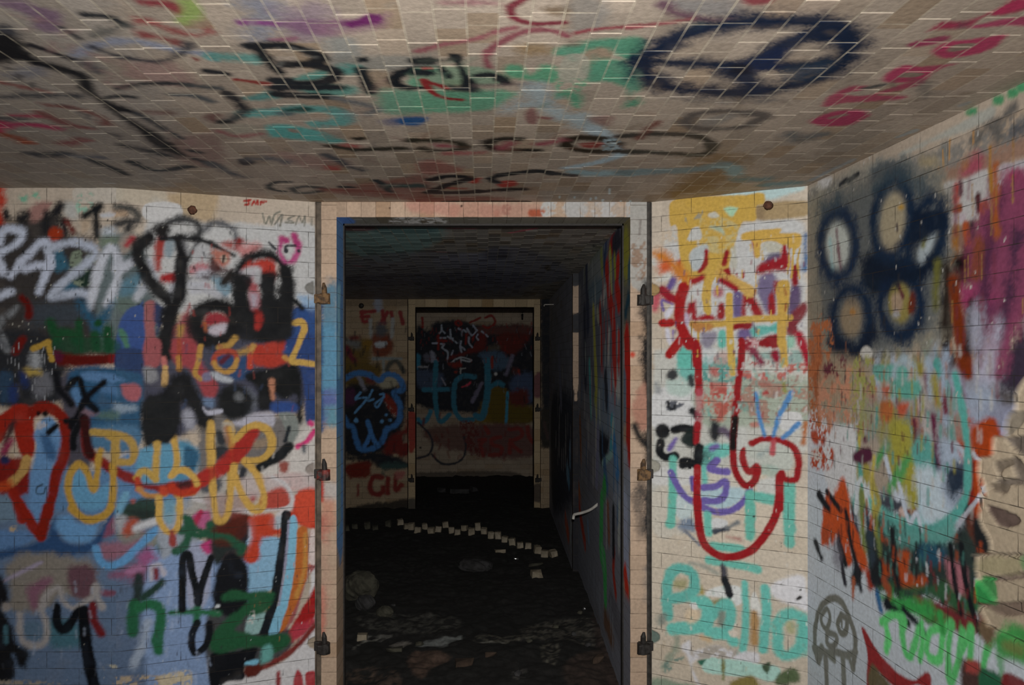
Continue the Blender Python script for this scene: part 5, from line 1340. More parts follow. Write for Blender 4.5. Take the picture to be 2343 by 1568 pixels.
  ('S',48,56,62,1,40.3,15.4,1638,1783,1707,1800,1856,1814),
  ('S',46,53,59,1,40.5,15.4,1750,1627,1755,1664),
  ('S',58,80,81,1,75.1,27.9,1731,1829,1731,1942),
  ('S',138,79,74,1,50.1,28.9,1805,1551,1830,1734,1908,1836),
  ('P',139,94,104,0.8,0,15.3,121,2123,116,2181,125,2223,139,2217,133,2128),
  ('S',117,50,62,1,19.4,8.4,105,2284,139,2260,169,2255,206,2273,222,2313,218,2368),
  ('S',134,79,88,1,22.2,10.8,285,2381,263,2356,254,2321,264,2287,306,2249,350,2220,404,2208,470,2215),
  ('S',142,89,96,1,20.4,11.4,369,2050,335,2104,306,2173,264,2225,244,2264),
  ('S',135,68,76,1,18.4,9.2,268,2402,248,2444,235,2525),
  ('P',102,156,130,1,0,25.7,638,2035,618,2188,638,2279,723,2253,791,2184,791,2022),
  ('P',98,151,125,0.6,0,17.2,470,2042,462,2186,514,2255,569,2256,588,2185,588,2032),
  ('P',93,154,123,1,0,19,453,2253,453,2291,514,2317,453,2342,470,2378,569,2384,550,2316,514,2255),
  ('P',87,146,122,1,0,17.6,350,2373,306,2441,296,2510,306,2541,412,2562,412,2519,350,2478,350,2448,388,2422,396,2377,381,2361),
  ('P',88,146,122,1,0,19.2,428,2452,412,2512,496,2579,628,2605,569,2519,550,2459),
  ('P',91,152,124,1,0,18.6,648,2385,628,2418,648,2455,756,2465,745,2448,669,2422,690,2396),
  ('P',90,150,123,1,0,18.9,756,2586,669,2613,745,2628),
  ('P',161,161,149,0.9,0,4.2,396,2387,404,2443,550,2453,550,2393),
  ('T',118,160,133,1,0,13.3,550,2389,550,2456,628,2463,628,2390),
  ('P',95,83,76,0.7,0,15.4,313,2387,321,2423,343,2417,339,2390),
  ('P',31,37,42,1,0,11,388,2122,388,2150,445,2155,514,2166,569,2185,618,2181,608,2140,514,2146,453,2132),
  ('S',32,36,42,1,33.1,12.9,518,2186,518,2228,569,2259),
  ('S',30,35,40,1,24.4,10.6,470,2100,532,2116),
  ('S',27,32,37,1,40.6,12.2,424,2046,424,2071),
  ('S',29,35,41,1,39,12.7,496,2040,501,2065),
  ('S',45,50,56,1,41.5,22.5,608,2123,628,2174),
  ('S',101,88,89,0.8,20.4,17.7,588,2185,579,2317),
  ('S',66,72,68,1,25,18.3,424,2052,420,2121),
  ('S',136,45,48,1,20.2,8.2,550,2052,628,2063,679,2095,695,2141),
  ('S',129,42,45,1,19.1,8,565,2061,588,2090,608,2106),
  ('S',137,46,49,1,16,7.5,470,2061,470,2074),
  ('P',156,170,176,1,0,39.3,588,2311,588,2366,712,2390,791,2435,827,2508,915,2544,1025,2601,1054,2581,969,2507,851,2403,756,2343,791,2262,712,2282,690,2324),
  ('P',170,188,199,1,0,16.1,955,2505,928,2541,1025,2601,1069,2617,1039,2558),
  ('P',148,166,181,0.8,0,16.9,1069,2583,1084,2628,1178,2653,1194,2612),
  ('S',171,195,209,1,44.2,21.2,1178,2627,1245,2669,1333,2634,1389,2571,1437,2504),
  ('S',152,181,191,1,84.9,32.5,1508,2552,1529,2665,1508,2781),
  ('P',135,101,98,1,0,12.5,791,2319,768,2347,902,2356,889,2328),
  ('P',132,96,93,0.7,0,17.8,851,2499,839,2567,928,2577,915,2540),
  ('S',125,78,78,1,19.3,15.1,851,2368,858,2388),
  ('S',51,49,40,1,45.1,21.2,1081,1990,1084,2062,1115,2117,1162,2141),
  ('S',61,56,49,1,40,23.1,1178,1995,1211,2033,1194,2123),
  ('S',42,40,36,1,45.7,19.8,1069,2313,1076,2245,1130,2211,1178,2238,1198,2301,1203,2381),
  ('S',47,40,30,1,51.7,16.8,1051,2505,1069,2579,1138,2633,1211,2623,1198,2523,1138,2472,1076,2474,1051,2505),
  ('P',135,67,62,1,0,14.2,1122,2514,1107,2581,1170,2581,1170,2528),
  ('T',153,175,186,1,0,7.9,1069,2583,1069,2630,1228,2662,1228,2608),
  ('S',144,81,88,1,41.4,25.5,1178,2265,1115,2289),
  ('S',150,84,93,1,40.8,25.1,1130,2385,1084,2449),
  ('S',154,86,95,1,41.4,25.5,1146,2063,1146,2081),
  ('S',63,53,51,1,35.5,19,1047,2622,1028,2685),
  ('S',46,45,42,1,40.4,18.7,1211,2650,1228,2725),
  ('S',164,102,101,1,36.1,26.4,1245,2076,1228,2185),
  ('P',149,94,88,0.8,0,28.6,1352,1977,1352,2071,1488,2124,1550,2011,1508,1964),
  ('P',170,68,62,1,0,14.9,1615,2152,1593,2193,1684,2182,1684,2151),
  ('P',170,68,63,1,0,13.8,1661,2261,1638,2323,1731,2332,1755,2268),
  ('S',162,81,71,1,32.6,21.2,1767,2052,1780,2116),
  ('S',34,37,42,1,52.3,14.9,1627,1996,1572,2061,1576,2132,1611,2147,1684,2082,1835,1982),
  ('S',34,37,42,1,61.2,15.9,1856,1969,1856,2103,1830,2181),
  ('S',33,36,41,1,60.5,17.9,1843,2181,1805,2280,1792,2357),
  ('S',37,42,46,1,55,14.3,1550,2264,1508,2343,1488,2406,1525,2464),
  ('S',54,56,60,1,42.8,18.3,1525,2464,1554,2542),
  ('S',41,45,50,1,41.3,14.8,1554,2264,1604,2229,1674,2256),
  ('S',205,224,232,1,8.3,3.6,1780,2716,1887,2732),
  ('S',197,214,222,1,8.7,3.8,1957,2664,2013,2670),
  ('S',197,214,222,1,8.6,3.7,1935,2683,1996,2691),
  ('S',197,214,222,1,8.8,3.8,1991,2721,2042,2727),
  ('S',195,212,219,1,8.9,3.9,2019,2804,2107,2818),
  ('S',195,212,219,1,8.9,3.8,2019,2845,2095,2858),
  ('S',198,218,225,1,8.6,3.7,1922,2527,1971,2530),
  ('S',192,209,216,1,8.6,3.7,1935,2592,1974,2595),
  ('S',27,22,20,1,53.1,4.6,2048,2038,2042,2215,2048,2393),  # black shadow line along the door head, put into the ceiling colour
  ('S',103,77,91,1,27.2,16.9,133,2555,166,2578,196,2630,208,2686,202,2705),
  ('P',131,63,71,1,0,11.3,100,2700,100,2755,119,2762,132,2751,132,2721),
  ('S',138,82,86,1,16,9.7,242,2502,220,2578,202,2626),
  ('P',85,143,119,1,0,14.9,304,2514,318,2556,368,2563,397,2531),
  ('P',94,145,127,0.7,0,20.9,460,2543,493,2567,581,2591,719,2590),
  ('P',90,141,131,0.6,0,17.5,232,2640,220,2658,251,2672,271,2650),
  ('S',14,32,58,1,79.3,36.9,493,2586,421,2580,346,2596,277,2638,232,2694,211,2766,214,2847,226,2911,264,2971,318,3007,405,3036,493,3040,563,3003,619,2943,643,2868,633,2781,609,2702,563,2632,493,2586),
  ('S',14,32,57,1,57.5,31.5,421,2571,436,2665,444,2727,456,2786,460,2885,452,2958,428,3023),
  ('S',16,35,63,1,63.6,30.1,468,2802,413,2837,353,2860,304,2883,267,2915),
  ('S',16,35,63,1,70.2,33.2,477,2798,545,2852,609,2897),
  ('P',19,38,73,1,0,19.4,444,2812,397,2835,353,2860,368,2897,428,2897,468,2934,493,2866),
  ('P',15,25,45,1,0,16,452,2787,444,2830,502,2847,502,2812),
  ('P',41,59,77,0.6,0,31.4,678,2692,698,2834,698,3007,730,2844),
  ('S',88,84,83,1,48.6,21.9,890,2791,818,2805,793,2881,818,2973,842,3003,890,2998,946,2967,963,2895,940,2831,890,2791),
  ('P',130,128,126,0.8,0,19.4,890,2840,818,2871,830,2918,915,2900,934,2860),
  ('S',56,55,52,1,43.1,17.1,1033,2648,1013,2724,1020,2820,1054,2886,1120,2937,1212,2960,1258,2943),
  ('S',58,58,53,1,45.4,18,1220,2683,1228,2779,1261,2909),
  ('S',114,70,63,1,25.4,19.3,890,2712,979,2697,1062,2694),
  ('S',121,144,151,1,89.2,30.5,1506,2735,1486,2883,1457,2998,1392,3053),
  ('P',136,165,170,1,0,24.6,1401,3038,1401,3121,1536,3175,1577,3149,1477,3089),
  ('S',114,139,144,1,74.3,32.2,1619,3202,1619,3281),
  ('S',117,144,149,1,76.2,33,1707,3333,1685,3426),
  ('S',103,106,108,1,52,31.2,1020,3146,1076,3213,1020,3241),
  ('P',168,63,98,1,0,14.4,878,3152,819,3171,784,3210,784,3264,807,3282,842,3303,921,3288,934,3233,915,3179),
  ('P',140,125,115,0.8,0,7.7,848,3195,819,3225,830,3242,866,3210),
  ('P',162,77,99,1,0,13.1,741,3133,658,3117,600,3134,591,3172,619,3183,638,3156,658,3158,658,3219,609,3241,563,3275,572,3306,619,3286,658,3239,668,3319,698,3308,709,3237,719,3180,751,3159),
  ('P',169,65,99,1,0,12.2,536,3194,477,3185,444,3204,460,3249,444,3295,444,3319,468,3303,510,3299,572,3306,563,3275,572,3228),
  ('P',138,125,114,1,0,5.7,528,3227,498,3233,506,3278,528,3268),
  ('P',168,63,98,1,0,11.1,375,3219,325,3218,304,3254,291,3287,277,3317,297,3336,346,3340,383,3331,405,3286,398,3252),
  ('P',133,119,109,1,0,6.7,368,3252,332,3248,325,3292,357,3286),
  ('P',145,64,93,1,0,11,332,3137,304,3156,284,3200,311,3210,346,3168),
  ('P',156,59,86,1,0,11.9,258,3146,214,3147,214,3198,184,3213,155,3225,116,3225,116,3264,149,3288,178,3256,190,3222,239,3218,258,3157),
  ('P',161,70,101,1,0,10.4,239,3218,220,3241,202,3272,184,3312,232,3346,232,3287,246,3231),
  ('P',172,54,92,1,0,6.6,161,3224,127,3232,116,3249,138,3280,161,3260,178,3240),
  ('S',73,74,75,1,19.7,11.9,609,3185,581,3220),
  ('P',92,77,87,0.6,0,14,226,3187,220,3204,245,3214,245,3195),
  ('P',102,99,96,0.7,0,25.9,563,3294,563,3327,678,3386,678,3365),
  ('P',158,165,171,1,0,8.6,1620,3462,1330,3484,1351,3499,1517,3491,1642,3486),
  ('P',152,161,165,0.8,0,7.2,1048,3492,966,3507,982,3528,1051,3510),
  ('P',148,155,158,0.7,0,6.4,741,3499,709,3514,730,3527,757,3516),
  ('P',16,34,61,1,0,18.1,258,2886,232,2945,297,3003,368,3025,318,2973,318,2931),
  ('P',31,56,81,0.8,0,28.1,477,2921,421,3007,421,3031,510,3028,563,2987),
  ('D',87,84,85,0.6,12,10.4,444,1060,1620,1076,30,71,36,300),
  ('D',147,116,116,0.5,14.2,13.9,116,1337,1420,1243,26,72,32,300),
  ('D',99,94,93,0.5,11.4,10.2,550,1518,1755,1961,30,73,26,300),
  ('D',151,127,120,0.5,17.5,17.1,550,1518,1755,1961,24,74,35,300),
  ('D',136,104,89,0.5,18.6,18.2,756,2025,1882,2833,24,75,37,300),
  ('D',107,137,122,0.5,13.5,13.1,381,2056,756,2616,14,76,27,300),
  ('D',115,100,83,0.5,16.5,16.1,619,2578,1619,3509,30,77,33,300),
  ('D',105,96,89,0.5,12.3,12,116,2826,830,3670,30,78,25,200),
  ('D',145,145,142,0.5,11.6,11.3,116,1670,462,2059,20,79,23,200),
 ],
 'FL': [
  ('P',114,99,81,0.7,0,38.3,614,2403,1342,2403,1342,2326,614,2326),
  ('S',149,155,171,1,89.3,28.1,997,2397,1004,2294),
  ('S',145,57,59,1,43.4,12.8,806,2250,959,2263),
  ('S',145,57,59,1,43.4,12.8,812,2250,831,2148,908,2158),
  ('S',145,57,59,1,43.4,12.8,812,2199,895,2205),
  ('S',139,55,57,1,43.4,12.8,1048,2263,1074,2122),
  ('S',139,55,57,1,43.4,12.8,1106,2250,1023,2109),
  ('S',139,55,57,1,43.4,12.8,1150,2250,1163,2173),
  ('S',136,53,55,1,43.4,12.8,1253,2250,1284,2122),
  ('S',161,165,166,1,43.4,15.3,914,2160,921,1995,972,1918,1074,1905,1150,1969,1170,2173),
  ('P',123,67,50,1,0,31.9,933,1982,1087,2007,1163,1918,1138,1765,959,1752),
  ('P',184,193,203,1,0,17.9,959,1905,1099,1912,1074,1854,985,1854),
  ('P',91,93,99,1,0,44.7,1112,2058,1090,2004,1036,1982,981,2004,959,2058,981,2113,1036,2135,1090,2113),
  ('P',117,96,52,1,0,44.7,614,1867,895,1931,908,1765,857,1484,614,1484),
  ('P',135,105,46,1,0,31.9,927,1880,910,1839,870,1822,829,1839,812,1880,829,1920,870,1937,910,1920),
  ('P',119,121,123,1,0,38.3,640,1956,780,1918,793,1841,653,1867),
  ('P',123,62,59,1,0,25.5,665,1969,780,1982,780,1943,691,1931),
  ('S',117,47,61,1,63.8,25.5,640,1841,729,1675,729,1510),
  ('S',145,153,154,1,35.7,11.5,946,1720,1265,1720),
  ('S',145,153,154,1,33.2,11.5,1061,1720,1061,1484),
  ('S',82,83,78,1,51,20.4,1099,1535,1125,1650,1214,1688,1291,1573),
  ('P',108,89,45,1,0,38.3,614,1650,1010,1650,1010,1485,857,1408,614,1421),
  ('P',38,41,49,1,0,44.7,602,1370,857,1434,1087,1408,1291,1408,1342,1421,1291,961,1240,834,1087,655,640,604,602,987),
  ('P',170,165,145,1,0,23,1036,1485,1138,1523,1227,1472,1189,1408,1036,1382),
  ('P',137,54,44,1,0,20.4,1074,1319,1163,1255,1227,1153,1227,1076,1163,1089,1074,1229),
  ('T',161,139,133,1,0,15.3,1074,1229,1189,1114,1240,1038,1163,1063),
  ('P',116,61,57,1,0,25.5,870,1510,972,1497,946,1434,870,1446),
  ('S',139,141,156,1,45.9,17.9,768,1536,844,1370),
  ('P',84,47,79,1,0,38.3,614,1344,729,1370,729,1217,614,1191),
  ('P',116,41,38,1,0,35.7,1074,732,1189,859,1291,910,1355,1089,1355,732,1316,604,1240,604,1189,630,1061,553),
  ('P',139,117,102,1,0,17.9,1278,834,1329,859,1342,757,1291,757),
  ('P',116,41,38,1,0,15.3,1291,732,1355,744,1342,617,1291,617),
  ('P',117,41,33,1,0,28.1,614,476,729,527,908,553,895,374,729,349,665,362),
  ('P',38,41,49,1,0,31.9,640,566,1010,642,1342,540,1342,476,1048,476,985,476,933,540),
  ('S',70,125,191,1,63.8,15.3,614,1485,729,1548,870,1546,985,1485,1023,1474,1087,1533,1189,1528,1265,1459,1281,1370,1182,1329,1240,1217,1255,1089,1214,974,1099,910,1061,808,1016,744,908,681,793,687,748,795,717,923,653,961,614,1051),
  ('S',76,133,202,1,53.6,12.8,882,1000,914,885,972,744),
  ('S',77,135,207,1,45.9,12.8,914,885,882,783,844,719),
  ('S',102,160,215,1,25.5,7.7,933,1357,882,1242,946,1255),
  ('S',102,160,215,1,25.5,7.7,742,1255,799,1331,742,1261,870,1268,736,1102),
  ('S',98,154,209,1,25.5,7.7,1023,1312,1068,1306,997,1166,965,1204,1068,1280),
  ('P',105,165,221,1,0,10.2,777,1012,768,993,748,984,729,993,720,1012,729,1032,748,1040,768,1032),
  ('P',102,160,215,1,0,10.2,1065,1000,1058,983,1042,977,1026,983,1019,1000,1026,1016,1042,1023,1058,1016),
  ('P',98,154,209,1,0,10.2,1111,1076,1106,1064,1093,1058,1080,1064,1075,1076,1080,1089,1093,1094,1106,1089),
  ('P',102,160,215,1,0,10.2,1158,1015,1152,1000,1138,995,1123,1000,1117,1015,1123,1029,1138,1035,1152,1029),
  ('S',126,49,46,1,61.3,17.9,1048,362,946,362,908,247,959,170,1048,183,1061,247),
  ('S',126,49,46,1,58.7,17.9,1112,349,1112,183),
  ('S',127,49,46,1,58.7,17.9,1202,374,1202,221,1265,272),
  ('P',58,81,80,1,0,33.2,1036,515,1329,527,1329,464,1061,438,1087,374),
  ('P',165,104,99,1,0,25.5,1202,425,1304,432,1291,349,1202,342),
  ('S',124,59,55,1,25.5,15.3,774,272,768,157),
  ('P',59,54,49,1,0,28.1,614,-9,882,62,1112,81,1355,106,1355,-72,614,-72),
  ('D',38,40,47,0.7,20.4,10.2,614,2122,1342,1525,30,86,77,40),
  ('D',37,38,42,0.6,23,10.2,614,1497,1342,476,26,90,102,40),
 ],
 'FJL': [
  ('P',159,69,60,1,0,15.3,-3,1089,86,1089,86,732,29,642,3,732),
  ('P',90,86,79,1,0,17.9,-3,106,86,106,86,-34,-3,-34),
 ],
 'FJR': [
  ('P',119,81,85,1,0,17.9,-4,1510,86,1548,86,1293,-4,1293),
  ('P',90,82,74,1,0,15.3,-10,272,86,272,86,94,-10,94),
 ],
 'FR': [
  ('P',35,38,45,1,0,38.3,-3,2774,156,2774,156,1076,80,1076,3,1242),
  ('P',47,46,43,1,0,31.9,-3,1114,156,1114,156,732,-3,732),
  ('S',69,55,55,1,30.6,12.8,41,987,80,808),
 ],
 'BW': [
  ('P',46,49,58,1,0,39.1,515,2137,710,2137,808,2254,1150,2283,1492,2205,2263,2117,2283,1062,505,1062),
  ('P',110,72,69,1,0,48.8,1472,2186,2254,2215,2254,2078,1472,2078),
  ('P',119,49,47,1,0,34.2,1453,2078,1550,2059,1541,1941,1492,1844,1296,1795,1179,1766,1003,1707,1003,1746,1345,1893),
  ('P',113,51,47,1,0,43.9,1726,2078,2078,2098,2175,2039,1980,1795,1882,1775,1736,1863),
  ('P',101,93,83,1,0,39.1,1580,1902,1736,1922,1736,1844,1589,1824),
  ('S',146,52,49,1,33.2,11.7,1316,2254,1462,2322),
  ('S',149,53,50,1,33.2,11.7,1531,2322,1629,2352,1677,2254,1580,2176,1502,2205),
  ('S',149,53,50,1,33.2,11.7,1140,2283,1101,2254,1140,2205,1184,2234,1160,2273),
  ('S',146,53,49,1,33.2,11.7,852,2059,847,1863),
  ('S',146,53,49,1,33.2,11.7,867,1990,964,1985),
  ('S',153,55,52,1,33.2,11.7,613,2322,623,2186),
  ('S',146,52,49,1,33.2,11.7,1257,2078,1248,1941),
  ('S',146,52,49,1,33.2,11.7,1375,2088,1355,2000),
  ('S',175,186,205,1,25.4,7.8,896,2215,896,2137,867,2098),
  ('S',175,186,205,1,25.4,7.8,896,2146,945,2098),
  ('S',175,186,205,1,25.4,7.8,1023,2146,1033,2039,1062,2019),
  ('S',175,183,205,1,25.4,7.8,1140,2166,1189,2137,1189,2059),
  ('S',175,183,205,1,25.4,7.8,1218,2146,1257,2117),
  ('S',175,183,205,1,25.4,7.8,1267,2166,1336,2068,1414,2137),
  ('S',175,186,205,1,25.4,7.8,877,2029,955,2029),
  ('S',175,186,205,1,25.4,7.8,984,2049,1062,2000,1121,1951),
  ('S',175,186,205,1,25.4,7.8,886,1941,935,1932,906,1883,984,1824,984,1727),
  ('S',175,183,205,1,25.4,7.8,1179,1980,1169,1893,1189,1824),
  ('S',175,183,205,1,25.4,7.8,1179,1902,1238,1853),
  ('S',175,183,205,1,25.4,7.8,1296,2039,1296,1951,1345,1893),
  ('S',175,183,205,1,25.4,7.8,1423,2078,1404,2039,1433,2000),
  ('S',175,183,205,1,25.4,7.8,1062,1844,1043,1785),
  ('S',175,183,205,1,25.4,7.8,1355,2215,1404,2146),
  ('S',175,183,205,1,25.4,7.8,1482,2127,1570,2049),
  ('S',181,189,212,1,25.4,7.8,764,1951,828,1951),
  ('P',159,163,185,1,0,21.5,730,1824,779,1824,818,1727,847,1678,740,1678),
  ('P',112,114,132,1,0,29.3,642,1785,730,1785,730,1687,652,1687),
  ('P',88,113,142,1,0,39.1,1472,1814,1785,1824,1882,1648,1687,1551,1492,1697),
  ('P',65,138,172,1,0,19.5,525,1785,593,1766,584,1639,530,1560),
  ('P',82,98,127,1,0,39.1,535,1551,906,1502,867,1277,574,1297),
  ('S',190,198,209,1,23.4,7.8,1043,1668,1101,1717,1199,1741,1326,1707,1296,1685,1179,1712),
  ('S',190,198,209,1,21.5,7.8,1179,1746,1179,1658),
  ('S',176,179,179,1,23.4,7.8,1174,1590,1174,1512),
  ('S',176,179,179,1,21.5,7.8,1169,1578,1243,1585),
  ('S',168,170,180,1,29.3,9.8,554,1604,681,1604),
  ('S',129,126,153,1,53.7,19.5,1482,1365,1345,1101),
  ('S',129,126,153,1,53.7,21.5,1931,1766,1843,1502),
  ('S',163,65,53,1,43.9,15.6,1638,1746,1629,1600),
  ('S',165,66,54,1,43.9,15.6,2019,1551,2078,1277),
  ('P',110,61,60,1,0,39.1,1931,1570,2000,1570,2019,1404),
  ('P',217,220,224,1,0,13.7,1707,1502,1701,1488,1687,1482,1673,1488,1668,1502,1673,1516,1687,1521,1701,1516),
  ('S',135,51,48,1,19.5,7.8,1160,1697,1179,1629),
  ('P',138,52,47,1,0,24.4,994,1658,1179,1668,1179,1600,1082,1590),
  ('S',157,157,177,1,21.5,8.8,896,1443,955,1336),
  ('P',165,66,54,1,0,13.7,1082,1541,1130,1541,1121,1512,1091,1512),
  ('P',140,107,52,1,0,29.3,1619,1062,1668,1297,1736,1287,1755,1062),
  ('P',220,77,98,1,0,11.7,1189,1316,1257,1346,1326,1399,1306,1346,1209,1305),
  ('P',131,107,39,1,0,48.8,1480,1067,1626,1295,1740,1295,1903,1197,1903,791,1366,791,1398,856),
  ('P',168,58,55,1,0,26,1740,953,1813,970,1805,758,1740,758),
  ('P',112,96,39,1,0,48.8,1615,1311,1728,1311,2249,986,2249,791,1631,791),
  ('P',82,101,137,1,0,48.8,1924,1442,2249,1507,2249,1116,1956,1116),
  ('P',112,53,50,1,0,48.8,1875,1214,2119,1279,2152,1067,1924,1051),
  ('S',64,135,162,1,71.6,14.6,813,1669,800,1279,829,921,894,807,1008,905),
  ('S',66,137,168,1,65.1,14.6,634,1271,1008,1279),
  ('S',68,142,173,1,68.3,16.3,552,839,601,782,682,839,739,953),
  ('S',64,133,162,1,71.6,14.6,1374,1458,1219,1474,1106,1393,1073,1197,1089,986,1187,839,1350,839),
  ('S',65,135,165,1,94.4,16.3,1561,1702,1569,1279,1496,888,1398,888),
  ('S',62,131,160,1,74.9,19.5,1577,1295,1708,1368,1789,1344),
  ('S',70,161,201,1,40.7,13,1859,1230,1851,1035,1834,742),
  ('P',117,87,82,0.9,0,45.6,715,726,1903,742,1903,335,1333,335,764,498),
  ('P',117,83,82,0.9,0,45.6,1468,742,2249,726,2249,302,1468,335),
  ('S',142,63,60,1,58.6,16.3,1452,530,1533,547,1468,481,1501,319),
  ('S',142,63,60,1,58.6,16.3,1753,579,1631,547,1647,465,1761,433,1753,335,1598,319),
  ('S',142,63,60,1,58.6,16.3,1899,530,1891,351),
  ('S',142,63,60,1,58.6,16.3,1883,693,2038,701,2062,595,1907,498,2054,368),
  ('S',140,63,59,1,58.6,16.3,1533,726,1582,644),
  ('S',144,65,61,1,58.6,16.3,2152,726,2168,595,2233,498),
  ('S',63,64,74,1,32.5,13,552,791,715,628,764,465,699,319,536,270),
  ('S',60,62,71,1,32.5,13,748,335,878,205,1057,188,1203,270,1252,433,1219,612),
  ('T',114,58,56,1,0,26,1154,791,1415,758,1464,302,1317,335),
  ('P',48,49,51,1,0,9.8,601,424,596,413,585,408,573,413,568,424,573,436,585,441,596,436),
  ('P',59,56,53,0.7,0,22.8,503,58,1903,75,1903,-56,503,-56),
  ('P',110,100,87,0.5,0,29.3,515,2439,2234,2439,2234,2391,515,2391),
  ('P',42,44,44,1,0,7.8,2087,2400,2083,2391,2073,2387,2063,2391,2059,2400,2063,2410,2073,2414,2083,2410),
  ('S',45,47,48,1,13.7,5.9,2073,2420,2078,2356),
  ('D',146,52,49,0.7,17.6,7.8,574,2283,2234,1697,60,87,68,40),
  ('D',44,45,53,0.7,17.6,7.8,554,2254,2234,1160,60,88,88,40),
  ('D',154,162,179,0.6,9.8,4.9,574,2215,2234,1258,40,89,78,40),
  ('D',119,52,49,0.6,29.3,13,536,953,1838,302,30,91,98,40),
 ],
 'CC': [
  ('P',153,200,200,0.8,0,39.7,439,1470,439,1936,691,1982,1206,1852,1986,1515,1206,1333),
  ('P',165,112,122,0.8,0,23.6,422,1479,422,1635,561,1616,561,1454),
  ('P',106,147,152,0.7,0,36,473,1640,473,1934,653,1910,653,1628),
  ('P',162,165,180,0.7,0,81.9,1860,1216,1739,2366,5258,2474,5258,608),
  ('P',173,176,203,0.6,0,47.6,1623,1897,1512,2235,2257,2240,2257,1903),
  ('P',124,126,148,0.7,0,48.4,2886,1032,2556,2391,3453,2418,3665,893),
  ('S',241,165,180,1,24.8,16.6,2119,1252,2187,1299),
  ('S',199,139,141,1,28.8,21.6,1380,1890,1406,1960),
  ('S',209,130,142,1,23.7,17.7,490,2016,508,2157),
  ('S',241,132,149,1,30,12,635,2353,550,2428,490,2478),
  ('P',147,153,180,0.6,0,52.6,1406,2186,1406,2546,3065,2909,4129,2178),
  ('P',101,103,124,0.7,0,29.5,1304,2229,1304,2356,1739,2369,1739,2231),
  ('P',86,90,93,1,0,6.8,1135,2889,1182,2893,1201,2889,1182,2879,1135,2870,1090,2866,1071,2870,1090,2879),
  ('P',124,114,103,1,0,13.5,2257,2711,2391,2716,2448,2705,2391,2684,2257,2667,2130,2663,2078,2674,2130,2694),
 ],
 'CR0': [
  ('P',144,149,166,1,0,73.6,39,2532,2255,2353,2255,1602,39,1549),
  ('P',166,175,164,1,0,46.7,550,2480,1578,2449,1578,2193,550,2251),
  ('P',213,205,196,1,0,28.2,511,2469,811,2461,811,2374,511,2387),
  ('P',185,194,201,0.8,0,37,775,2355,1470,2342,1470,2163,775,2119),
  ('S',93,102,129,1,193.1,40.2,627,2373,702,1964),
  ('S',88,107,155,1,132.6,29.8,1681,2446,1630,2254),
  ('S',204,62,64,1,124.1,27.9,2031,2359,1874,2320),
  ('P',73,74,90,1,0,29.9,1965,2381,2216,2400,2255,2284,2009,2270),
  ('S',230,228,97,1,100.6,25.1,1874,2301,1920,2094),
  ('S',241,70,61,1,129.5,23.6,2176,2213,2136,2105,2216,2009),
  ('S',204,209,95,1,72.6,21.2,2052,2252,2073,2177),
  ('S',241,76,70,1,150.4,28.2,1731,2229,1874,2035,2009,1903,2031,1609),
  ('S',191,203,126,1,93.3,24,1470,2356,1524,2253),
  ('S',241,241,241,1,91.1,20.1,1640,2113,1578,2071),
  ('S',241,241,241,1,72.2,17.4,1470,2073,1403,2015),
  ('S',241,241,241,1,77.5,18.6,1050,2098,1114,2056),
  ('P',147,172,190,1,0,36.9,775,2229,1470,2204,1357,2075,916,2077),
  ('S',241,241,127,1,118.5,22.2,1050,2030,1114,1834,1177,1576),
  ('S',230,234,213,1,85.7,17.9,1268,2009,1328,1963),
  ('S',222,81,76,1,99.5,24.2,1414,2028,1470,1859,1497,1606),
  ('S',87,95,117,1,165.3,41.3,471,2058,550,1561),
  ('S',136,144,160,1,80.5,23.5,1630,1921,1578,1607),
  ('S',241,241,241,1,92.4,22.5,1827,1847,1780,1591),
  ('S',241,85,78,1,93.5,20.5,2196,1824,2216,1601),
  ('S',241,241,127,1,130.9,21.8,1177,1686,1238,1470),
  ('S',241,241,99,1,116.3,21.8,1146,1443,1268,1335),
  ('P',168,185,205,1,0,64,1357,1588,2255,1620,2294,1094,1357,953),
  ('S',241,241,241,1,119.2,20.9,2052,1604,2196,1554),
  ('S',241,85,78,1,120.7,21.1,2052,1689,2094,1617),
  ('S',179,198,228,1,150.1,28.1,1827,1560,1920,1444,2009,1358),
  ('S',77,84,99,1,131.2,29.5,1681,1595,1731,1466),
  ('S',131,241,241,1,105.5,27.2,811,1670,916,1347),
  ('S',110,216,241,1,89.4,21.7,1943,1365,2009,1296,1897,1210),
  ('S',93,167,239,1,120.1,24,2031,1250,2156,1103),
  ('P',62,66,78,1,0,37,1357,1235,1827,1254,1681,1101,1470,1053),
  ('S',182,185,221,1,158,32.3,1298,1215,1238,935),
  ('S',192,241,241,1,46.8,13,1965,1181,1524,1067),
  ('S',152,155,174,1,190.5,39.7,702,1134,775,865),
  ('S',222,239,241,1,67.4,17.5,1368,1483,1403,1323),
  ('S',107,155,205,1,131.9,29.7,1630,1061,1731,944),
  ('S',241,139,80,1,177.3,33.2,-74,700,85,601,263,512),
  ('S',94,228,121,1,161.8,23.6,1630,934,1578,851,1524,753),
  ('S',207,241,241,1,49.1,12.3,2009,1370,1987,1319),
  ('P',75,79,92,1,0,117.5,-3411,1203,-461,1354,-152,633,-2235,45,-3411,-45),
  ('S',122,173,241,1,142.1,41.8,-1113,654,-923,598),
  ('S',152,155,176,1,191.1,59.7,-2235,1750,-1904,1280),
  ('S',140,179,213,1,97.3,30.4,-802,910,-802,769),
  ('S',199,137,103,1,139.9,39.3,131,1208,219,955),
  ('P',186,200,221,1,0,37,1965,933,2294,1066,2294,751,2052,694),
  ('S',241,241,241,1,70.3,17.6,2156,967,2236,912),
  ('P',170,175,191,1,0,72.2,-571,381,2255,924,2294,16,1965,-61,1298,97,219,12),
  ('S',105,241,138,1,163,23.8,1497,819,1470,635,1470,531,1630,470,1655,304),
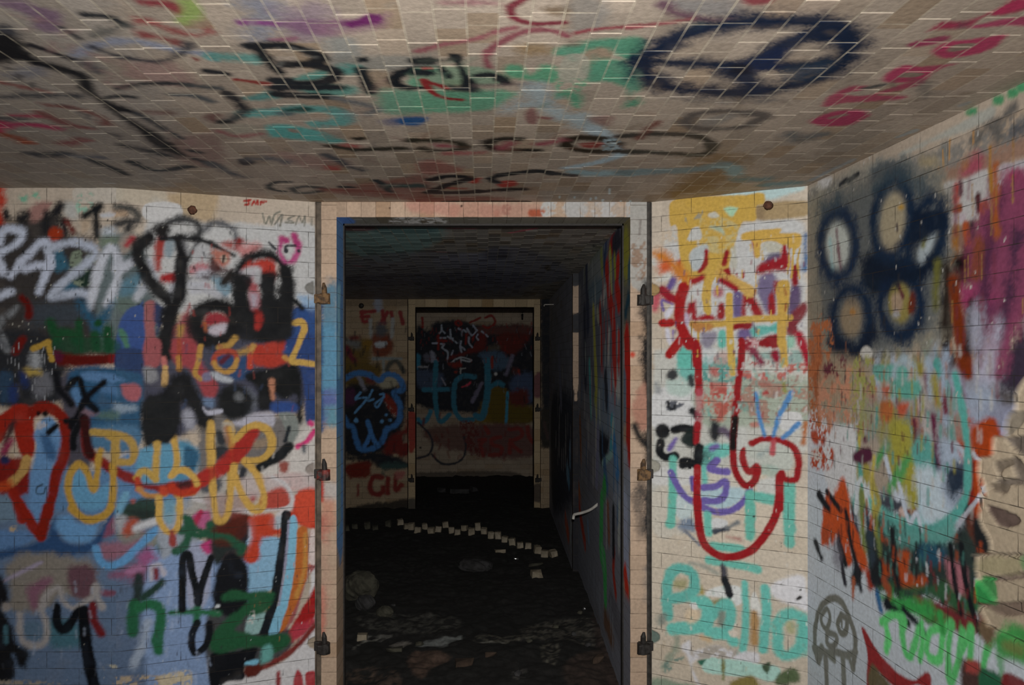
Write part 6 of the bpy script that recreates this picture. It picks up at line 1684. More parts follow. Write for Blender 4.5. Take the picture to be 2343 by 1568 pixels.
  ('S',147,241,177,1,75.9,20.3,1497,552,1604,463),
  ('S',241,104,84,1,116.8,25.8,85,525,263,438,511,341),
  ('S',241,104,84,1,127.6,31.9,-1313,152,-985,73),
  ('S',226,80,63,1,82.6,21.3,2031,655,2009,533,2094,448),
  ('S',192,138,115,1,102.7,25.7,1780,845,1827,682),
  ('S',225,241,241,1,79.3,20.4,2216,928,2216,741),
  ('S',144,146,159,1,187.1,38,1920,328,2255,288,2440,187),
  ('S',164,199,238,1,76.2,19.8,702,530,775,435),
  ('S',58,62,72,1,98,21.4,2009,876,2009,643),
  ('S',155,122,103,1,128.6,32.1,1630,163,1965,156),
  ('D',230,241,241,0.7,41.2,14.7,39,2532,2255,1660,30,81,221,2),
  ('D',241,241,241,0.7,53.3,19,-2984,1622,2255,800,40,82,285,2),
  ('D',189,200,215,0.7,46.6,16.6,-1313,239,2255,346,24,83,216,3),
  ('D',241,84,79,0.7,40.5,12.7,1470,2273,2255,1621,12,84,190,2),
  ('D',100,147,198,0.7,50.9,15.9,-802,1640,2255,915,16,85,207,2),
 ],
 'CR1': [
  ('P',178,182,204,1,0,69.8,3096,2477,5002,2336,5002,1605,3096,1559),
  ('P',219,232,215,1,0,44.4,3521,2436,4402,2420,4402,2173,3521,2219),
  ('P',241,241,241,1,0,26.6,3488,2424,3742,2420,3742,2339,3488,2347),
  ('P',237,241,241,0.8,0,35.2,3712,2320,4308,2316,4308,2144,3712,2096),
  ('S',108,116,149,1,227.9,38,3586,2335,3650,1950),
  ('S',130,155,219,1,159.5,28.7,4492,2418,4447,2233),
  ('S',241,96,99,1,150.2,27,4801,2339,4662,2299),
  ('P',112,114,136,1,0,29,4743,2360,4967,2381,5002,2268,4782,2253),
  ('S',241,241,129,1,121.6,24.3,4662,2281,4703,2082),
  ('S',241,102,91,1,157.4,22.9,4931,2198,4895,2093,4967,2001),
  ('S',241,241,144,1,88,20.5,4820,2236,4839,2163),
  ('S',241,96,88,1,181.8,27.3,4536,2210,4662,2024,4782,1896,4801,1612),
  ('S',241,241,166,1,111.8,23,4308,2329,4355,2231),
  ('S',241,241,241,1,109.5,19.3,4456,2097,4402,2057),
  ('S',241,241,241,1,86.5,16.6,4308,2058,4249,2002),
  ('S',241,241,241,1,92.2,17.7,3945,2078,4001,2039),
  ('P',188,218,240,1,0,35.2,3712,2201,4308,2183,4210,2058,3831,2058),
  ('S',241,241,160,1,141,21.2,3945,2014,4001,1827,4055,1582),
  ('S',241,241,241,1,102.4,17.1,4133,1996,4185,1952),
  ('S',241,104,97,1,119.2,23.2,4259,2015,4308,1853,4332,1610),
  ('S',101,110,134,1,194.6,38.9,3455,2037,3521,1569),
  ('S',171,182,202,1,96.7,22.6,4447,1912,4402,1611),
  ('S',241,241,241,1,111.5,21.7,4621,1842,4579,1595),
  ('S',241,121,111,1,113.7,19.9,4949,1820,4967,1604),
  ('S',241,241,162,1,156.1,20.8,4055,1687,4107,1480),
  ('S',241,241,127,1,138.8,20.8,4028,1455,4133,1351),
  ('P',211,229,241,1,0,61.8,4210,1593,5002,1622,5036,1110,4210,985),
  ('S',241,241,241,1,144.7,20.3,4820,1607,4949,1558),
  ('S',241,121,113,1,146.4,20.5,4820,1689,4858,1619),
  ('S',224,241,241,1,181.5,27.2,4621,1565,4703,1453,4782,1368),
  ('S',99,108,125,1,158,28.4,4492,1599,4536,1474),
  ('S',165,241,241,1,125.1,25.7,3742,1671,3831,1365),
  ('S',158,241,241,1,108.2,21,4723,1376,4782,1309,4683,1227),
  ('S',135,239,241,1,145.7,23.3,4801,1263,4913,1120),
  ('P',79,84,99,1,0,35.6,4210,1255,4621,1269,4492,1123,4308,1079),
  ('S',224,229,241,1,188.7,30.9,4159,1237,4107,970),
  ('S',241,241,241,1,56.4,12.5,4743,1197,4355,1092),
  ('S',171,175,197,1,225.2,37.5,3650,1165,3712,910),
  ('S',241,241,241,1,80.6,16.8,4220,1492,4249,1339),
  ('S',141,196,241,1,158.8,28.6,4447,1085,4536,971),
  ('S',241,158,94,1,207,31.1,3003,769,3134,673,3281,586),
  ('S',121,241,155,1,194.4,22.7,4447,963,4402,884,4355,791),
  ('S',241,241,241,1,59.5,11.9,4782,1380,4762,1331),
  ('P',89,95,111,1,0,105.4,424,1264,2687,1380,2939,707,1298,218,424,170),
  ('S',141,201,241,1,162.6,38.2,2166,744,2317,689),
  ('S',175,179,204,1,214.6,53.6,1298,1745,1550,1321),
  ('S',158,202,241,1,111.8,28,2414,974,2414,844),
  ('S',224,155,120,1,163.6,36.8,3172,1240,3245,1002),
  ('P',241,241,241,1,0,36,4743,958,5036,1082,5036,775,4820,724),
  ('S',241,241,241,1,85.5,17.1,4913,988,4984,933),
  ('P',222,229,241,1,0,68.7,2599,483,5002,944,5036,59,4743,-5,4159,168,3245,119),
  ('S',129,241,171,1,195.6,22.8,4332,855,4308,679,4308,579,4447,517,4470,357),
  ('S',180,241,218,1,91.2,19.5,4332,598,4425,511),
  ('S',241,121,99,1,136.8,24.1,3134,602,3281,517,3488,420),
  ('S',241,127,101,1,145.7,29.1,2009,290,2267,210),
  ('S',241,116,92,1,100.1,20.6,4801,687,4782,569,4858,485),
  ('S',241,175,148,1,123.9,24.8,4579,875,4621,717),
  ('S',241,241,241,1,96.4,19.9,4967,949,4967,767),
  ('S',215,220,238,1,227.4,37,4703,373,5002,326,5168,222),
  ('S',192,229,241,1,90.1,18.8,3650,594,3712,502),
  ('S',87,91,106,1,118.7,20.8,4782,902,4782,676),
  ('S',215,171,145,1,155.1,31,4447,222,4743,205),
  ('D',241,241,241,0.7,48.9,14,3096,2477,5002,1661,30,81,209,2),
  ('D',241,241,241,0.7,60.7,17.3,736,1631,5002,824,40,82,260,2),
  ('D',231,241,241,0.7,54.3,15.5,2009,370,5002,382,24,83,202,3),
  ('D',241,107,99,0.7,48.9,12.2,4308,2249,5002,1623,12,84,184,2),
  ('D',125,182,241,0.7,59.8,14.9,2414,1645,5002,936,16,85,194,2),
 ],
 'CRJ': [
  ('P',69,71,77,1,0,2.7,-40,2717,68,2717,68,2343,-40,2343),
  ('P',62,64,70,1,0,3.6,-40,2068,-4,2069,50,2087,68,2087,68,1939,-40,1939),
  ('P',48,49,55,1,0,2.7,-40,1447,12,1447,12,1381,37,1381,37,1447,68,1447,68,-62,-40,-62),
 ],
 'FD': [
  ('P',124,129,129,1,0,5.3,1807,1033,1867,1116,1961,1135,2068,1173,2063,1116,1998,1051,1981,988,1956,970,1900,1033,1822,1009),
  ('S',133,133,127,1,9.5,4.1,1441,997,1473,1088,1551,1154,1621,1196),
  ('T',123,123,119,1,0,5.5,1436,1192,1626,1212,1619,1154,1464,1097),
  ('P',90,73,64,1,0,13.8,1773,833,1813,952,1960,900,2009,816,1920,719,1870,567,1799,688),
  ('T',79,79,75,1,0,14.3,1424,1547,1999,1547,1997,1232,1462,1292),
  ('P',120,117,112,1,0,5.4,1648,1079,1718,1116,1777,1060,1674,1033),
  ('T',84,71,63,1,0,8.4,1430,688,1672,719,1761,469,1469,469),
  ('T',97,95,86,1,0,8.2,2187,1173,2600,1212,2567,1135,2187,1060),
  ('S',133,133,126,1,6.7,3.4,2187,1069,2294,1079,2390,1125),
  ('P',73,60,54,0.7,0,18.4,2692,800,2973,970,2965,469,2656,469),
  ('T',105,102,93,1,0,7.7,2561,1060,2649,1006,2597,719,2541,800),
  ('T',88,87,85,1,0,6,2359,657,2432,657,2412,508,2359,508),
  ('T',89,86,80,1,0,11.2,2505,1459,2983,1459,2955,1060,2486,1154),
  ('P',67,54,50,0.6,0,20,3003,1686,2998,1154,2965,469,2860,469,2911,1459),
 ],
})


def lin(h):
    c = np.array(h, float) / 255
    return np.where(c <= 0.04045, c / 12.92, ((c + 0.055) / 1.055) ** 2.4)

def vnoise(u, v, cell, seed):
    """smooth value noise in 0..1"""
    a, b = u / cell, v / cell
    i, j = np.floor(a).astype(np.int64), np.floor(b).astype(np.int64)
    fa, fb = a - i, b - j
    fa, fb = fa * fa * (3 - 2 * fa), fb * fb * (3 - 2 * fb)
    def h(x, y):
        n = (x * 374761393 + y * 668265263 + seed * 1274126177) & 0xffffffff
        n = ((n ^ (n >> 13)) * 1274126177) & 0xffffffff
        return ((n ^ (n >> 16)) & 0xffff) / 65535.0
    return (h(i, j) * (1 - fa) + h(i + 1, j) * fa) * (1 - fb) + (h(i, j + 1) * (1 - fa) + h(i + 1, j + 1) * fa) * fb

def spline(p, closed=False, n=6):
    """Catmull-Rom through the points"""
    p = np.asarray(p, float)
    if len(p) < 3:
        return p
    if closed:
        q = np.vstack([p[-1], p, p[0], p[1]])
    else:
        q = np.vstack([2 * p[0] - p[1], p, 2 * p[-1] - p[-2]])
    out = []
    for k in range(1, len(q) - 2):
        a, b, c, d = q[k - 1], q[k], q[k + 1], q[k + 2]
        for t in np.linspace(0, 1, n, endpoint=False):
            out.append(0.5 * (2 * b + (c - a) * t + (2 * a - 5 * b + 4 * c - d) * t * t + (3 * b - a - 3 * c + d) * t ** 3))
    if not closed:
        out.append(p[-1])
    return np.array(out)

def seg_dist(U, V, poly, closed=False):
    best = np.full(U.shape, 1e9)
    n = len(poly)
    if n == 1:
        return np.hypot(U - poly[0][0], V - poly[0][1])
    for k in range(n if closed else n - 1):
        a, b = poly[k], poly[(k + 1) % n]
        d = b - a
        L2 = max(d @ d, 1e-9)
        t = np.clip(((U - a[0]) * d[0] + (V - a[1]) * d[1]) / L2, 0, 1)
        np.minimum(best, (U - a[0] - t * d[0]) ** 2 + (V - a[1] - t * d[1]) ** 2, out=best)
    return np.sqrt(best)

def inside(U, V, poly):
    r = np.zeros(U.shape, bool)
    n = len(poly)
    for k in range(n):
        (x0, y0), (x1, y1) = poly[k], poly[(k + 1) % n]
        if y0 == y1:
            continue
        c = (V < y0) != (V < y1)
        r ^= c & (U < (x1 - x0) * (V - y0) / (y1 - y0) + x0)
    return r

def sstep(x):
    x = np.clip(x, 0, 1)
    return x * x * (3 - 2 * x)

def apply_paint(key, U, V, rgb, depth):
    """U, V in mm (flat arrays)"""
    n1, n2 = vnoise(U, V, 9, 3) - 0.5, vnoise(U, V, 34, 5) - 0.5
    n3 = vnoise(U, V, 4.5, 11) - 0.5
    for op in PAINT.get(key, ()):
        kind, colour, alpha, w, soft = op[0], op[1:4], op[4], op[5], op[6]
        pts = np.array(op[7:], float).reshape(-1, 2)
        if kind == 'D':                 # scattered runs and flecks: corner, corner, (count, seed), (length, tilt)
            rnd = random.Random(int(pts[2][1]))
            for k in range(int(pts[2][0])):
                x, y = rnd.uniform(pts[0][0], pts[1][0]), rnd.uniform(pts[0][1], pts[1][1])
                ln = pts[3][0] * rnd.uniform(0.3, 1.0)
                dx, ww = rnd.uniform(-1, 1) * pts[3][1] * ln / 100, w * rnd.uniform(0.5, 1.3)
                q = np.array([(x, y), (x + dx * 0.4, y - ln * 0.5), (x + dx, y - ln)])
                m = ww / 2 + soft * 1.6 + 3
                lo, hi = q.min(0) - m, q.max(0) + m
                idx = np.nonzero((U > lo[0]) & (U < hi[0]) & (V > lo[1]) & (V < hi[1]))[0]
                if len(idx):
                    d = seg_dist(U[idx], V[idx], q) - ww / 2 + n1[idx] * min(ww, 8) * 0.8
                    a = (sstep(0.5 - d / (2 * max(soft, 1.8))) * alpha * rnd.uniform(0.6, 1.0))[:, None]
                    rgb[idx] = rgb[idx] * (1 - a) + lin(colour) * a
            continue
        closed = kind in 'PTH'
        pl = spline(pts, closed)
        m = w / 2 + soft * 1.6 + 4
        lo, hi = pl.min(0) - m, pl.max(0) + m
        idx = np.nonzero((U > lo[0]) & (U < hi[0]) & (V > lo[1]) & (V < hi[1]))[0]
        if not len(idx):
            continue
        u, v = U[idx], V[idx]
        d = seg_dist(u, v, pl, closed)
        if closed:
            d = np.where(inside(u, v, pl), -d, d)
        else:
            d = d - w / 2
        s = max(soft, 1.8)
        d = d + n2[idx] * s * 0.9 + n1[idx] * min(s, 7) * 0.7
        a = sstep(0.5 - d / (2 * s))
        if kind == 'H':
            depth[idx] = np.maximum(depth[idx], a * w)
            continue
        a = a + (n3[idx] + n1[idx]) * 0.9 * a * (1 - a) * 2
        if kind == 'T':
            a = a * sstep((n1[idx] + n2[idx] * 1.3) * 1.7 + 0.5)
        a = np.clip(a, 0, 1) * alpha * (1 + 0.10 * n2[idx])
        a = np.clip(a, 0, 1)[:, None]
        rgb[idx] = rgb[idx] * (1 - a) + lin(colour) * a

# ------------------------------------------------------------------ materials
def new_mat(name):
    m = bpy.data.materials.new(name)
    m.use_nodes = True
    nt = m.node_tree
    nt.nodes.clear()
    o = nt.nodes.new('ShaderNodeOutputMaterial')
    b = nt.nodes.new('ShaderNodeBsdfPrincipled')
    nt.links.new(b.outputs[0], o.inputs[0])
    return m, nt, b

def N(nt, t, **kw):
    n = nt.nodes.new(t)
    for k, v in kw.items():
        setattr(n, k, v)
    return n

def tile_mat(name, bw, bh, joint, joint_amt, joint_size=0.0022, bump=0.5, rough=0.55, shuffle=False, offset=0.5, spec=0.09, lip=0.006, bdist=0.004):
    """painted glazed tile: colour attribute + brick joints with relief; UV in metres"""
    m, nt, b = new_mat(name)
    L = nt.links.new
    at = N(nt, 'ShaderNodeAttribute', attribute_name='Col')
    uv = N(nt, 'ShaderNodeUVMap', uv_map='UVMap')
    vec = uv.outputs[0]
    if shuffle:
        sep = N(nt, 'ShaderNodeSeparateXYZ'); L(vec, sep.inputs[0])
        dv = N(nt, 'ShaderNodeMath', operation='DIVIDE'); L(sep.outputs[1], dv.inputs[0]); dv.inputs[1].default_value = bh
        fl = N(nt, 'ShaderNodeMath', operation='FLOOR'); L(dv.outputs[0], fl.inputs[0])
        wn = N(nt, 'ShaderNodeTexWhiteNoise', noise_dimensions='1D'); L(fl.outputs[0], wn.inputs['W'])
        q = N(nt, 'ShaderNodeMath', operation='MULTIPLY_ADD'); L(wn.outputs[0], q.inputs[0]); q.inputs[1].default_value = bw; L(sep.outputs[0], q.inputs[2])
        cmb = N(nt, 'ShaderNodeCombineXYZ'); L(q.outputs[0], cmb.inputs[0]); L(sep.outputs[1], cmb.inputs[1])
        vec = cmb.outputs[0]
    br = N(nt, 'ShaderNodeTexBrick', offset=offset, squash=1.0)
    L(vec, br.inputs['Vector'])
    br.inputs['Scale'].default_value = 1.0
    br.inputs['Mortar Size'].default_value = joint_size
    br.inputs['Mortar Smooth'].default_value = 0.35
    br.inputs['Brick Width'].default_value = bw
    br.inputs['Row Height'].default_value = bh
    br.inputs['Color1'].default_value = (0.35, 0.35, 0.35, 1)
    br.inputs['Color2'].default_value = (1, 1, 1, 1)
    br.inputs['Mortar'].default_value = (0.0, 0.0, 0.0, 1)
    nz = N(nt, 'ShaderNodeTexNoise'); nz.inputs['Scale'].default_value = 16; nz.inputs['Detail'].default_value = 4
    L(uv.outputs[0], nz.inputs['Vector'])
    rmp = N(nt, 'ShaderNodeMapRange'); L(nz.outputs['Fac'], rmp.inputs[0])
    rmp.inputs[1].default_value = 0.36; rmp.inputs[2].default_value = 0.64
    rmp.inputs[3].default_value = 0.25 * joint_amt; rmp.inputs[4].default_value = joint_amt
    mul = N(nt, 'ShaderNodeMath', operation='MULTIPLY'); L(br.outputs['Fac'], mul.inputs[0]); L(rmp.outputs[0], mul.inputs[1])
    mix = N(nt, 'ShaderNodeMix', data_type='RGBA')
    L(mul.outputs[0], mix.inputs[0]); L(at.outputs['Color'], mix.inputs[6]); mix.inputs[7].default_value = (*joint, 1)
    # slight grime
    nf = N(nt, 'ShaderNodeTexNoise'); nf.inputs['Scale'].default_value = 70; nf.inputs['Detail'].default_value = 5; L(uv.outputs[0], nf.inputs['Vector'])
    rg = N(nt, 'ShaderNodeMapRange'); L(nf.outputs['Fac'], rg.inputs[0])
    rg.inputs[1].default_value = 0.3; rg.inputs[2].default_value = 0.7; rg.inputs[3].default_value = 0.86; rg.inputs[4].default_value = 1.1
    gm = N(nt, 'ShaderNodeMix', data_type='RGBA', blend_type='MULTIPLY'); gm.inputs[0].default_value = 1
    L(mix.outputs[2], gm.inputs[6]); L(rg.outputs[0], gm.inputs[7])
    L(gm.outputs[2], b.inputs['Base Color'])
    rr = N(nt, 'ShaderNodeMapRange'); L(nz.outputs['Fac'], rr.inputs[0]); rr.inputs[3].default_value = rough - 0.1; rr.inputs[4].default_value = rough + 0.2
    L(rr.outputs[0], b.inputs['Roughness'])
    b.inputs['Specular IOR Level'].default_value = spec
    hm = N(nt, 'ShaderNodeMath', operation='MULTIPLY_ADD'); L(nf.outputs['Fac'], hm.inputs[0]); hm.inputs[1].default_value = 0.12
    if shuffle:                                  # uneven tiles: one end of each hangs a little proud of its neighbour
        qd = N(nt, 'ShaderNodeMath', operation='DIVIDE'); L(q.outputs[0], qd.inputs[0]); qd.inputs[1].default_value = bw
        fr = N(nt, 'ShaderNodeMath', operation='FRACT'); L(qd.outputs[0], fr.inputs[0])
        ids = N(nt, 'ShaderNodeMath', operation='FLOOR'); L(qd.outputs[0], ids.inputs[0])
        cid = N(nt, 'ShaderNodeCombineXYZ'); L(ids.outputs[0], cid.inputs[0]); L(fl.outputs[0], cid.inputs[1])
        wb = N(nt, 'ShaderNodeTexWhiteNoise', noise_dimensions='2D'); L(cid.outputs[0], wb.inputs['Vector'])
        up = N(nt, 'ShaderNodeMapRange'); L(fr.outputs[0], up.inputs[0]); up.inputs[2].default_value = lip / bw
        dn = N(nt, 'ShaderNodeMapRange'); L(fr.outputs[0], dn.inputs[0]); dn.inputs[1].default_value = lip / bw; dn.inputs[3].default_value = 1.0; dn.inputs[4].default_value = 0.0
        h1 = N(nt, 'ShaderNodeMath', operation='MULTIPLY'); L(up.outputs[0], h1.inputs[0]); L(dn.outputs[0], h1.inputs[1])
        pw = N(nt, 'ShaderNodeMath', operation='POWER'); L(wb.outputs['Value'], pw.inputs[0]); pw.inputs[1].default_value = 1.6
        h2 = N(nt, 'ShaderNodeMath', operation='MULTIPLY'); L(h1.outputs[0], h2.inputs[0]); L(pw.outputs[0], h2.inputs[1])
        L(h2.outputs[0], hm.inputs[2])
    else:
        L(br.outputs['Color'], hm.inputs[2])
    bp = N(nt, 'ShaderNodeBump'); bp.inputs['Strength'].default_value = bump; bp.inputs['Distance'].default_value = bdist
    L(hm.outputs[0], bp.inputs['Height']); L(bp.outputs[0], b.inputs['Normal'])
    return m

def plain_mat(name, c, rough=0.8, var=0.35, scale=40, metal=0.0, bump=0.3, attr=False, c2=None):
    m, nt, b = new_mat(name)
    L = nt.links.new
    tc = N(nt, 'ShaderNodeTexCoord')
    nz = N(nt, 'ShaderNodeTexNoise'); nz.inputs['Scale'].default_value = scale; nz.inputs['Detail'].default_value = 6
    L(tc.outputs['Object'], nz.inputs['Vector'])
    if attr:
        at = N(nt, 'ShaderNodeAttribute', attribute_name='Col')
        rg = N(nt, 'ShaderNodeMapRange'); L(nz.outputs['Fac'], rg.inputs[0])
        rg.inputs[1].default_value = 0.3; rg.inputs[2].default_value = 0.7; rg.inputs[3].default_value = 1 - var; rg.inputs[4].default_value = 1 + var
        gm = N(nt, 'ShaderNodeMix', data_type='RGBA', blend_type='MULTIPLY'); gm.inputs[0].default_value = 1
        L(at.outputs['Color'], gm.inputs[6]); L(rg.outputs[0], gm.inputs[7]); L(gm.outputs[2], b.inputs['Base Color'])
    else:
        cr = N(nt, 'ShaderNodeValToRGB'); L(nz.outputs['Fac'], cr.inputs[0])
        d = c2 or [x * (1 - var) for x in c]
        cr.color_ramp.elements[0].color = (*d, 1); cr.color_ramp.elements[0].position = 0.38
        cr.color_ramp.elements[1].color = (*c, 1); cr.color_ramp.elements[1].position = 0.62
        L(cr.outputs[0], b.inputs['Base Color'])
    b.inputs['Roughness'].default_value = rough
    b.inputs['Metallic'].default_value = metal
    bp = N(nt, 'ShaderNodeBump'); bp.inputs['Strength'].default_value = bump; bp.inputs['Distance'].default_value = 0.004
    L(nz.outputs['Fac'], bp.inputs['Height']); L(bp.outputs[0], b.inputs['Normal'])
    return m

BH, BW = 0.0672, 0.262
M_WALL = tile_mat('painted_wall_tile', BW, BH, (0.030, 0.026, 0.022), 0.85, 0.0016, 0.35)
M_CEIL = tile_mat('painted_ceiling_tile', 0.150, 0.0662, (0.55, 0.50, 0.40), 0.5, 0.0036, 1.0, rough=0.5, shuffle=True, offset=0.0, lip=0.006, bdist=0.0085)
M_CCEIL = tile_mat('corridor_ceiling_tile', 0.150, 0.0662, (0.50, 0.46, 0.36), 0.7, 0.0045, 1.0, rough=0.45, shuffle=True, offset=0.0, lip=0.009, bdist=0.011)
M_JAMB = tile_mat('door_surround_tile', 4.0, 0.0645, (0.10, 0.075, 0.055), 0.85, 0.0016, 0.35)
M_FAR = tile_mat('far_wall_tile', BW, BH, (0.05, 0.045, 0.04), 0.7, 0.0025, 0.3)
M_FJAMB = tile_mat('far_surround_tile', 4.0, 0.13, (0.06, 0.05, 0.04), 0.8, 0.003, 0.3)
M_DIRT = plain_mat('packed_dirt', (0.05, 0.045, 0.04), 0.95, 0.45, 30, attr=True, bump=0.8)
M_CONC = plain_mat('bare_concrete', (0.16, 0.14, 0.12), 0.9, 0.4, 25)
M_STEEL = plain_mat('dark_steel_channel', (0.055, 0.048, 0.042), 0.6, 0.5, 35, c2=(0.02, 0.018, 0.016))
M_STEELB = plain_mat('brown_steel_channel', (0.16, 0.125, 0.095), 0.7, 0.5, 22, c2=(0.07, 0.055, 0.042))
M_IRON = plain_mat('blackened_iron', (0.022, 0.019, 0.018), 0.65, 0.5, 60)
M_RUST = plain_mat('rusty_iron', (0.20, 0.115, 0.05), 0.8, 0.6, 55, c2=(0.05, 0.03, 0.018))
M_REDIRON = plain_mat('red_sprayed_iron', (0.22, 0.022, 0.016), 0.6, 0.6, 30, c2=(0.02, 0.012, 0.012))
M_BOLT = plain_mat('rust_brown_bolt', (0.14, 0.055, 0.03), 0.85, 0.5, 80)
M_CHIP = plain_mat('cream_tile_chip', (0.36, 0.31, 0.23), 0.6, 0.35, 22)
M_STONE = plain_mat('pale_rubble', (0.085, 0.082, 0.062), 0.95, 0.55, 18, bump=0.8)
M_GREY = plain_mat('grey_rubble', (0.06, 0.06, 0.063), 0.95, 0.5, 16, bump=0.8)
M_PIPE = plain_mat('pale_conduit', (0.62, 0.60, 0.57), 0.5, 0.25, 30)
M_FOIL = plain_mat('crumpled_foil', (0.75, 0.76, 0.8), 0.22, 0.3, 30, metal=0.9)
M_BROWN = plain_mat('brown_debris', (0.075, 0.05, 0.036), 0.95, 0.5, 20, bump=0.8)

# ------------------------------------------------------------------ sheet builder
def link(name, me, parent=None, **props):
    o = bpy.data.objects.new(name, me)
    COL.objects.link(o)
    if parent:
        o.parent = parent
    for k, v in props.items():
        o[k] = v
    return o

class Sheet:
    """a wall, ceiling or floor slab: painted grid faces with a plain thickness behind"""
    def __init__(self):
        self.v, self.f, self.uv, self.c, self.mi, self.n = [], [], [], [], [], 0

    def patch(self, key, O, U, V, lu, lv, step, base, uvo=(0, 0), swap=False, tint=0.08, th=0.10, ts=(BW, BH), rough=0.0, mi=0, stain=0.10, cut=None):
        """O corner, U and V unit directions (outward normal U x V faces the room)"""
        O, U, V = Vector(O), Vector(U).normalized(), Vector(V).normalized()
        Nn = U.cross(V)
        nu, nv = max(2, int(round(lu / step)) + 1), max(2, int(round(lv / step)) + 1)
        a, b = np.linspace(0, lu, nu), np.linspace(0, lv, nv)
        A, B = np.meshgrid(a, b)
        A, B = A.ravel(), B.ravel()
        rgb = np.tile(lin(base), (len(A), 1))
        ua, ub = A + uvo[0], B + uvo[1]
        if swap:
            ua, ub = ub, ua
        row = np.floor(ub / ts[1]).astype(np.int64)
        colm = np.floor(ua / ts[0] + 0.5 * (row & 1)).astype(np.int64)
        h = (((row * 73856093) ^ (colm * 19349663)) & 0xffff) / 65535.0
        h = (h * 7.13) % 1.0
        rgb *= (1 + tint * (h - 0.5) * 2)[:, None]
        h2 = ((h * 37.7) % 1.0)
        warm = np.clip((h2 - 0.72) * 3.0, 0, 1)[:, None] * (tint / 0.1)
        rgb *= 1 - warm * np.array([0.10, 0.19, 0.30])
        rgb *= (1 + stain * (vnoise(A, B, 0.21, 21) + vnoise(A, B, 0.06, 22) - 1))[:, None]
        depth = np.zeros(len(A))
        apply_paint(key, A * 1000, B * 1000, rgb, depth)
        depth = depth / 1000
        if rough:
            depth = depth - rough * ((vnoise(A, B, 0.5, 31) - 0.4) * 0.8 + (vnoise(A, B, 0.13, 32) - 0.5) * 0.5 + (vnoise(A, B, 0.045, 33) - 0.5) * 0.35)
        dn = depth > 0.004
        depth = depth + np.where(dn & (rough == 0), (vnoise(A, B, 0.03, 41) - 0.5) * np.where(depth > 0.0125, 0.007, 0.0016), 0)
        P = np.array(O)[None] + A[:, None] * np.array(U)[None] + B[:, None] * np.array(V)[None] - depth[:, None] * np.array(Nn)[None]
        i0 = self.n
        self.v.append(P); self.c.append(np.clip(rgb, 0.0, 1))
        k = (np.arange(nu - 1)[None] + nu * np.arange(nv - 1)[:, None]).ravel() + i0
        q = np.stack([k, k + 1, k + 1 + nu, k + nu], 1)
        if cut is not None:
            ca = (A[k - i0] + step / 2, B[k - i0] + step / 2)
            q = q[~cut(*ca)]
        self.f.append(q); self.uv.append(np.stack([ua, ub], 1)); self.mi.append(np.full(len(q), mi))
        self.n += len(A)
        if th:                                     # back and edges
            c8 = []
            for (x, y) in ((0, 0), (lu, 0), (lu, lv), (0, lv)):
                p = O + U * x + V * y
                c8 += [p, p - Nn * th]
            j = self.n
            self.v.append(np.array([tuple(p) for p in c8])); self.c.append(np.tile(lin(base), (8, 1)))
            self.uv.append(np.zeros((8, 2)) + 0.03)
            q = [(j + 1, j + 7, j + 5, j + 3)]
            for s in range(4):
                e0, e1 = 2 * s, 2 * ((s + 1) % 4)
                q.append((j + e0, j + e0 + 1, j + e1 + 1, j + e1))
            self.f.append(np.array(q)); self.mi.append(np.full(5, mi)); self.n += 8
        return self

    def build(self, name, mats, parent=None, **props):
        V, F, UVv, C = np.vstack(self.v), np.vstack(self.f), np.vstack(self.uv), np.vstack(self.c)
        me = bpy.data.meshes.new(name)
        me.vertices.add(len(V)); me.vertices.foreach_set('co', V.astype(np.float32).ravel())
        me.loops.add(F.size); me.loops.foreach_set('vertex_index', F.astype(np.int32).ravel())
        me.polygons.add(len(F)); me.polygons.foreach_set('loop_start', np.arange(0, F.size, 4, dtype=np.int32))
        me.polygons.foreach_set('material_index', np.concatenate(self.mi).astype(np.int32))
        uvl = me.uv_layers.new(name='UVMap')
        uvl.uv.foreach_set('vector', UVv[F.ravel()].astype(np.float32).ravel())
        ca = me.color_attributes.new('Col', 'FLOAT_COLOR', 'POINT')
        ca.data.foreach_set('color', np.hstack([C, np.ones((len(C), 1))]).astype(np.float32).ravel())
        me.update(calc_edges=True); me.validate()
        for m in mats:
            me.materials.append(m)
        return link(name, me, parent, **props)

STR = dict(kind='structure')
def unit(a, b):
    d = Vector((b[0] - a[0], b[1] - a[1], 0)); return d.normalized(), d.length
UP = (0, 0, 1)

ST = 0.005
# ---- left side of the room: a frontal stretch and the stretch that turns in to the doorway
zl = 0.0
Sheet().patch('WL0', (-2.12, BL[1], 0), (1, 0, 0), UP, BL[0] + 2.12, CEIL, ST, (186, 175, 163), uvo=(0.171, 0.019)).build('wall_left', [M_WALL], **STR)
u, l = unit(BL, (XL, YD))
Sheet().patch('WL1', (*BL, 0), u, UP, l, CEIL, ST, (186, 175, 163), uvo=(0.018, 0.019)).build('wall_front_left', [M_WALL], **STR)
Sheet().patch('', (-2.12, -1.0, 0), (0, 1, 0), UP, BL[1] + 1.0, CEIL, 0.05, (186, 175, 163)).build('wall_left.001', [M_WALL], **STR)
# ---- right side
u, l = unit((XR, YD), BR)
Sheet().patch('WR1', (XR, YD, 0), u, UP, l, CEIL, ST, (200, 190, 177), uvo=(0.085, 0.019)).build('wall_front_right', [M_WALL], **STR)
ur, lr = unit(BR, (1.36, 1.963))
s = Sheet().patch('WR', (*BR, 0), ur, UP, 1.30, CEIL, ST, (176, 164, 151), uvo=(0.05, 0.019))
e = Vector((*BR, 0)) + ur * 1.30
s.patch('', e, ur, UP, 2.9, CEIL, 0.05, (176, 164, 151), uvo=(0.05 + 1.30, 0.019)).build('wall_right', [M_WALL], **STR)
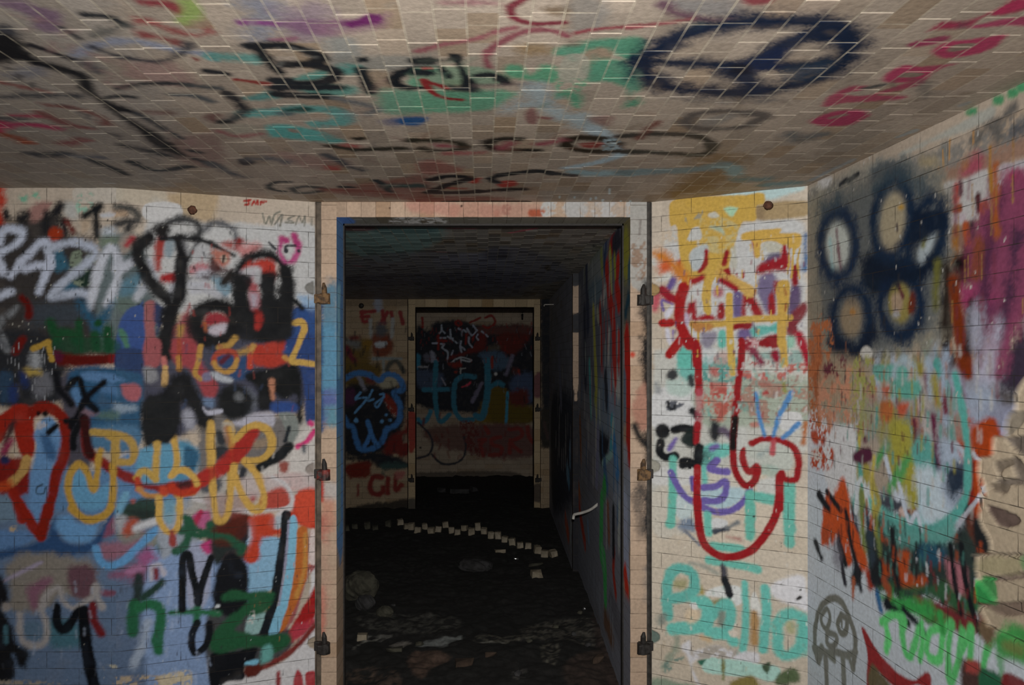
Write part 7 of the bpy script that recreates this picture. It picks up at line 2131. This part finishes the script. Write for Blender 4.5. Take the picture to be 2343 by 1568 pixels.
# ---- ceiling and floor of the near room
s = Sheet().patch('CE', (-2.2, 1.40, CEIL), (0, 1, 0), (1, 0, 0), YD + 0.02 - 1.40, 3.75, ST, (166, 154, 142), uvo=(1.40, 0.0185), ts=(0.150, 0.0662), tint=0.13)
s.patch('', (-2.2, -1.0, CEIL), (0, 1, 0), (1, 0, 0), 2.4, 3.75, 0.05, (166, 154, 142), uvo=(-1.0, 0.0185), ts=(0.150, 0.0662)).build('ceiling', [M_CEIL], **STR)
Sheet().patch('', (-2.2, -1.0, 0), (1, 0, 0), (0, 1, 0), 3.75, 4.62, 0.05, (58, 51, 44), rough=0.0).build('floor', [M_DIRT], **STR)
# ---- tiled door surround: two jambs with reveals, and the head
jl0, jr1 = -0.7145, 0.7240
s = Sheet().patch('JL', (jl0, YD, 0), (1, 0, 0), UP, OL - jl0, CEIL, ST, (186, 164, 145), th=0, tint=0.07, ts=(4, 0.0645))
s.patch('JLR', (OL, YD, 0), (0, 1, 0), UP, REV, OT, ST, (186, 164, 145), th=0, ts=(4, 0.0645))
s.patch('', (OL, YD + REV, 0), (-1, 0, 0), UP, OL - XL + 0.10, CEIL, 0.1, (74, 66, 56), th=0)
s.build('trim_1', [M_JAMB], **STR)
s = Sheet().patch('JR', (OR, YD, 0), (1, 0, 0), UP, jr1 - OR, CEIL, ST, (186, 164, 145), th=0, tint=0.07, ts=(4, 0.0645))
s.patch('JRR', (OR, YD + REV, 0), (0, -1, 0), UP, REV, OT, ST, (186, 164, 145), th=0, ts=(4, 0.0645))
s.patch('', (XR + 0.10, YD + REV, 0), (-1, 0, 0), UP, XR + 0.1 - OR, CEIL, 0.1, (74, 66, 56), th=0)
s.build('trim_2', [M_JAMB], **STR)
s = Sheet().patch('LT', (OL, YD, OT), (1, 0, 0), UP, OR - OL, CEIL - OT, ST, (186, 164, 145), th=0, uvo=(0.02, 0), swap=True, tint=0.12, ts=(4, 0.0645))
s.patch('LTU', (OL, YD, OT), (0, 1, 0), (1, 0, 0), REV, OR - OL, ST, (141, 138, 128), th=0, uvo=(0.03, 0.02), tint=0.12, ts=(4, 0.0645))
s.patch('', (OR, YD + REV, OT), (-1, 0, 0), UP, OR - OL, CEIL - OT, 0.1, (74, 66, 56), th=0)
s.build('trim_3', [M_JAMB], **STR)

def box(bm, x0, x1, y0, y1, z0, z1, bev=0.0):
    g = bmesh.ops.create_cube(bm, size=1.0)
    for v in g['verts']:
        v.co = Vector(((x0 + x1) / 2 + v.co.x * (x1 - x0), (y0 + y1) / 2 + v.co.y * (y1 - y0), (z0 + z1) / 2 + v.co.z * (z1 - z0)))
    if bev:
        es = list({e for v in g['verts'] for e in v.link_edges})
        bmesh.ops.bevel(bm, geom=es, offset=bev, segments=2, affect='EDGES', profile=0.6)

def done(name, bm, mat, parent=None, smooth=False, **props):
    me = bpy.data.meshes.new(name)
    bmesh.ops.recalc_face_normals(bm, faces=bm.faces[:])
    bm.to_mesh(me); bm.free()
    me.materials.append(mat)
    if smooth:
        me.polygons.foreach_set('use_smooth', [True] * len(me.polygons))
    return link(name, me, parent, **props)

# steel channels set between tile surround and side walls, and dark stop angle behind the reveal
bm = bmesh.new(); box(bm, XL + 0.001, jl0 - 0.001, YD + 0.008, YD + 0.10, 0, CEIL - 0.002); box(bm, XL - 0.002, XL + 0.004, YD - 0.004, YD + 0.1, 0, CEIL - 0.002)
done('trim_4', bm, M_STEELB, **STR)
bm = bmesh.new(); box(bm, jr1 + 0.001, XR - 0.001, YD + 0.008, YD + 0.10, 0, CEIL - 0.002); box(bm, XR - 0.004, XR + 0.002, YD - 0.004, YD + 0.1, 0, CEIL - 0.002)
done('trim_5', bm, M_STEEL, **STR)
bm = bmesh.new()
box(bm, OL - 0.002, OL + 0.006, YD + REV - 0.002, YD + REV + 0.03, 0, OT + 0.004)
box(bm, OR - 0.006, OR + 0.002, YD + REV - 0.002, YD + REV + 0.03, 0, OT + 0.004)
box(bm, OL, OR, YD + REV - 0.002, YD + REV + 0.03, OT - 0.009, OT + 0.004)
done('trim_6', bm, M_IRON, **STR)

# ---- corridor
yc = YD + REV + 0.03
Sheet().patch('CC', (-2.2, yc, CEIL), (0, 1, 0), (1, 0, 0), YF - yc, 3.1, 0.012, (173, 170, 164), uvo=(yc, 0.0185), ts=(0.150, 0.0662), tint=0.18).build('ceiling.001', [M_CCEIL], **STR)
YP = 6.30
ua, la = unit((CRX0, yc), (0.770, YP))
ub, lb = unit((0.724, YP), (0.760, YF))
s = Sheet().patch('CR0', (0.770, YP, 0), -ua, UP, la, CEIL, 0.012, (170, 173, 186), uvo=(0, 0.019))
s.patch('CR1', (0.760, YF, 0), -ub, UP, lb, CEIL, 0.012, (170, 173, 186), uvo=(0, 0.019)).build('wall_right.001', [M_WALL], **STR)
Sheet().patch('CRJ', (0.724, YP - 0.008, 0), (1, 0, 0), UP, 0.046, CEIL, 0.008, (186, 164, 145), ts=(4, 0.13), th=0.05).build('trim_7', [M_FJAMB], **STR)
Sheet().patch('', (-2.2, yc, 0), (0, 1, 0), UP, YF - yc, CEIL, 0.1, (106, 98, 88)).build('wall_left.002', [M_WALL], **STR)
Sheet().patch('', (XL + 0.02, yc, 0), (-1, 0, 0), UP, 1.5, CEIL, 0.1, (106, 98, 88)).build('wall_front', [M_WALL], **STR)
Sheet().patch('FL', (-2.2, YF, 0), (1, 0, 0), UP, FSX0 - 0.008 + 2.2, CEIL, 0.010, (161, 144, 121), uvo=(0.1, 0.019)).build('wall_back', [M_FAR], **STR)
Sheet().patch('FR', (FSX1 + 0.006, YF, 0), (1, 0, 0), UP, 0.18, CEIL, 0.010, (161, 144, 121), uvo=(0.1, 0.019)).build('wall_back.001', [M_FAR], **STR)
s = Sheet().patch('FJL', (FSX0, YF, 0), (1, 0, 0), UP, FLX0 - FSX0, CEIL, 0.010, (179, 161, 132), ts=(4, 0.13))
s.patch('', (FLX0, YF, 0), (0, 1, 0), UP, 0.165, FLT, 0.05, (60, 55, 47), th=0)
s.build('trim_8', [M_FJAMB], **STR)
s = Sheet().patch('FJR', (FLX1, YF, 0), (1, 0, 0), UP, FSX1 - FLX1, CEIL, 0.010, (179, 161, 132), ts=(4, 0.13))
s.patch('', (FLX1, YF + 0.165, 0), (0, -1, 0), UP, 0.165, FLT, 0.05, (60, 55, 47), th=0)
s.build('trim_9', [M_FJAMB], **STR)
s = Sheet().patch('FLT', (FLX0, YF, FLT), (1, 0, 0), UP, FLX1 - FLX0, CEIL - FLT, 0.010, (179, 161, 132), uvo=(0.02, 0), swap=True, ts=(4, 0.13), tint=0.15)
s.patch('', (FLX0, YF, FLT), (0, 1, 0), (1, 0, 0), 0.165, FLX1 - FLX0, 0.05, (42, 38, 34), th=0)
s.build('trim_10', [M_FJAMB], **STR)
# ---- room beyond
Sheet().patch('BW', (-1.5, YB, 0), (1, 0, 0), UP, 2.8, CEIL, 0.010, (171, 157, 141), uvo=(0.05, 0.019)).build('wall_back.002', [M_FAR], **STR)
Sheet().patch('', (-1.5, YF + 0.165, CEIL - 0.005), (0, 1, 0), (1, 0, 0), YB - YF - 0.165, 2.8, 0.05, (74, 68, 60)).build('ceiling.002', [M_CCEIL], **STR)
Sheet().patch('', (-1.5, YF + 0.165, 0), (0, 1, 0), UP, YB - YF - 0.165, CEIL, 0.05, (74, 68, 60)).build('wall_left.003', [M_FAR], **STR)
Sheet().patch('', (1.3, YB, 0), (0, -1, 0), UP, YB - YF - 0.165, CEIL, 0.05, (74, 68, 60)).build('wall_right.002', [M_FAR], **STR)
# ---- dirt floor of corridor and room beyond
Sheet().patch('FD', (-2.2, 3.62, 0), (1, 0, 0), (0, 1, 0), 3.6, YB - 3.60, 0.016, (35, 35, 35), rough=0.055, th=0.3, tint=0.0, stain=0.35).build('floor.001', [M_DIRT], **STR)

# ------------------------------------------------------------------ things
def tag(o, label, cat, group=None):
    o['label'] = label; o['category'] = cat
    if group:
        o['group'] = group
    return o

def empty(name, loc, label, cat, group=None, rz=0.0):
    o = bpy.data.objects.new(name, None); COL.objects.link(o)
    o.empty_display_size = 0.05; o.location = loc; o.rotation_euler = (0, 0, rz)
    return tag(o, label, cat, group)

def cyl(bm, p0, p1, r0, r1, n=14):
    p0, p1 = Vector(p0), Vector(p1)
    d = p1 - p0
    g = bmesh.ops.create_cone(bm, cap_ends=True, segments=n, radius1=r0, radius2=r1, depth=d.length)
    M = Matrix.Translation((p0 + p1) / 2) @ d.to_track_quat('Z', 'Y').to_matrix().to_4x4()
    bmesh.ops.transform(bm, matrix=M, verts=g['verts'])

def roughen(bm, amt, cell, seed):
    for v in bm.verts:
        c = np.array([v.co.x, v.co.y, v.co.z])
        n = [float(vnoise(np.array([c[a] + 7.3 * c[(a + 1) % 3]]), np.array([c[(a + 2) % 3]]), cell, seed + a)[0]) - 0.5 for a in range(3)]
        v.co += Vector(n) * amt

def floor_z(x, y):
    a, b = np.array([x + 2.2]), np.array([y - 3.62])
    return float((0.055 * ((vnoise(a, b, 0.5, 31) - 0.4) * 0.8 + (vnoise(a, b, 0.13, 32) - 0.5) * 0.5 + (vnoise(a, b, 0.045, 33) - 0.5) * 0.35))[0])

# ---- hinge pintles on the door surrounds: strap, knuckle and upright pin, each on its own Empty
def pintle_meshes(side):
    out = {}
    bm = bmesh.new()
    box(bm, min(0, -side * 0.045), max(0, -side * 0.045), -0.012, 0.004, -0.020, 0.020, 0.003)
    cyl(bm, (-side * 0.030, -0.012, 0.006), (-side * 0.030, -0.018, 0.006), 0.007, 0.006, 10)
    out['strap'] = bm
    bm = bmesh.new()
    box(bm, -0.026, 0.026, -0.048, -0.004, -0.021, 0.017, 0.006)
    cyl(bm, (side * 0.006, -0.026, -0.024), (side * 0.006, -0.026, 0.021), 0.024, 0.022, 18)
    bmesh.ops.subdivide_edges(bm, edges=bm.edges[:], cuts=1)
    roughen(bm, 0.004, 0.02, 60)
    out['knuckle'] = bm
    bm = bmesh.new()
    cyl(bm, (side * 0.004, -0.026, 0.015), (side * 0.003, -0.026, 0.048), 0.0125, 0.0115, 14)
    cyl(bm, (side * 0.003, -0.026, 0.046), (0, -0.026, 0.068), 0.0118, 0.005, 14)
    roughen(bm, 0.0025, 0.015, 66)
    out['pin'] = bm
    d = {}
    for k, b in out.items():
        me = bpy.data.meshes.new(k); bmesh.ops.recalc_face_normals(b, faces=b.faces[:]); b.to_mesh(me); b.free(); d[k] = me
    return d
PIN = {-1: pintle_meshes(-1), 1: pintle_meshes(1)}
def pintle(x, y, z, side, mats, label, group):
    e = empty('hinge_pintle', (x, y, z), label, 'hinge', group)
    for k in ('strap', 'knuckle', 'pin'):
        me = PIN[side][k].copy()
        me.materials.append(mats[k] if isinstance(mats, dict) else mats)
        link(k, me, e)
    return e
GN, GF = 'hinge pintles on the near door surround', 'hinge pintles on the far door surround'
mix_top = dict(strap=M_RUST, knuckle=M_RUST, pin=M_RUST)
mix_red = dict(strap=M_IRON, knuckle=M_REDIRON, pin=M_IRON)
pintle(-0.699, YD, 1.972, 1, mix_top, 'rusty tan hinge pintle at the top of the near doorway, blue-sprayed tile jamb', GN)
pintle(-0.699, YD, 1.200, 1, mix_red, 'black hinge pintle with red overspray halfway up the blue-streaked near jamb', GN)
pintle(-0.699, YD, 0.440, 1, M_IRON, 'black hinge pintle low on the near jamb beside the red and orange curved stripes', GN)
pintle(0.706, YD, 1.966, -1, M_IRON, 'thick black-painted hinge pintle beside the yellow lettering and the white-washed jamb', GN)
pintle(0.706, YD, 1.200, -1, dict(strap=M_IRON, knuckle=M_RUST, pin=M_RUST), 'brown rusty hinge pintle halfway up the near jamb beside the black scribbled loops', GN)
pintle(0.706, YD, 0.440, -1, M_IRON, 'black hinge pintle low on the near jamb beside the turquoise lettering', GN)
for z, w_ in ((1.950, 'top'), (1.140, 'middle'), (0.334, 'lowest')):
    pintle(-0.815, YF, z, 1, M_IRON, 'small dark hinge pintle, %s of three on the far jamb beside the blue outlined face' % w_, GF)
    pintle(0.625, YF, z, -1, M_IRON, 'small dark hinge pintle, %s of three on the far jamb nearest the corridor side wall' % w_, GF)

# ---- bolts left in the walls
def bolt(name, loc, n, r, length, mat, label, cat='bolt', seed=1):
    bm = bmesh.new()
    n = Vector(n).normalized()
    cyl(bm, -n * 0.01, n * length * 0.55, r * 0.8, r * 0.8, 18)
    cyl(bm, n * length * 0.5, n * length, r, r * 0.72, 18)
    bmesh.ops.subdivide_edges(bm, edges=bm.edges[:], cuts=1)
    roughen(bm, r * 0.28, r * 0.8, 70 + seed)
    o = done(name, bm, mat, smooth=True)
    o.location = loc
    return tag(o, label, cat)
bolt('rusty_bolt', (-1.2158, 3.2672, 2.3271), (0.358, -0.934, 0), 0.019, 0.022, M_BOLT, 'dark rusty bolt head in the stained tile above the black cursive word')
bolt('rusty_bolt', (1.1728, 3.1996, 2.332), (-0.503, -0.864, 0), 0.019, 0.038, M_BOLT, 'rust-red bolt stub sticking out above the yellow lettering and red drips')
bolt('iron_bolt', (-1.391, YF, 2.325), (0, -1, 0), 0.030, 0.03, M_IRON, 'black bolt head on the far corridor wall above the faded red letters', seed=4)
bm = bmesh.new(); cyl(bm, (0, 0.01, 0), (0, -0.06, 0), 0.016, 0.016, 12); cyl(bm, (0, -0.05, 0.012), (0, -0.05, -0.07), 0.017, 0.012, 12)
o = done('wall_bracket', bm, M_IRON, smooth=True); o.location = (0.572, YB, 2.36)
tag(o, 'small black bracket hanging near the top of the last wall, seen through the far doorway', 'bracket')
bm = bmesh.new(); cyl(bm, (0.012, 0, 0), (-0.10, -0.01, -0.003), 0.006, 0.006, 10); cyl(bm, (-0.10, -0.01, -0.003), (-0.104, -0.01, -0.022), 0.006, 0.005, 10)
o = done('wall_hook', bm, M_PIPE, smooth=True); o.location = (0.752, 8.30, 2.295)
tag(o, 'thin pale metal hook sticking out high on the corridor side wall', 'hook')

# ---- bent conduit stub
def tube(pts, r, n=12):
    P = spline(pts, False, 8)
    bm = bmesh.new(); rings = []
    for i, p in enumerate(P):
        d = Vector(P[min(i + 1, len(P) - 1)] - P[max(i - 1, 0)]).normalized()
        a = d.cross(Vector((0.2, 0.3, 1))).normalized(); b = d.cross(a)
        rings.append([bm.verts.new(Vector(p) + (a * math.cos(2 * PI * k / n) + b * math.sin(2 * PI * k / n)) * r) for k in range(n)])
    for i in range(len(rings) - 1):
        for k in range(n):
            bm.faces.new((rings[i][k], rings[i][(k + 1) % n], rings[i + 1][(k + 1) % n], rings[i + 1][k]))
    bm.faces.new(rings[0]); bm.faces.new(rings[-1])
    return bm
C0 = Vector((0.745, 5.02, 0.781))
pts = [Vector((0.745, 5.02, 0.781)), Vector((0.700, 5.06, 0.735)), Vector((0.655, 5.10, 0.707)), Vector((0.612, 5.13, 0.690)), Vector((0.600, 5.14, 0.682)), Vector((0.594, 5.14, 0.655))]
o = done('bent_conduit', tube([p - C0 for p in pts], 0.0095), M_PIPE, smooth=True); o.location = C0
tag(o, 'pale bent conduit stub poking out of the corridor side wall near the floor', 'pipe')

# ---- the curved row of tile chips on the dirt
def shard(seed, sx, sy, sz, n=22, box_like=0.0):
    rnd = random.Random(seed)
    bm = bmesh.new()
    for k in range(n):
        v = Vector((rnd.uniform(-1, 1), rnd.uniform(-1, 1), rnd.uniform(-1, 1)))
        if rnd.random() < box_like:
            v = Vector([math.copysign(1 - 0.12 * rnd.random(), c) for c in v])
        else:
            v = v.normalized() * rnd.uniform(0.75, 1)
        bm.verts.new((v.x * sx / 2, v.y * sy / 2, v.z * sz / 2))
    r = bmesh.ops.convex_hull(bm, input=bm.verts[:])
    bmesh.ops.delete(bm, geom=[g for g in r['geom_interior'] if isinstance(g, bmesh.types.BMVert)], context='VERTS')
    return bm

row = [(793, 1212), (812, 1207), (841, 1203), (859, 1206), (889, 1200), (916, 1198), (930, 1203), (942, 1210), (956, 1215), (972, 1207), (987, 1216), (1002, 1213), (1020, 1203),
       (1033, 1213), (1047, 1217), (1063, 1210), (1079, 1218), (1094, 1211), (1108, 1219), (1124, 1228), (1140, 1230), (1155, 1237), (1173, 1242), (1190, 1246), (1209, 1250), (1229, 1258), (1247, 1265), (1267, 1267)]
ORD = ['first', 'second', 'third', 'fourth', 'fifth', 'sixth', 'seventh', 'eighth', 'ninth', 'tenth', 'eleventh', 'twelfth', 'thirteenth', 'fourteenth']
def ground(px, py, zz=0.0):
    y = 1787.0 * (EYE - zz) / (py - 825.0)
    return (px - 1105.0) / 1787.0 * y, y
nrow = len(row)
for i, (px, py) in enumerate(row):
    x, y = ground(px, py, 0.02)
    bm = bmesh.new()
    rnd = random.Random(200 + i)
    h = 0.058 * rnd.uniform(0.75, 1.1); wd = 0.058 * rnd.uniform(0.9, 1.04)
    box(bm, -wd / 2, wd / 2, -0.028, 0.028, -0.012, h, 0.004)
    bmesh.ops.subdivide_edges(bm, edges=bm.edges[:], cuts=1)
    roughen(bm, 0.010, 0.03, 300 + i)
    o = done('tile_chip', bm, M_CHIP if i > 4 else M_STONE)
    o.location = (x, y, floor_z(x, y) + 0.004)
    o.rotation_euler = (rnd.uniform(-.12, .12), rnd.uniform(-.15, .15), rnd.uniform(-.35, .35))
    k = nrow - i
    if k <= 14:
        lab = 'cream tile chip in curved floor row, %s from the side wall end' % ORD[k - 1]
    else:
        lab = 'dull tile chip in curved floor row, %s from the blue jamb end' % ORD[i]
    tag(o, lab, 'tile chip', 'row of tile chips on the corridor floor')

# ---- loose rubble, each lump its own thing
def lump(name, px, py, sx, sy, sz, mat, label, cat, seed, boxy=0.0, rz=0.0, rocky=False):
    x, y = ground(px, py, 0.0)
    if rocky:
        bm = bmesh.new()
        bmesh.ops.create_icosphere(bm, subdivisions=4, radius=0.5)
        for v in bm.verts:
            c = v.co.copy()
            k = 0.0
            for cell, amp in ((0.45, 0.55), (0.18, 0.28), (0.07, 0.10)):
                k += amp * (float(vnoise(np.array([c.x + 0.7 * c.z]), np.array([c.y - 0.6 * c.z]), cell, seed)[0]) - 0.5)
            v.co = c * (1 + k)
            v.co = Vector((v.co.x * sx, v.co.y * sy, v.co.z * sz))
    else:
        bm = shard(seed, sx, sy, sz, 24, boxy)
    o = done(name, bm, mat, smooth=False)
    o.location = (x, y, floor_z(x, y) + sz * 0.33)
    o.rotation_euler = (0, 0, rz)
    return tag(o, label, cat)
lump('rubble_lump', 826, 1372, 0.25, 0.22, 0.20, M_STONE, 'pale round rubble lump on the dirt close behind the blue door jamb', 'rock', 11, rocky=True)
lump('rubble_lump', 838, 1402, 0.13, 0.12, 0.10, M_GREY, 'small grey lump on the dirt just in front of the pale round rubble lump', 'rock', 12, rocky=True)
lump('rubble_slab', 1088, 1303, 0.28, 0.20, 0.10, M_GREY, 'low grey rubble slab in the middle of the dark corridor floor', 'rock', 13, rocky=True)
lump('rubble_lump', 880, 1416, 0.10, 0.09, 0.07, M_STONE, 'olive-grey rubble lump between the pale round lump and the grey debris ridge', 'rock', 14, rocky=True)
lump('tile_fragment', 1144, 1262, 0.10, 0.05, 0.035, M_CHIP, 'tan broken tile sliver lying just in front of the curved chip row', 'tile fragment', 21, 0.4, 0.3)
lump('tile_fragment', 1228, 1328, 0.09, 0.06, 0.055, M_CHIP, 'tan tile fragment standing alone on the dirt in front of the foil scrap', 'tile fragment', 22, 0.6, 0.2)
lump('mortar_fragment', 1225, 1296, 0.13, 0.05, 0.03, M_STONE, 'flat mossy mortar fragment lying behind the lone tan tile fragment', 'rubble', 23, 0.3)
lump('foil_scrap', 1181, 1279, 0.06, 0.025, 0.025, M_FOIL, 'shiny crumpled foil scrap glinting on the dark corridor floor', 'litter', 24)
lump('foil_scrap', 1337, 1400, 0.030, 0.022, 0.024, M_FOIL, 'tiny bright foil scrap on the dirt near the corridor side wall', 'litter', 25)
lump('mortar_fragment', 1328, 1408, 0.05, 0.04, 0.03, M_STONE, 'small dull mortar fragment touching the tiny bright foil scrap', 'rubble', 26)
lump('mortar_fragment', 1272, 1434, 0.05, 0.04, 0.035, M_STONE, 'small pale mortar fragment alone on the dirt left of the corridor side wall', 'rubble', 27)
lump('mortar_fragment', 1312, 1452, 0.045, 0.04, 0.03, M_GREY, 'small grey mortar fragment on the dirt just below the tiny foil scrap', 'rubble', 28)
lump('brick_fragment', 829, 1463, 0.06, 0.04, 0.045, M_CHIP, 'pinkish tile fragment at the end of the grey debris ridge beside the blue jamb', 'tile fragment', 29, 0.4)
lump('mortar_fragment', 902, 1490, 0.10, 0.05, 0.035, M_STONE, 'long pale mortar fragment in front of the grey debris ridge', 'rubble', 30, 0.3)
lump('brick_fragment', 1064, 1524, 0.11, 0.06, 0.04, M_BROWN, 'reddish brown brick fragment near the bottom edge of the doorway floor', 'brick', 31, 0.5, 0.1)
lump('brick_fragment', 1124, 1508, 0.07, 0.05, 0.035, M_BROWN, 'small brown brick fragment behind the reddish brick fragment near the threshold', 'brick', 32, 0.4)
lump('mortar_fragment', 1184, 1552, 0.06, 0.05, 0.04, M_GREY, 'light grey mortar fragment closest to the doorway threshold', 'rubble', 33)
lump('brick_fragment', 1368, 1518, 0.07, 0.06, 0.05, M_BROWN, 'reddish brick fragment at the foot of the corridor side wall', 'brick', 34, 0.4)
lump('mortar_fragment', 1346, 1480, 0.05, 0.05, 0.04, M_GREY, 'pale grey mortar fragment behind the reddish brick at the corridor side wall', 'rubble', 35)
lump('mortar_fragment', 1212, 1474, 0.05, 0.035, 0.03, M_STONE, 'small pale mortar fragment at the far end of the grey debris ridge', 'rubble', 36)
lump('mortar_fragment', 960, 1478, 0.06, 0.04, 0.035, M_STONE, 'whitish mortar fragment lying on the middle of the grey debris ridge', 'rubble', 37)
lump('mortar_fragment', 901, 1395, 0.04, 0.03, 0.02, M_GREY, 'tiny grey mortar fragment beside the olive-grey rubble lump', 'rubble', 38)
lump('rubble_slab', 1010, 1128, 0.12, 0.10, 0.06, M_GREY, 'dark grey rubble piece just beyond the far doorway, beside its left jamb', 'rock', 41, 0.4)
lump('rubble_slab', 1052, 1128, 0.26, 0.08, 0.06, M_GREY, 'long dark grey plank-like rubble piece beyond the far doorway', 'rock', 42, 0.7)
lump('rubble_slab', 1086, 1122, 0.10, 0.08, 0.09, M_GREY, 'tilted dark grey rubble piece at the end of the plank-like piece', 'rock', 43, 0.4, 0.5)


# ------------------------------------------------------------------ light: the photographer's flash, a trace of daylight from the way in
ld = bpy.data.lights.new('camera_flash', 'SPOT')
ld.energy = 320; ld.spot_size = math.radians(118); ld.spot_blend = 1.0; ld.shadow_soft_size = 0.025; ld.color = (1.0, 0.96, 0.90)
lo = bpy.data.objects.new('camera_flash', ld); COL.objects.link(lo)
lo.location = (0.03, 0.02, EYE + 0.09)
lo.rotation_euler = (PI / 2 + math.radians(3), 0, 0)
w = bpy.data.worlds.new('World'); SC.world = w
w.use_nodes = True
bg = w.node_tree.nodes['Background']
bg.inputs[0].default_value = (0.75, 0.85, 1.0, 1); bg.inputs[1].default_value = 0.02

# ------------------------------------------------------------------ camera
cd = bpy.data.cameras.new('camera')
cd.sensor_width = 23.6; cd.lens = 18.0; cd.shift_x = 66.5 / 2343; cd.shift_y = 41 / 2343; cd.clip_start = 0.02
co = bpy.data.objects.new('camera', cd); COL.objects.link(co)
co.location = (0, 0, EYE); co.rotation_euler = (PI / 2, 0, 0)
SC.camera = co
SC.view_settings.view_transform = 'Standard'
SC.view_settings.look = 'None'
SC.view_settings.exposure = 0.0
SC.view_settings.gamma = 1.0
